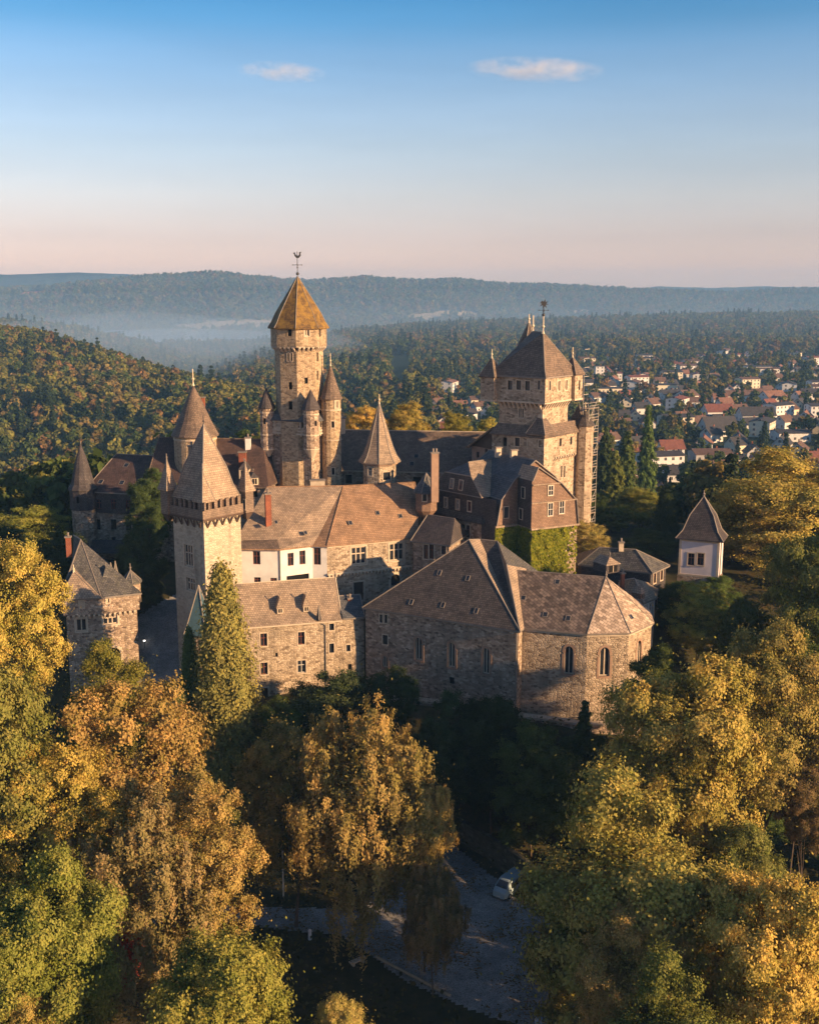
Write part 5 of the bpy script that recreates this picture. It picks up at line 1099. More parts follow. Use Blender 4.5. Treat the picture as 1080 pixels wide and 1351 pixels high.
def crown_points(rng, kind, n, lobes, H=20.0, Rr=7.0):
    """positions, outward normals and tone of leaf sprays, inner ones painted in shade; crown stands from .2 H to H"""
    P, Nn, Q = [], [], []
    if kind in ('broad', 'round', 'weeping', 'open'):
        L = []
        z0 = {'broad': .24, 'round': .12, 'weeping': .12, 'open': .22}[kind] * H
        k = 0
        while len(L) < lobes and k < 4000:
            k += 1
            th = rng.uniform(0, 2 * np.pi); zz = rng.uniform(0, 1); prof = max(0, 1 - abs((zz - .42) / .60) ** 2.4) ** .5 if kind != 'round' else math.sin(math.pi * (.12 + .83 * zz)) ** .6
            rad = Rr * prof * rng.uniform(.35, .86); r = Rr * rng.uniform(.15, .36) * (1.05 if kind != 'open' else .85)
            c = np.array([rad * math.cos(th), rad * math.sin(th), z0 + (H - z0) * (.06 + .86 * zz)])
            if any(np.linalg.norm((c - l[0]) * [1, 1, .9]) < .66 * (r + l[1]) * .75 for l in L): continue
            L.append((c, r))
        tot = sum(l[1] ** 2 for l in L); ctr = np.array([0, 0, z0 + (H - z0) * .42])
        for c, r in L:
            m = int(n * r * r / tot); ns = max(10, int(20 * (r / 2) ** 2)); d = unit(rng.normal(0, 1, (ns, 3)) + unit(c - ctr) * .75 + np.array([0, 0, .25]))
            sub = c + d * r * rng.uniform(.5, 1.22, (ns, 1)) * [1, 1, .85]
            if kind == 'weeping': sub[:, 2] -= rng.uniform(0, 1, ns) ** 2 * r * 1.6
            sq = rng.uniform(0, 1, ns); w = rng.randint(0, ns, m)
            off = rng.normal(0, 1, (m, 3)) * [.34, .34, .22] * (r / 2.0) ** .6 * rng.uniform(.6, 1.5, (m, 1))
            if kind == 'weeping': off[:, 2] = -np.abs(off[:, 2]) * 4.0; off[:, :2] *= .55
            p = sub[w] + off; P.append(p); Nn.append(unit(d[w] * .8 + unit(p - c) * .6 + [0, 0, .25])); Q.append(.55 * sq[w] + .45 * rng.uniform(0, 1, m))
        inner = rng.normal(0, 1, (n // 16, 3)) * [Rr * .36, Rr * .36, H * .16] + ctr; P.append(inner); Nn.append(unit(inner - ctr)); Q.append(rng.uniform(0, .4, len(inner)))  # inner leaves coloured darker, painting the shade inside the crown
    elif kind == 'conifer':
        nl = lobes
        for k in range(nl):
            f = (k + rng.uniform(-.3, .3)) / nl; f = min(max(f, 0), .985); z = H * (.07 + .93 * f); rad = Rr * (1 - f) ** .8 * rng.uniform(.75, 1.12) + .25
            nb = max(5, int(11 * (1 - f) + 4)); m = int(n * (1 - f + .12) / nl * 1.7 / nb) + 4
            for j in range(nb):
                th = 2 * np.pi * (j + rng.uniform(0, .8)) / nb; s = rng.uniform(0, 1, m) ** .6; dirv = np.array([math.cos(th), math.sin(th), 0])
                rr = rad * rng.uniform(.72, 1.1)
                p = dirv * (s * rr)[:, None] + np.array([0, 0, z]) + np.stack([np.zeros(m), np.zeros(m), -s ** 1.6 * rr * .42 + .12 * rr], 1) + rng.normal(0, .10 + .05 * rr, (m, 3)) * [1, 1, .8]
                P.append(p); Nn.append(unit(dirv[None] * .7 + [[0, 0, .75]] + rng.normal(0, .2, (m, 3)))); q = rng.uniform(0, 1); Q.append(.45 * q + .55 * rng.uniform(0, 1, m))
    elif kind == 'column':                # tall narrow cypress-like crown with hanging sprays
        for k in range(lobes):
            f = rng.uniform(0, 1); z = H * (.05 + .93 * f); rad = Rr * (1 - f) ** .62 * (.66 + .55 * rng.uniform()) + .15; th = rng.uniform(0, 2 * np.pi); m = max(6, int(n / lobes * (.5 + 1.0 * (1 - f))))
            dirv = np.array([math.cos(th), math.sin(th), 0]); s = rng.uniform(.25, 1, m) ** .7
            ln = rad * rng.uniform(.75, 1.12)
            p = dirv * (s * ln)[:, None] + np.array([0, 0, z]) + np.stack([np.zeros(m), np.zeros(m), s * .5 * rng.uniform(-.4, 1.0) - np.abs(rng.normal(0, .75, m)) * s], 1) + rng.normal(0, .22, (m, 3))
            P.append(p); Nn.append(unit(dirv[None] + [[0, 0, .4]] + rng.normal(0, .3, (m, 3)))); q = rng.uniform(0, 1); Q.append(.5 * q + .5 * rng.uniform(0, 1, m))
    return np.concatenate(P), np.concatenate(Nn), np.clip(np.concatenate(Q), 0, 1)
def crown_mesh(name, seed, kind, n, lobes, size, mat='leaf', droop=0, H=20., Rr=7., aspect=1.35, flat=0):
    rng = np.random.RandomState(seed); p, nn, q = crown_points(rng, kind, n, lobes, H, Rr); V, r = leaf_quads(rng, p, nn, size, q, droop, aspect)
    me = bpy.data.meshes.new(name); quads(me, V, np.arange(len(V)).reshape(-1, 4), {'rnd': r}); me.materials.append(M[mat]); return me
def trunk_mesh(name, seed, kind='broad', H=20., Rr=7.):
    rng = random.Random(seed); mb = MB()
    def limb(p, d, L, r, lev):
        k = 3; q = p
        for i in range(k):
            d2 = (d + Vector((rng.uniform(-.16, .16), rng.uniform(-.16, .16), rng.uniform(-.03, .12)))).normalized(); e = q + d2 * L / k
            mb.tube(q, e, r * (1 - .22 * i), 7 if lev < 2 else 5, 0, r * (1 - .22 * (i + 1))); q, d = e, d2
        if lev < 3:
            for j in range(3 if lev else 5):
                a = rng.uniform(0, 6.28); o = Vector((math.cos(a), math.sin(a), rng.uniform(.35, 1.0))); limb(q if lev else q - d * L * rng.uniform(0, .3), (d * .5 + o * .75).normalized(), L * rng.uniform(.55, .75), r * .42, lev + 1)
    if kind == 'broad': limb(Vector((0, 0, -1.5)), Vector((0, 0, 1)), H * .42, .48, 0)
    else: mb.tube((0, 0, -1.5), (0, 0, H * .93), .38, 8, 0, .03)
    me_o = mb.build(name, 'bark'); me = me_o.data; bpy.data.objects.remove(me_o); return me
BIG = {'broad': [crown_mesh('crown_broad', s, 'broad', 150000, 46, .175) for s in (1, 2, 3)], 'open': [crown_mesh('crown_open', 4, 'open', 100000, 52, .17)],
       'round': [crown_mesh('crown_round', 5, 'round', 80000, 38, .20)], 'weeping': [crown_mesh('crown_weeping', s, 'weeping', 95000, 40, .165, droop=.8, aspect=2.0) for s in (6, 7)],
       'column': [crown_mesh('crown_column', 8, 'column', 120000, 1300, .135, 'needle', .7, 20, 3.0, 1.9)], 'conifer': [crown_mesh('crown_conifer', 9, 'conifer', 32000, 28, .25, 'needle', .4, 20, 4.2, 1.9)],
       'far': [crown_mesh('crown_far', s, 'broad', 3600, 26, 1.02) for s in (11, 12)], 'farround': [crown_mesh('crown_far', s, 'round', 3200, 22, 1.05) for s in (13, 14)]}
TR = {'broad': trunk_mesh('trunk', 1), 'open': trunk_mesh('trunk', 2), 'round': trunk_mesh('trunk', 3), 'weeping': trunk_mesh('trunk', 4), 'column': trunk_mesh('trunk', 5, 'mast'), 'conifer': trunk_mesh('trunk', 6, 'mast'), 'far': trunk_mesh('trunk', 8), 'farround': trunk_mesh('trunk', 9)}
TZ = {k: max(v.co.z for v in m.vertices) for k, m in TR.items()}; TXR = {k: max(math.hypot(v.co.x, v.co.y) for v in m.vertices) for k, m in TR.items()}
def TS(H, sz, z0f, kind): return (H - .22 * 20 * sz * (1 - z0f)) / TZ[kind]
def TX(kind, w): return (w / 2 * .72) / TXR[kind] if TXR[kind] > 1.5 else w / 7
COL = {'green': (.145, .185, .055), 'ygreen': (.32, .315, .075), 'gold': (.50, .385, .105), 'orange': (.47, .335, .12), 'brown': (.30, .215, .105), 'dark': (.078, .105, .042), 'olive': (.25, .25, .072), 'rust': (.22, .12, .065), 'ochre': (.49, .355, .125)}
NR = {'broad': 7, 'open': 7, 'round': 7, 'weeping': 7, 'column': 3.0, 'conifer': 4.2, 'far': 7, 'farround': 7}
_tr = random.Random(3); _tn = [0]
def tree(kind, px, ptop, wpx, Y, col, label, zg=None, name=None, group=None, pbot=None):
    top = at(px, ptop, Y); zg = hz(top.x, Y) if zg is None else zg
    if pbot: zg = max(zg, at(px, pbot, Y).z) if False else zg
    H = max(2.5, top.z - zg); sl = (ray(px, ptop).length) * Y / ray(px, ptop).y; w = wpx / FPX * sl
    o = empty(name or ('conifer_tree' if kind in ('conifer', 'column') else 'broadleaf_tree'), (top.x, Y, zg), label, 'tree', group)
    i = _tn[0]; _tn[0] += 1; me = BIG[kind][i % len(BIG[kind])]; sx = w / 2 / NR[kind] * .98; kz = {'broad': 1.4, 'open': 1.4, 'round': 1.1, 'weeping': 1.35}.get(kind); z0f = {'broad': .24, 'round': .12, 'weeping': .12, 'open': .22}.get(kind, 0)
    sz = min(H * .95, kz * w) / (20 * (1 - z0f)) if kz else H / 20; sc = (sx, sx, sz); oz = H - 20 * sz
    for nm, m in (('trunk', TR[kind]), ('crown', me)):
        c = bpy.data.objects.new(nm, m); C.objects.link(c); c.parent = o; c.scale = sc if nm == 'crown' else (TX(kind, w), TX(kind, w), TS(H, sz, z0f, kind) if kz else H / 20); c.location = (0, 0, oz if nm == 'crown' else 0); c.rotation_euler = (0, 0, _tr.uniform(0, 6.28))
        if nm == 'crown': v = COL[col]; c.color = (*[x * _tr.uniform(.93, 1.07) for x in v], 1)
    return o
# foreground and castle trees: kind, px, py of the top, width in px, distance, colour, label
for a in [
    ('open', -2, 712, 145, 108, 'gold', 'tall golden tree at the left edge in front of the gatehouse'),
    ('broad', 140, 862, 125, 120, 'ygreen', 'yellow green tree just below the arch of the gatehouse'),
    ('broad', -30, 870, 210, 96, 'olive', 'shaded olive tree on the left edge below the golden one'),
    ('open', 165, 902, 215, 104, 'orange', 'orange leaved tree standing below the gatehouse forecourt'),
    ('open', 68, 985, 165, 95, 'gold', 'yellow tree at the left with its pale trunk showing under the crown'),
    ('broad', 52, 1150, 190, 77, 'ygreen', 'bright green tree filling the lower left corner'),
    ('weeping', 178, 1055, 190, 88, 'brown', 'drooping brown tree with a red creeper hanging beside the lower left green one'),
    ('open', 268, 1030, 150, 93, 'orange', 'orange yellow tree beneath the tall narrow cypress'),
    ('broad', 295, 1236, 205, 74, 'ygreen', 'rounded light green tree at the bottom left of centre'),
    ('weeping', 472, 908, 205, 105, 'ochre', 'large golden brown tree in the centre with hanging branches over the car park'),
    ('open', 385, 960, 150, 111, 'orange', 'orange tree leaning against the left of the large central one'),
    ('weeping', 560, 1010, 90, 103, 'orange', 'small orange branchy tree at the right of the large central one'),
    ('weeping', 572, 1140, 84, 99, 'brown', 'sparse brown hanging tree over the parked cars'),
    ('column', 291, 742, 118, 137, 'olive', 'tall narrow cypress in front of the sunlit stone house'),
    ('column', 249, 826, 50, 139, 'green', 'slim green cypress tucked left of the tall one'),
    ('broad', 452, 1322, 85, 75, 'orange', 'orange tree top peeping in at the bottom edge'),
    ('broad', 30, 1325, 90, 72, 'orange', 'orange tree top in the bottom left corner'),
    ('broad', 905, 872, 205, 108, 'gold', 'wide golden green tree right of the rounded chapel end'),
    ('broad', 1015, 826, 165, 112, 'orange', 'amber tree at the right edge below the huge dark crowned one'),
    ('broad', 1030, 604, 205, 183, 'gold', 'huge tree at the right edge beside the pale pavilion tower'),
    ('broad', 1095, 690, 150, 142, 'olive', 'olive tree cut by the right edge below the huge one'),
    ('round', 922, 774, 80, 153, 'ygreen', 'small light green tree below the pavilion tower'),
    ('broad', 868, 856, 75, 129, 'green', 'green tree touching the rounded chapel end'),
    ('broad', 1062, 838, 100, 121, 'green', 'green tree at the right edge behind the amber one'),
    ('broad', 985, 792, 80, 149, 'green', 'green tree between the pavilion tower and the amber tree'),
    ('broad', 835, 1048, 290, 91, 'gold', 'very wide golden olive tree spreading over the right of the car park'),
    ('broad', 1025, 1152, 195, 80, 'gold', 'rounded golden tree in the lower right corner'),
    ('broad', 842, 1195, 135, 83, 'orange', 'copper tinted tree in front of the very wide golden olive one'),
    ('broad', 895, 1282, 170, 75, 'olive', 'olive tree at the bottom right'),
    ('broad', 1072, 1000, 80, 108, 'brown', 'brownish tree at the right edge'),
    ('broad', 975, 1090, 130, 100, 'olive', 'shaded olive tree between the two golden ones on the right'),
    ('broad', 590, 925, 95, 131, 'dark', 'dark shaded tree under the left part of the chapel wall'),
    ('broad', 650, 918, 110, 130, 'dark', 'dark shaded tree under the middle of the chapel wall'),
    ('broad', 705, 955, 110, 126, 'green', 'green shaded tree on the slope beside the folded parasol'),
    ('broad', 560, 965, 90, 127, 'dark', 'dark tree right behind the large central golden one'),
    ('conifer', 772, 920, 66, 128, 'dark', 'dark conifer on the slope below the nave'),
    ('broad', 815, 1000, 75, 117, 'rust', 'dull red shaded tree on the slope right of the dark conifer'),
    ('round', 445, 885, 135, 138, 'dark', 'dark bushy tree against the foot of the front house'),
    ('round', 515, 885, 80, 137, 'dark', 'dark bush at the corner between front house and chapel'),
    ('round', 365, 925, 70, 134, 'green', 'green bush below the doors of the front house'),
    ('round', 218, 905, 50, 133, 'green', 'small green bush at the edge of the gate forecourt'),
    ('round', 40, 668, 105, 185, 'ygreen', 'yellow topped tree left of the old castle wing'),
    ('round', -10, 690, 120, 178, 'dark', 'dark tree on the left edge behind the gatehouse'),
    ('broad', 78, 702, 80, 170, 'dark', 'dark tree between the gatehouse and the old wing'),
    ('broad', 197, 622, 66, 177, 'dark', 'dark ivy clad tree between old wing and gate tower'),
    ('broad', 182, 700, 70, 161, 'dark', 'dark tree low beside the gate tower wall'),
    ('round', 483, 537, 62, 216, 'gold', 'yellow tree peeping over the long roof left of the stair tower'),
    ('round', 535, 532, 62, 218, 'gold', 'yellow tree peeping over the long roof right of the stair tower'),
    ('round', 600, 545, 50, 224, 'ygreen', 'yellow green tree above the long roof near the square tower'),
    ('round', 642, 552, 35, 215, 'gold', 'small yellow tree left of the square tower'),
    ('round', 350, 562, 30, 222, 'ygreen', 'small tree behind the upper wing roof left of the keep'),
    ('round', 848, 645, 75, 212, 'ygreen', 'bright yellow green tree behind the hipped house'),
    ('round', 806, 668, 50, 207, 'olive', 'olive tree right of the scaffolding'),
    ('round', 780, 650, 45, 192, 'dark', 'dark shrubby tree at the foot of the scaffolding'),
    ('column', 879, 640, 42, 196, 'dark', 'black green cypress left of the pavilion tower'),
    ('round', 855, 700, 75, 186, 'dark', 'dark bush behind the hipped house roof'),
    ('round', 905, 768, 75, 159, 'dark', 'dark bush in front of the pavilion tower base'),
    ('round', 945, 760, 60, 163, 'green', 'green bush right of the pavilion tower base'),
    ('round', 775, 690, 60, 181, 'ochre', 'pale ochre shrub below the scaffolding'),
    ('conifer', 800, 560, 50, 290, 'dark', 'dark spruce right of the scaffolding'),
    ('conifer', 828, 566, 52, 275, 'green', 'green spruce, middle one right of the scaffolding'),
    ('conifer', 856, 530, 46, 330, 'green', 'tall spruce, last one right of the scaffolding'),
    ('conifer', 812, 592, 46, 255, 'olive', 'olive spruce low beside the scaffolding'),
]: tree(*a)
# low shrubs and small trees covering the shaded slope
_sh = random.Random(17); n_sh = 0
for k in range(400):
    if n_sh >= 46: break
    right = k % 3 == 0
    x, y = (_sh.uniform(30, 62), _sh.uniform(100, 139)) if right else (_sh.uniform(-24, 34), _sh.uniform(124, 138.5))
    g_ = atz(640, 1133, -12.6)
    if not right and y < 127 + max(0, 6 - abs(x - 8)) * .4 and x < 20: continue
    if y > np.interp(x, [-24, -8, 15, 33, 62], [143, 144, 134, 134, 139]): continue
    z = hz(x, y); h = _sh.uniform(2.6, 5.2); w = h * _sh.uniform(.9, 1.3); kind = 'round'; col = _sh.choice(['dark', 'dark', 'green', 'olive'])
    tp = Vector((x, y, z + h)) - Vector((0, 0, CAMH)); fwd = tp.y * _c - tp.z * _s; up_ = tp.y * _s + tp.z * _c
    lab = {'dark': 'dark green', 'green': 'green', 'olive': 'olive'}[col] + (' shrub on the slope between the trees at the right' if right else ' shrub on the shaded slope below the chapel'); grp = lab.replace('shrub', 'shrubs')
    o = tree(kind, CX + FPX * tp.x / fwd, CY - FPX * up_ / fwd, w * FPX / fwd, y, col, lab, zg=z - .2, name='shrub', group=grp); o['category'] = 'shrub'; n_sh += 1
# red creeper hanging on the brown tree
rng = np.random.RandomState(77)
p0 = at(163, 1262, 84.5); pp = np.array([p0.x, p0.y, p0.z]) + np.stack([rng.normal(0, .55, 900), rng.normal(0, .5, 900), rng.uniform(-2.2, 2.2, 900)], 1)
V, r = leaf_quads(rng, pp, np.tile([[.5, -.6, .3]], (900, 1)), .28, rng.uniform(0, 1, 900)); me = bpy.data.meshes.new('red_creeper'); quads(me, V, np.arange(len(V)).reshape(-1, 4), {'rnd': r}); me.materials.append(M['leaf'])
o = bpy.data.objects.new('red_creeper', me); C.objects.link(o); o.color = (.55, .09, .05, 1); tag(o, 'bright red creeper leaves hanging low in the drooping brown tree', 'creeper')
# ivy on the slate house
b, P, u0, D2, Wd, zb = MH; rng = np.random.RandomState(9); pos, nr, rr = [], [], []
n_ = azdir(27); t_ = Vector((-n_.y, n_.x, 0))
for (ua, ub, k, cnt) in ((-.1, u0, 0, 2600), (u0, u0 + 8.3, D2, 5200)):
    u = rng.uniform(ua, ub, cnt); z = 14 + (zb - .25 - 14) * rng.uniform(0, 1, cnt) ** .8
    keep_ = rng.uniform(0, 1, cnt) < np.where(k > 0, np.clip(1.35 - np.maximum(0, u - 7.0) * .30, .12, 1), 1)
    for a_, c_ in zip(u[keep_], z[keep_]):
        q = P(a_, 0, k + rng.uniform(.03, .16) + .42 * max(0, math.sin(a_ * 2.1) * math.sin(c_ * 1.7 + a_)) * rng.uniform(.3, 1)); pos.append((q.x, q.y, c_)); nr.append(tuple(n_ + Vector((0, 0, .3)))); rr.append(rng.uniform(0, 1))
u = rng.uniform(0, D2, 2000); z = 14 + (zb - .3 - 14) * rng.uniform(0, 1, 2000)
for a_, c_ in zip(u, z):
    q = P(u0 - rng.uniform(.03, .2), 0, a_); pos.append((q.x, q.y, c_)); nr.append(tuple(-t_ + Vector((0, 0, .3)))); rr.append(rng.uniform(0, .8))
V, r = leaf_quads(rng, np.array(pos), np.array(nr), .34, np.array(rr)); me = bpy.data.meshes.new('ivy'); rp = np.array(b.root.location); quads(me, V - rp, np.arange(len(V)).reshape(-1, 4), {'rnd': r}); me.materials.append(M['leaf'])
o = bpy.data.objects.new('ivy', me); C.objects.link(o); o.parent = b.root; o.color = (.24, .25, .035, 1); o['label'] = 'yellow green ivy covering the lower wall'

# undergrowth on the shaded slope and around the car park: uncountable ground cover
rng = np.random.RandomState(21); pos = []
X = rng.uniform(-75, 75, 60000); Yv = rng.uniform(70, 175, 60000)
pk = [np.array(atz(a, b_, -12.6)[:2]) for a, b_ in ((440, 1225), (520, 1150), (590, 1110), (720, 1180), (900, 1330), (760, 1370), (640, 1330), (520, 1280))]
def inside(P_, x, y):
    c = np.zeros(len(x), bool); n = len(P_)
    for i in range(n):
        (xa, ya), (xb, yb) = P_[i], P_[i - 1]; m = ((ya > y) != (yb > y)) & (x < (xb - xa) * (y - ya) / (yb - ya + 1e-9) + xa); c ^= m
    return c
kp = ~inside(pk, X, Yv) & ~((X > -44) & (X < -24) & (Yv > 126)) & ~((X > -24) & (X < 45) & (Yv > 139)) & (fbm(X, Yv, 14, 3) + rng.normal(0, .5, len(X)) > -.15)
dw = [np.array(atz(a, b_, -12.6)[:2]) for a, b_ in ((190, 1190), (300, 1190), (400, 1193), (500, 1203), (500, 1243), (400, 1230), (300, 1216), (190, 1224))]; kp &= ~inside(dw, X, Yv)
X, Yv = X[kp], Yv[kp]; Zv = height(X, Yv); pos = np.stack([X, Yv, Zv + rng.uniform(.02, .5, len(X)) * (1 + (Yv > 118) * 1.2)], 1)
V, r = leaf_quads(rng, pos, np.tile([[0, -.3, 1]], (len(X), 1)), .42, rng.uniform(0, 1, len(X))); me = bpy.data.meshes.new('undergrowth'); quads(me, V, np.arange(len(V)).reshape(-1, 4), {'rnd': r}); me.materials.append(M['leaf'])
o = bpy.data.objects.new('undergrowth', me); C.objects.link(o); o.color = (.075, .065, .025, 1); tag(o, 'low undergrowth and fallen leaves on the shaded slope', 'undergrowth', None, 'stuff')

# ================================================================== WOODS AND TOWN
FAR = {}                                  # low detail trees, one mesh with bark and leaves each
def far_mesh(name, seed, kind, n, lobes, size, H, Rr):
    rng = np.random.RandomState(seed); p, nn, q = crown_points(rng, kind, n, lobes, H, Rr); V, r = leaf_quads(rng, p, nn, size, q, 0, 1.2)
    me = bpy.data.meshes.new(name); quads(me, V, np.arange(len(V)).reshape(-1, 4), {'rnd': r}); me.materials.append(M['needle' if kind == 'conifer' else 'leaf']); return me
FB = [far_mesh('far_broadleaf', 30 + i, 'round', 900, 16, 1.9, 16, 6.5) for i in range(4)]
FC = [far_mesh('far_conifer', 40 + i, 'conifer', 700, 14, 1.5, 21, 4.0) for i in range(2)]
MBd = [far_mesh('near_broadleaf', 50 + i, 'round', 3200, 26, 1.0, 16, 6.5) for i in range(3)]
MC = [far_mesh('near_conifer', 60 + i, 'conifer', 2600, 20, .95, 21, 4.0) for i in range(2)]
HUES = [('green', 'dark green', (.095, .125, .040)), ('olive', 'olive green', (.17, .165, .045)), ('ygreen', 'yellow green', (.24, .22, .055)), ('ochre', 'ochre brown', (.235, .175, .062)), ('russet', 'russet orange', (.245, .145, .062)), ('fir', 'blackish green', (.040, .060, .030))]
rs = np.random.RandomState(8)
def scatter(u0, u1, Y0, Y1, gap, dens=None):
    n = int((u1 - u0) * (Y1 ** 2 - Y0 ** 2) / 2 / gap ** 2 * 1.05)
    Y = np.sqrt(rs.uniform(Y0 ** 2, Y1 ** 2, n)); u = rs.uniform(u0, u1, n); X = u * Y
    if dens is not None: k = rs.uniform(0, 1, n) < dens(X, Y, u); X, Y = X[k], Y[k]
    return X, Y
pts = []                                  # x, y, scale, kind index, hue index
def add(X, Y, smin, smax, pc, pal):
    f = fbm(X, Y, 240, 3)
    for x, y, fv in zip(X, Y, f):
        con = rs.uniform() < pc * .6 + (.25 + .9 * pc) * (fv > .5) * (pc > 0); w = np.array(pal, float); w[3:5] *= 1 + .9 * max(0, -fv) ; hue = 5 if con else int(rs.choice(len(w), p=w / w.sum()))
        pts.append((x, y, rs.uniform(smin * .72, smax * 1.12) * (1.12 if con else 1), con, hue))
# wooded hill on the left, the second hill behind it, the long ridge, the slope round the castle
add(*scatter(-.52, -.085, 330, 1250, 6.9), .62, 1.02, .03, [2.0, 3.6, 3.0, 1.8, .7, 0])
add(*scatter(-.50, -.08, 1250, 2350, 10.5), .75, 1.15, .06, [2.6, 2.0, .8, 1.2, .8, 0])
town = lambda X, Y, u: np.where((u > -.02) & (Y < 1480), .0, 1.0)
add(*scatter(-.22, .50, 900, 2650, 10.5, town), 0.7, 1.15, .05, [2.8, 2.0, .6, 1.2, .8, 0])
add(*scatter(-.10, .02, 420, 900, 11), .7, 1.1, .1, [2.6, 2.4, 1.4, 1.0, .4, 0])
add(*scatter(-.40, -.10, 215, 345, 8.5), .7, 1.1, .15, [3, 1.5, .8, .4, .2, 0])
# woods on the flanks of the castle hill
for xa, xb in ((64, 300), (-300, -66)):
    X = rs.uniform(xa, xb, 1400); Y = rs.uniform(45, 330, 1400); k = (np.abs(X) > 62 + np.maximum(0, 110 - Y) * .12) & (rs.uniform(0, 1, 1400) < .75); add(X[k], Y[k], .6, .85, .05, [2.6, 2.6, 1.6, 1.0, .4, 0])
# far wooded hills: bigger tree clumps
X, Y = scatter(-.42, .42, 3000, 4300, 14); k = np.ones(len(X), bool)
for F_ in FIELDS: k &= ~inside(F_, X, Y)
k &= (height(X, Y) > -74) | (fbm(X, Y, 420, 2) > -.1)
add(X[k], Y[k], 1.0, 1.5, .0, [3.0, 2.0, .5, 1.3, .8, 0])
# ---- houses
def house_parts(w, d, hw, pitch, chim, dormer):
    """walls, roof, windows in local space, long side along x, front to -y"""
    rise = d / 2 * math.tan(R(pitch)); W = MB(); q = [(-w / 2, -d / 2), (w / 2, -d / 2), (w / 2, d / 2), (-w / 2, d / 2)]
    W.prism(q, -3, hw, 0, cap=False)
    for s in (-1, 1): W.poly([(s * w / 2, -d / 2, hw), (s * w / 2, d / 2, hw), (s * w / 2, 0, hw + rise)][::s], 0)
    Rf = MB(); o = .55; rr = (d / 2 + o) * math.tan(R(pitch)); z0 = hw - o * math.tan(R(pitch)) + .12; zr = hw + rise + .12
    for s in (-1, 1):
        A = [Vector((-w / 2 - o, s * (d / 2 + o), z0)), Vector((w / 2 + o, s * (d / 2 + o), z0)), Vector((w / 2 + o, 0, zr)), Vector((-w / 2 - o, 0, zr))]
        A = A if s < 0 else A[::-1]; B = [p + Vector((0, 0, -.22)) for p in A]; Rf.poly(A, 0); Rf.poly(B[::-1], 0)
        for i in range(4): Rf.poly([B[i], B[(i + 1) % 4], A[(i + 1) % 4], A[i]], 0)
    Wn = []
    def win(x, y, z, ax, ww=1.3, hh=1.35):
        m = MB(); t = Vector((1, 0, 0)) if ax == 'y' else Vector((0, 1, 0)); n = Vector((0, y / abs(y), 0)) if ax == 'y' else Vector((x / abs(x), 0, 0)); c = Vector((x, y, z))
        m.obox(c - t * ww / 2 - n * .04, t * ww, n * .07, Vector((0, 0, hh)), 0)
        for k in (-ww / 2, -.04, ww / 2 - .08): m.obox(c + t * k, t * .08, n * .06, Vector((0, 0, hh)), 1)
        m.obox(c - t * ww / 2, t * ww, n * .058, Vector((0, 0, .08)), 1); Wn.append(m)
    for s in (-1, 1):
        for fl in range(int(hw // 2.7)):
            for k in range(max(2, int(w // 3.2))): win(-w / 2 + w * (k + .5) / max(2, int(w // 3.2)), s * d / 2, .9 + fl * 2.75, 'y')
            for k in range(2): win(s * w / 2, -d / 4 + k * d / 2, .9 + fl * 2.75, 'x')
        win(s * w / 2, 0, hw + .6, 'x', 1.6, 1.3)
    if dormer:
        dm = MB(); dm.obox((-w * .18, -d / 2 * .72, hw + rise * .22), (w * .36, 0, 0), (0, d * .3, 0), (0, 0, 1.7)); Wn.append(None); DM = dm
    else: DM = None
    Ch = MB()
    if chim: Ch.box((w * .18, .4, hw + rise - .6), (1, 0), .6, .6, 1.7, 0)
    return W, Rf, [x for x in Wn if x], DM, Ch if chim else None
for nm, c in (('roof_red', (.20, .078, .055)), ('roof_brown', (.14, .085, .062)), ('roof_dark', (.055, .052, .055)), ('roof_orange', (.23, .12, .08))): slate(nm, c, tuple(v * 1.3 for v in c), row=.35, wid=.3, amt=.08); M[nm] = MATS[nm]
M['wall_cream'] = simple('cream_render', (.66, .58, .44), .9, .2, .08); M['wall_white'] = M['white']; M['wall_grey'] = simple('grey_render', (.42, .40, .38), .9, .2, .08)
PROTO = {}
def proto(w, d, hw, pitch, roof, wall, chim, dorm, parts):
    key = (w, d, hw, pitch, roof, wall, chim, dorm, parts)
    if key in PROTO: return PROTO[key]
    W, Rf, Wn, DM, Ch = house_parts(w, d, hw, pitch, chim, dorm)
    if parts:
        L = [('wall', W, [wall])] + [('roof', Rf, [roof])] + [('window', x, ['glass', 'frame_white']) for x in Wn]
        if DM: L.append(('dormer', DM, [wall]))
        if Ch: L.append(('chimney', Ch, ['brick']))
        out = []
        for nm, mb, ms in L:
            o = mb.build(nm, ms); out.append((nm, o.data)); bpy.data.objects.remove(o)
    else:
        A = MB()
        for mb, off in ((W, 0), (Rf, 1)) + tuple((x, 2) for x in Wn) + (((DM, 0),) if DM else ()) + (((Ch, 4),) if Ch else ()):
            k = len(A.v); A.v += mb.v; A.f += [tuple(i + k for i in f) for f in mb.f]; A.m += [off + m for m in mb.m]; A.uvs += mb.uvs; A.smooth += mb.smooth
        o = A.build('house', [wall, roof, 'glass', 'frame_white', 'brick']); out = [('house', o.data)]; bpy.data.objects.remove(o)
    PROTO[key] = out; return out
RN = {'roof_red': 'red', 'roof_brown': 'brown', 'roof_dark': 'dark grey', 'roof_orange': 'orange'}; WN_ = {'wall_white': 'white', 'wall_cream': 'cream', 'wall_grey': 'grey'}
houses = []
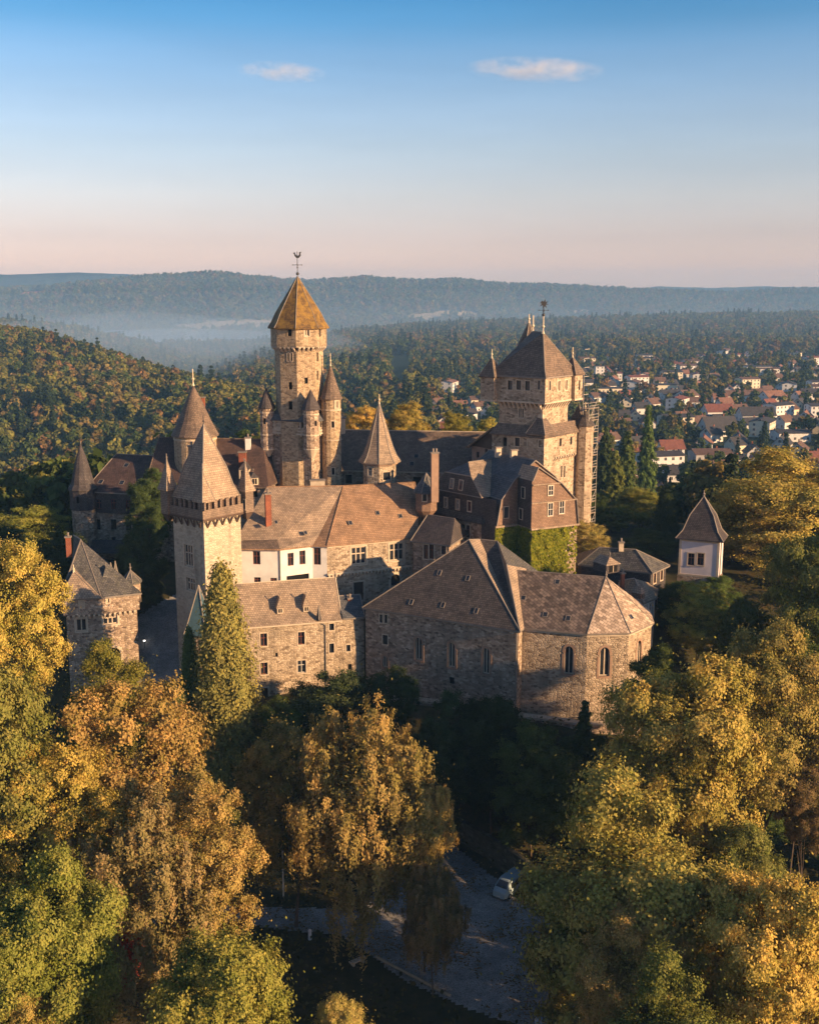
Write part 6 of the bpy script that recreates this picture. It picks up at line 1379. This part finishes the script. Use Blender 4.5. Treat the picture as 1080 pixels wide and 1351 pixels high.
def house(x, y, rz, w, d, hw, pitch, roof, wall, chim, dorm, parts, label, group='houses of the town beyond the castle', zoff=0):
    z = hz(x, y) + zoff; pr = proto(w, d, hw, pitch, roof, wall, chim, dorm, parts); houses.append((x, y, max(w, d) * .72))
    if parts:
        r = empty('town_house', (x, y, z), label, 'house', group); r.rotation_euler = (0, 0, rz)
        for nm, me in pr: o = bpy.data.objects.new(nm, me); C.objects.link(o); o.parent = r
    else:
        r = bpy.data.objects.new('town_house', pr[0][1]); C.objects.link(r); r.location = (x, y, z); r.rotation_euler = (0, 0, rz); tag(r, label, 'house', group)
    return r
def hpx(px, py, wpx, rz, roof, wall, hw, pitch, label, dpx=.75, chim=True, dorm=False):
    """a house seen with its eaves at px,py and a width of wpx"""
    y = 700.0
    for _ in range(12):
        p = at(px, py + 4, y); g = hz(p.x, y) + hw * .6; rr = ray(px, py + 4); y = max(300, min(1500, (g - CAMH) / rr.z * rr.y))
    p = at(px, py, y); w = max(8, min(26, wpx / FPX * y * 1.03)); w = round(w * 2) / 2; d = round(max(7, min(12, w * dpx)) * 2) / 2
    house(p.x, y, R(rz), w, d, hw, pitch, roof, wall, chim, dorm, y < 900, label)
for a in [
    (884, 592, 30, 8, 'roof_red', 'wall_white', 5.6, 42, 'white two storey town house with a bright red gable roof'),
    (830, 645, 38, 14, 'roof_brown', 'wall_white', 3.2, 50, 'town house with a brown roof and white gable below the spruces'),
    (866, 654, 34, 62, 'roof_brown', 'wall_white', 3.2, 50, 'brown roofed town house with its white gable turned to the castle'),
    (905, 668, 26, 14, 'roof_brown', 'wall_white', 3.4, 50, 'brown roofed town house just left of the pavilion tower roof'),
    (950, 672, 32, 5, 'roof_red', 'wall_white', 3.4, 45, 'red roofed town house just right of the pavilion tower roof'),
    (945, 620, 32, 20, 'roof_brown', 'wall_white', 4.5, 42, 'white town house with a brown roof above the pavilion tower'),
    (964, 634, 22, 74, 'roof_dark', 'wall_white', 5.4, 48, 'white gabled town house with a pointed front above the pavilion tower'),
    (936, 600, 48, 4, 'roof_brown', 'wall_grey', 6.5, 16, 'grey flat looking apartment house with balconies in the town'),
    (968, 604, 24, 10, 'roof_dark', 'wall_white', 3.0, 20, 'low white town house right of the grey apartment house'),
    (1028, 607, 40, 12, 'roof_dark', 'wall_white', 4.5, 20, 'white flat roofed town building behind the huge right tree'),
    (1072, 605, 34, 12, 'roof_red', 'wall_cream', 3.5, 38, 'red roofed town house cut by the right edge'),
    (946, 565, 46, 18, 'roof_dark', 'wall_white', 4.0, 48, 'dark roofed town house with a tall white gable'),
    (1006, 562, 28, 66, 'roof_dark', 'wall_white', 4.0, 46, 'white gabled town house beside the street lamp mast'),
    (922, 555, 28, 30, 'roof_brown', 'wall_white', 3.5, 35, 'brown roofed town house left of the dark roofed one'),
    (946, 541, 36, 8, 'roof_red', 'wall_white', 4.4, 35, 'long red brown roofed town house with a white front'),
    (996, 546, 44, 6, 'roof_dark', 'wall_white', 4.2, 38, 'long dark roofed town house in the middle of the town'),
    (1032, 538, 34, 30, 'roof_brown', 'wall_cream', 4.2, 35, 'cream town house with a brown gable roof'),
    (1042, 570, 42, 6, 'roof_dark', 'wall_white', 4.6, 12, 'long white flat roofed block near the right edge'),
    (1076, 560, 28, 70, 'roof_dark', 'wall_cream', 5.0, 35, 'cream gabled house at the right edge of the town'),
    (860, 532, 22, 40, 'roof_brown', 'wall_white', 6.0, 38, 'tall white town house with brown roof above the spruces'),
    (815, 560, 34, 25, 'roof_brown', 'wall_white', 3.0, 35, 'white bungalow with a brown roof beside the scaffolding'),
    (838, 566, 18, 10, 'roof_dark', 'wall_white', 3.0, 30, 'small white town house with a dark roof right of the bungalow'),
    (800, 492, 66, 3, 'roof_red', 'wall_white', 7.0, 10, 'long white school building with a red flat roof'),
    (790, 487, 10, 3, 'roof_dark', 'wall_white', 14.0, 6, 'white stair block rising from the long school building'),
    (796, 512, 74, 4, 'roof_dark', 'wall_cream', 6.5, 6, 'long sunlit cream hall at the edge of the town'),
    (870, 508, 40, 4, 'roof_dark', 'wall_cream', 7.5, 6, 'cream flat roofed block right of the long cream hall'),
    (998, 484, 34, 6, 'roof_dark', 'wall_white', 9.0, 8, 'white apartment block far in the town'),
    (1012, 487, 26, 6, 'roof_brown', 'wall_white', 9.0, 8, 'second white apartment block far in the town'),
    (1028, 486, 12, 60, 'roof_orange', 'wall_white', 9.0, 40, 'tall white gabled house far in the town'),
    (590, 540, 24, 20, 'roof_brown', 'wall_white', 4.5, 35, 'white house with a brown roof above the long castle roof'),
    (568, 542, 20, 10, 'roof_dark', 'wall_white', 4.0, 30, 'white house with a dark roof above the long castle roof'),
    (632, 534, 18, 30, 'roof_brown', 'wall_white', 4.0, 35, 'small brown roofed house left of the square tower'),
    (975, 520, 40, 8, 'roof_brown', 'wall_white', 4.5, 30, 'wide white house with brown roof in the upper town'),
    (1018, 522, 30, 24, 'roof_orange', 'wall_white', 4.5, 35, 'orange roofed white house in the upper town'),
    (905, 520, 26, 40, 'roof_brown', 'wall_white', 4.0, 35, 'white gabled house with brown roof in the upper town'),
    (882, 518, 24, 15, 'roof_dark', 'wall_white', 4.0, 30, 'dark roofed white house in the upper town'),
    (918, 528, 24, 5, 'roof_brown', 'wall_white', 4.0, 30, 'white house with shallow brown roof in the upper town'),
    (1070, 518, 30, 8, 'roof_dark', 'wall_white', 5.0, 30, 'white house with dark roof at the right edge of the upper town'),
    (556, 534, 18, 20, 'roof_dark', 'wall_white', 4.5, 35, 'small white house above the yellow tree by the stair tower'),
    (577, 531, 20, 50, 'roof_brown', 'wall_white', 5.0, 38, 'white gabled house higher above the long castle roof'),
    (604, 533, 22, 10, 'roof_orange', 'wall_white', 4.5, 32, 'orange brown roofed house above the long castle roof'),
    (617, 544, 20, 35, 'roof_dark', 'wall_white', 4.0, 35, 'dark roofed house low above the long castle roof'),
    (628, 526, 18, 15, 'roof_brown', 'wall_cream', 5.0, 30, 'cream house far above the long castle roof'),
    (643, 541, 16, 70, 'roof_dark', 'wall_white', 4.5, 38, 'white gable just left of the square tower'),
    (778, 503, 20, 10, 'roof_dark', 'wall_white', 5.0, 25, 'white house just right of the square tower roof'),
    (788, 522, 22, 25, 'roof_brown', 'wall_white', 4.5, 32, 'brown roofed house right of the square tower turret'),
    (782, 538, 20, 60, 'roof_dark', 'wall_white', 4.0, 38, 'white gabled house behind the scaffolding top'),
]: hpx(*a)
rh = random.Random(12); ro = ['roof_brown', 'roof_brown', 'roof_brown', 'roof_dark', 'roof_dark', 'roof_dark', 'roof_red', 'roof_orange']; tries = 0
while len(houses) < 240 and tries < 6000:
    tries += 1; y = rh.uniform(430, 1500); px = rh.uniform(560, 1075) if rh.random() < .22 else rh.uniform(770, 1090); u = (px - 540) / 1450
    if px < 770 and y < 600 or px < 650 and y > 1000: continue
    if y > 1330 and px < 880: continue
    x = u * y
    if any((x - a) ** 2 + (y - b) ** 2 < (c + 8.5) ** 2 for a, b, c in houses): continue
    rf = rh.choice(ro); wl = rh.choice(['wall_white', 'wall_white', 'wall_white', 'wall_cream']); big = rh.random() < .12
    w, d, hw, pt = (18, 11, 8.5, 14) if big else rh.choice([(10, 8, 3.0, 42), (11, 8, 3.6, 38), (9, 8, 4.6, 40)])
    house(x, y, R(rh.choice([0, 10, 20, 30, 60, 75, 90]) + rh.uniform(-6, 6)), w, d, hw, pt, rf, wl, True, False, False, f"{'large ' if big else ''}{WN_[wl]} walled town house with a {RN[rf]} roof among the trees" if True else '')
# trees among the houses
def clear(X, Y, pad):
    k = np.ones(len(X), bool)
    for a, b_, c in houses: k &= (X - a) ** 2 + (Y - b_) ** 2 > (c + pad) ** 2
    return k
X, Y = scatter(.0, .47, 330, 1480, 12); k = clear(X, Y, 3.5) & ~((X < 120) & (Y < 420)); add(X[k], Y[k], .40, .74, .16, [2.6, 2.2, 1.0, 1.0, .6, 0])
X, Y = scatter(.02, .42, 230, 420, 11); k = clear(X, Y, 3) & (np.hypot(X - 4, Y - 172) > 85); add(X[k], Y[k], .5, .8, .1, [2.8, 2.0, .6, .3, .1, 0])
P_ = np.array([(p[0], p[1], p[2], p[3], p[4]) for p in pts], float); Zg = height(P_[:, 0], P_[:, 1])
# image place of each tree top, to know which show largest
th = np.where(P_[:, 3] > 0, 20, 15) * P_[:, 2]; dx, dy_, dz = P_[:, 0], P_[:, 1], Zg + th * .7 - CAMH
fw = dy_ * _c - dz * _s; upv = dy_ * _s + dz * _c; qx = CX + FPX * dx / fw; qy = CY - FPX * upv / fw
vis = (qx > -15) & (qx < 1095) & (qy > 380) & ((qy < 640) | (qx < 100) | (qx > 780)) & ~((qx > 440) & (qx < 780) & (qy > 555)) & ~((qx > 110) & (qx < 450) & (qy > 570)) & ~((qx > 955) & (qy > 610)) & (qy < 720)
order = np.argsort(np.where(vis, P_[:, 1], 1e9)); ind = order[:235]; indset = set(int(i) for i in ind)
for i in ind:
    x, y, s, con, hue = P_[i]; hue = int(hue); me = (MC if con else MBd)[int(i) % (2 if con else 3)]
    where = 'on the wooded hillside left of the castle' if qx[i] < 350 else 'among the houses of the town' if x > 0 and y > 330 and qx[i] > 560 else 'on the slope just behind the castle'
    o = bpy.data.objects.new('conifer_tree' if con else 'broadleaf_tree', me); C.objects.link(o); o.location = (x, y, Zg[i] - .6); o.scale = (s,) * 3; o.rotation_euler = (0, 0, rs.uniform(0, 6.28)); o.color = (*HUES[hue][2], 1)
    tag(o, f"{HUES[hue][1]} {'conifer' if con else 'broadleaf tree'} {where}", 'tree', f"{HUES[hue][1]} {'conifers' if con else 'trees'} {where}")
# the rest of the woods: one object per wood, trees set on points
src = bpy.data.collections.new('wood_sources')
for h in range(6):
    for me in (FC if h == 5 else FB):
        me = me.copy(); hm_ = f'wood_leaf_{h}'
        if hm_ not in M: leafmat(hm_, [(p, tuple(a * b_ for a, b_ in zip(c_, HUES[h][2]))) for p, c_ in ((0, (.42, .52, .40)), (.45, (.85, .9, .8)), (.75, (1.1, 1.05, 1.0)), (1, (1.55, 1.25, 1.0)))], .25, False)
        me.materials[0] = M[hm_]; o = bpy.data.objects.new(f'wood_source_{h}_{len(src.objects):02d}', me); src.objects.link(o)
NAMES = sorted(o.name for o in src.objects); BYH = {h: [i for i, n in enumerate(NAMES) if n.startswith(f'wood_source_{h}_')] for h in range(6)}
def wood(name, mask, label):
    idx = np.where(mask)[0]; me = bpy.data.meshes.new(name); me.vertices.add(len(idx)); me.vertices.foreach_set('co', np.stack([P_[idx, 0], P_[idx, 1], Zg[idx] - .6], 1).astype(np.float32).ravel())
    a = me.attributes.new('scl', 'FLOAT', 'POINT'); a.data.foreach_set('value', P_[idx, 2].astype(np.float32)); a = me.attributes.new('rotz', 'FLOAT', 'POINT'); a.data.foreach_set('value', rs.uniform(0, 6.28, len(idx)).astype(np.float32))
    a = me.attributes.new('pick', 'INT', 'POINT'); a.data.foreach_set('value', np.array([BYH[int(h)][k % len(BYH[int(h)])] for k, h in enumerate(P_[idx, 4])], np.int32))
    o = bpy.data.objects.new(name, me); C.objects.link(o); g = bpy.data.node_groups.new(name + '_nodes', 'GeometryNodeTree')
    g.interface.new_socket('Geometry', in_out='INPUT', socket_type='NodeSocketGeometry'); g.interface.new_socket('Geometry', in_out='OUTPUT', socket_type='NodeSocketGeometry')
    gi, go = g.nodes.new('NodeGroupInput'), g.nodes.new('NodeGroupOutput'); ip = g.nodes.new('GeometryNodeInstanceOnPoints'); ci = g.nodes.new('GeometryNodeCollectionInfo')
    ci.inputs['Collection'].default_value = src; ci.inputs['Separate Children'].default_value = True; ci.inputs['Reset Children'].default_value = True; ip.inputs['Pick Instance'].default_value = True
    def na(n, t): x = g.nodes.new('GeometryNodeInputNamedAttribute'); x.data_type = t; x.inputs[0].default_value = n; return x
    s, r, p = na('scl', 'FLOAT'), na('rotz', 'FLOAT'), na('pick', 'INT'); cx = g.nodes.new('ShaderNodeCombineXYZ'); g.links.new(r.outputs[0], cx.inputs[2])
    g.links.new(gi.outputs[0], ip.inputs['Points']); g.links.new(ci.outputs[0], ip.inputs['Instance']); g.links.new(p.outputs[0], ip.inputs['Instance Index']); g.links.new(cx.outputs[0], ip.inputs['Rotation']); g.links.new(s.outputs[0], ip.inputs['Scale'])
    g.links.new(ip.outputs[0], go.inputs[0]); md = o.modifiers.new('woods', 'NODES'); md.node_group = g; tag(o, label, 'woods', None, 'stuff'); print(name, len(idx)); return o
rest = np.ones(len(P_), bool); rest[ind] = False; u_ = P_[:, 0] / P_[:, 1]
wood('hill_woods', rest & (u_ < -.08), 'autumn woods covering the hills left of the castle'); wood('ridge_woods', rest & (u_ >= -.08), 'dark woods on the long ridge and round the town')

# ================================================================== HAZE, CLOUDS
HAZE = 1.35e-4
mb = MB(); mb.prism([(-7500, -300), (7500, -300), (7500, 6300), (-7500, 6300)], -160, 200); hzb = mb.build('haze', [])
hm = bpy.data.materials.new('haze'); hm.use_nodes = True; nt = hm.node_tree; nt.nodes.clear(); o_ = N(nt, 'ShaderNodeOutputMaterial'); pv = N(nt, 'ShaderNodeVolumePrincipled')
pv.inputs['Color'].default_value = (.27, .56, 1.0, 1); pv.inputs['Density'].default_value = HAZE; pv.inputs['Anisotropy'].default_value = 0.0; nt.links.new(pv.outputs[0], o_.inputs['Volume'])
hzb.data.materials.append(hm); tag(hzb, 'thin blue morning haze over hills and valley', 'haze', None, 'stuff')

for nm, c_, r_, dn, lab in (('mist', (0, 3500, -90), (3600, 950, 120), 1.5e-4, 'pale mist lying in the far valley'), ('mist', (0, 3450, -80), (3700, 900, 165), 1.3e-4, 'thin upper mist over the far valley'), ('mist', (0, 3500, -80), (3800, 1000, 225), 1.2e-4, 'faint veil of mist on the far slopes'),
                             ('mist', (100, 1950, -90), (2600, 800, 150), 1.6e-4, 'blue mist before the long ridge'), ('mist', (-370, 1500, -85), (430, 620, 125), 7e-4, 'blue mist in the deep valley behind the left hill'), ('mist_bank', (-620, 2950, -70), (420, 230, 46), 2.0e-3, 'thicker bank of mist at the mouth of the valley')):
    mb = MB(); mb.ball((0, 0, 0), 1, 0, 24); o = mb.build(nm, []); o.location = c_; o.scale = r_; mm = bpy.data.materials.new(nm); mm.use_nodes = True; nt = mm.node_tree; nt.nodes.clear(); o2 = N(nt, 'ShaderNodeOutputMaterial'); pv = N(nt, 'ShaderNodeVolumePrincipled')
    pv.inputs['Color'].default_value = (.5, .72, 1, 1); pv.inputs['Density'].default_value = dn; nt.links.new(pv.outputs[0], o2.inputs['Volume']); o.data.materials.append(mm); tag(o, lab, 'mist', None, 'stuff')
def cloudmat(name, dens):
    m = bpy.data.materials.new(name); m.use_nodes = True; nt = m.node_tree; nt.nodes.clear(); o_ = N(nt, 'ShaderNodeOutputMaterial'); pv = N(nt, 'ShaderNodeVolumePrincipled'); tcx = N(nt, 'ShaderNodeTexCoord')
    mp = N(nt, 'ShaderNodeMapping'); mp.inputs['Scale'].default_value = (2.2, 1.0, .8); nt.links.new(tcx.outputs['Object'], mp.inputs[0])
    n = N(nt, 'ShaderNodeTexNoise', i_Scale=1.5, i_Detail=5.0, i_Roughness=.6); nt.links.new(mp.outputs[0], n.inputs[0])
    ln = N(nt, 'ShaderNodeVectorMath', operation='LENGTH'); nt.links.new(tcx.outputs['Object'], ln.inputs[0])
    f = N(nt, 'ShaderNodeMapRange'); f.inputs[1].default_value = 1.0; f.inputs[2].default_value = .15; nt.links.new(ln.outputs['Value'], f.inputs[0])
    a = N(nt, 'ShaderNodeMapRange'); a.inputs[1].default_value = .42; a.inputs[2].default_value = .70; nt.links.new(n.outputs[0], a.inputs[0])
    u = N(nt, 'ShaderNodeMath', operation='MULTIPLY'); nt.links.new(f.outputs[0], u.inputs[0]); nt.links.new(a.outputs[0], u.inputs[1])
    w = N(nt, 'ShaderNodeMath', operation='MULTIPLY'); nt.links.new(u.outputs[0], w.inputs[0]); w.inputs[1].default_value = dens; nt.links.new(w.outputs[0], pv.inputs['Density'])
    pv.inputs['Color'].default_value = (1, 1, 1, 1); nt.links.new(pv.outputs[0], o_.inputs['Volume']); return m
def cloud(px, py, wpx, hpx, label, rot, dens):
    Y = 10500; p = at(px, py, Y); mb = MB(); mb.ball((0, 0, 0), 1, 0, 16); o = mb.build('cloud', []); o.location = p; k = Y / FPX; o.scale = (wpx / 2 * k, wpx / 2 * k * .5, hpx / 2 * k); o.rotation_euler = (0, R(rot), 0)
    o.data.materials.append(cloudmat('cloud_mat', dens)); tag(o, label, 'cloud')
cloud(372, 95, 120, 26, 'small wispy cloud high on the left above the keep', 3, .0055); cloud(706, 92, 185, 30, 'longer wispy cloud high above the square tower', 2, .0055)

# ================================================================== SMALL THINGS ROUND THE CAR PARK
simple('car_paint_pale', (.34, .43, .47), .35, .6, .06); simple('car_paint_blue', (.30, .42, .52), .3, .6, .06); simple('tyre', (.02, .02, .02), .9, .1); simple('headlamp', (.7, .7, .68), .15, .7); simple('cloth_white', (.62, .62, .64), .9, .2)
M.update({k: MATS[k] for k in ('car_paint_pale', 'car_paint_blue', 'tyre', 'headlamp', 'cloth_white')})
def car(px, py, rz, label, paint, van):
    g = atz(px, py, -12.4); z = hz(g.x, g.y) + .05; r = empty('parked_van' if van else 'parked_car', (g.x, g.y, z), label, 'van' if van else 'car'); r.rotation_euler = (0, 0, rz)
    if van: L, Wd, secs = 4.9, .95, [(-2.45, .82, 1.0, .70, 1.85), (-2.3, .93, 1.05, .82, 1.98), (0.6, .95, 1.05, .84, 2.0), (1.05, .95, 1.05, .80, 1.94), (1.95, .92, 1.04, .86, 1.16), (2.4, .78, .90, .70, .96)]
    else: L, Wd, secs = 4.3, .88, [(-2.1, .76, .88, .62, .98), (-1.85, .86, .93, .64, 1.1), (-1.2, .88, .93, .66, 1.42), (.2, .88, .93, .66, 1.46), (1.05, .87, .92, .80, 1.0), (1.9, .82, .80, .74, .86), (2.15, .70, .62, .62, .66)]
    def local(mb, nm, mats, par=None):
        me = bpy.data.meshes.new(nm); me.from_pydata(mb.v, [], mb.f)
        for m in mats: me.materials.append(M[m])
        me.polygons.foreach_set('material_index', mb.m); o = bpy.data.objects.new(nm, me); C.objects.link(o); o.parent = par or r; return o
    mb = MB(); S_ = []
    for x, wb, zb_, wt_, zt_ in secs: S_.append([(x, -wb * .94, .28), (x, wb * .94, .28), (x, wb, .5), (x, wb, zb_), (x, wt_, zt_), (x, wt_ * .6, zt_ + .05), (x, -wt_ * .6, zt_ + .05), (x, -wt_, zt_), (x, -wb, zb_), (x, -wb, .5)])
    mb.rings(S_, 0); o = local(mb, 'body', [paint]); bv = o.modifiers.new('bevel', 'BEVEL'); bv.width = .04; bv.segments = 2; bv.limit_method = 'ANGLE'
    i0 = 3 if van else 3; a, b_ = secs[i0], secs[i0 + 1]           # windscreen between roof end and bonnet
    def P(s, k, f): return Vector((s[0], k * (s[1] * (1 - f) + s[3] * f), s[2] * (1 - f) + s[4] * f))
    up, dn = Vector((a[0], 0, a[4] + .03)), Vector((b_[0], 0, b_[4] + .05)); n = Vector((up.z - dn.z, 0, dn.x - up.x)).normalized() * .03
    mb = MB(); A = up.lerp(dn, .12); B_ = up.lerp(dn, .88); mb.poly([A + Vector((0, a[3] * .78, 0)) + n, A - Vector((0, a[3] * .78, 0)) + n, B_ - Vector((0, b_[3] * .88, 0)) + n, B_ + Vector((0, b_[3] * .88, 0)) + n]); local(mb, 'windscreen', ['glass'])
    for k in (-1, 1):
        mb = MB(); s0, s1 = secs[1 if van else 2], secs[i0]
        q = [P(s0, k, .12), P(s1, k, .12), P(s1, k, .86), P(s0, k, .86)]; q = [v + Vector((0, k * .025, 0)) for v in q]; mb.poly(q if k < 0 else q[::-1]); local(mb, 'side_window', ['glass'])
        mb = MB(); h = secs[-2]; mb.obox((h[0] - .05, k * (h[1] - .28) - .16, .62), (.32, 0, 0), (0, .32, 0), (0, 0, .2)); local(mb, 'headlight', ['headlamp'])
        mb = MB(); mb.obox((a[0] + .25, k * (a[1] + .12) - .1, 1.05), (.12, 0, 0), (0, .2, 0), (0, 0, .16)); local(mb, 'mirror', [paint])
        for x in (-1.35, 1.4):
            mb = MB(); mb.tube((x, k * (Wd - .2), .33), (x, k * (Wd + .02), .33), .33, 16); w = local(mb, 'wheel', ['tyre']); mb = MB(); mb.tube((x, k * (Wd + .0), .33), (x, k * (Wd + .035), .33), .19, 10); local(mb, 'rim', ['steel'], w)
    mb = MB(); mb.obox((secs[-1][0] - .05, -.28, .42), (.1, 0, 0), (0, .56, 0), (0, 0, .13)); local(mb, 'number_plate', ['frame_white'])
d_ = atz(662, 1163, -10.6) - atz(686, 1145, -10.6); car(672, 1170, math.atan2(d_.y, d_.x), 'pale blue white van parked at the back of the car park under the tree', 'car_paint_pale', True)
car(735, 1345, R(205), 'blue white car half hidden at the bottom edge of the car park', 'car_paint_blue', False)
def post(name, px, py0, py1, r, mat, label, cat, z=-12.7, top=None):
    g = atz(px, py0, z); zz = hz(g.x, g.y); t = at(px, py1, g.y); o = empty(name, (g.x, g.y, zz), label, cat); mb = MB(); mb.tube((g.x, g.y, zz - .3), (g.x, g.y, t.z), r, 8, 0, r * .8); m = mb.build('pole', mat, o)
    mb = MB(); mb.ball((g.x, g.y, t.z), top or r * 1.6); mb.build('cap', mat, o)
post('flagpole', 374, 1182, 1124, .10, 'frame_white', 'slim white pole without a flag beside the driveway', 'pole')
post('bollard', 409, 1242, 1228, .22, 'cloth_white', 'short white bollard on the grass below the driveway', 'bollard', top=.22)
# lamp post by the driveway
g = atz(405, 1185, -12.6); o = empty('street_lamp', (g.x, g.y, hz(g.x, g.y)), 'small lamp post with a round white globe near the flagpole', 'lamp'); t = at(405, 1138, g.y)
mb = MB(); mb.tube((g.x, g.y, hz(g.x, g.y) - .3), (g.x, g.y, t.z), .06, 8); mb.build('pole', 'iron', o); mb = MB(); mb.ball(t, .28, 0, 12); mb.build('lamp_globe', 'cloth_white', o)
# folded parasol
g = atz(697, 1076, -6.5); g.z = hz(g.x, g.y); t = at(697, 1052, g.y); o = empty('parasol', g, 'folded pale parasol standing on the dark slope', 'parasol')
mb = MB(); mb.tube((g.x, g.y, g.z - .4), (g.x, g.y, t.z + .1), .035, 8); mb.build('pole', 'timber', o)
mb = MB(); pr = [(.05, 0), (.30, .12), (.26, .5), (.17, .8), (.05, 1.0)]; zb_ = max(g.z + .5, t.z - 2.6); mb.rings([[(g.x + r * (1 + .25 * (i % 2)) * math.cos(i * math.pi / 8), g.y + r * (1 + .25 * (i % 2)) * math.sin(i * math.pi / 8), zb_ + (t.z - zb_) * h) for i in range(16)] for r, h in pr]); mb.build('canopy', 'cloth_white', o)
# stone slab bench under the central tree, and the timber edging of the car park
g = atz(472, 1278, -13); z = hz(g.x, g.y); o = empty('stone_bench', (g.x, g.y, z), 'pale stone bench at the foot of the large central tree', 'bench'); d = Vector((.8, .6, 0))
mb = MB(); mb.box((g.x, g.y, z + .36), d, 1.9, .55, .13); mb.build('seat', 'trim', o)
for k in (-.6, .6): mb = MB(); mb.box((g.x + d.x * k, g.y + d.y * k, z - .2), (-d.y, d.x), .42, .25, .56); mb.build('leg', 'stone_pale', o)
A, B = atz(496, 1268, -13), atz(594, 1318, -13.2); A.z = hz(A.x, A.y) + .12; B.z = hz(B.x, B.y) + .12; mb = MB(); mb.tube(A, B, .16, 8); tag(mb.build('log', 'plank', None, A.lerp(B, .5)), 'long pale log lying along the edge of the car park', 'log')
# retaining wall behind the car park
w = Bld('retaining_wall', (9, 127, -12), 'rough retaining wall at the back of the car park half overgrown', 'wall'); L = [atz(a, b_, -12.6) for a, b_ in ((560, 1118), (600, 1110), (640, 1133), (690, 1168), (716, 1190))]
for a_, b_ in zip(L, L[1:]): w.wall(tuple(a_[:2]), tuple(b_[:2]), -14, -9.4, (), 'stone_mossy'); q = Vector((.25, .7)); w.wall(tuple(b_.xy + q), tuple(a_.xy + q), -14, -9.4, (), 'stone_mossy')
cp = MB()
for a_, b_ in zip(L, L[1:]): cp.poly([(*a_.xy, -9.4), (*b_.xy, -9.4), (*(b_.xy + q), -9.4), (*(a_.xy + q), -9.4)])
w.part('coping', cp, 'stone_mossy'); w.done()
# lit lantern by the gate passage
g = at(190.5, 845, 156); o = empty('wall_lantern', g, 'small lit lantern in the dark passage right of the gatehouse', 'lamp'); em = bpy.data.materials.new('lantern_light'); em.use_nodes = True; bb = em.node_tree.nodes['Principled BSDF']; bb.inputs['Emission Color'].default_value = (1, .92, .8, 1); bb.inputs['Emission Strength'].default_value = 3; M['lantern_light'] = em
mb = MB(); mb.ball(g, .16, 0, 10); mb.build('bulb', 'lantern_light', o); mb = MB(); mb.tube((g.x, g.y, g.z + .1), (g.x, g.y, g.z + .35), .2, 8, 0, .04); mb.build('lamp_shade', 'iron', o); mb = MB(); mb.tube((g.x, g.y, hz(g.x, g.y) - .3), (g.x, g.y, g.z - .14), .05, 8); mb.build('post', 'iron', o)

# fallen leaves scattered over the car park and driveway
rng = np.random.RandomState(31); X = rng.uniform(-32, 22, 26000); Yv = rng.uniform(92, 128, 26000); kp = (inside(pk, X, Yv) | inside(dw, X, Yv)) & (fbm(X, Yv, 9, 3) + rng.normal(0, .45, len(X)) > .35); X, Yv = X[kp], Yv[kp]
V, r = leaf_quads(rng, np.stack([X, Yv, height(X, Yv) + .07], 1), np.tile([[0, 0, 2.5]], (len(X), 1)), .22, rng.uniform(0, 1, len(X))); me = bpy.data.meshes.new('fallen_leaves'); quads(me, V, np.arange(len(V)).reshape(-1, 4), {'rnd': r}); me.materials.append(M['leaf'])
o = bpy.data.objects.new('fallen_leaves', me); C.objects.link(o); o.color = (.26, .16, .07, 1); tag(o, 'fallen leaves scattered over the gravel of the car park', 'leaves', None, 'stuff')
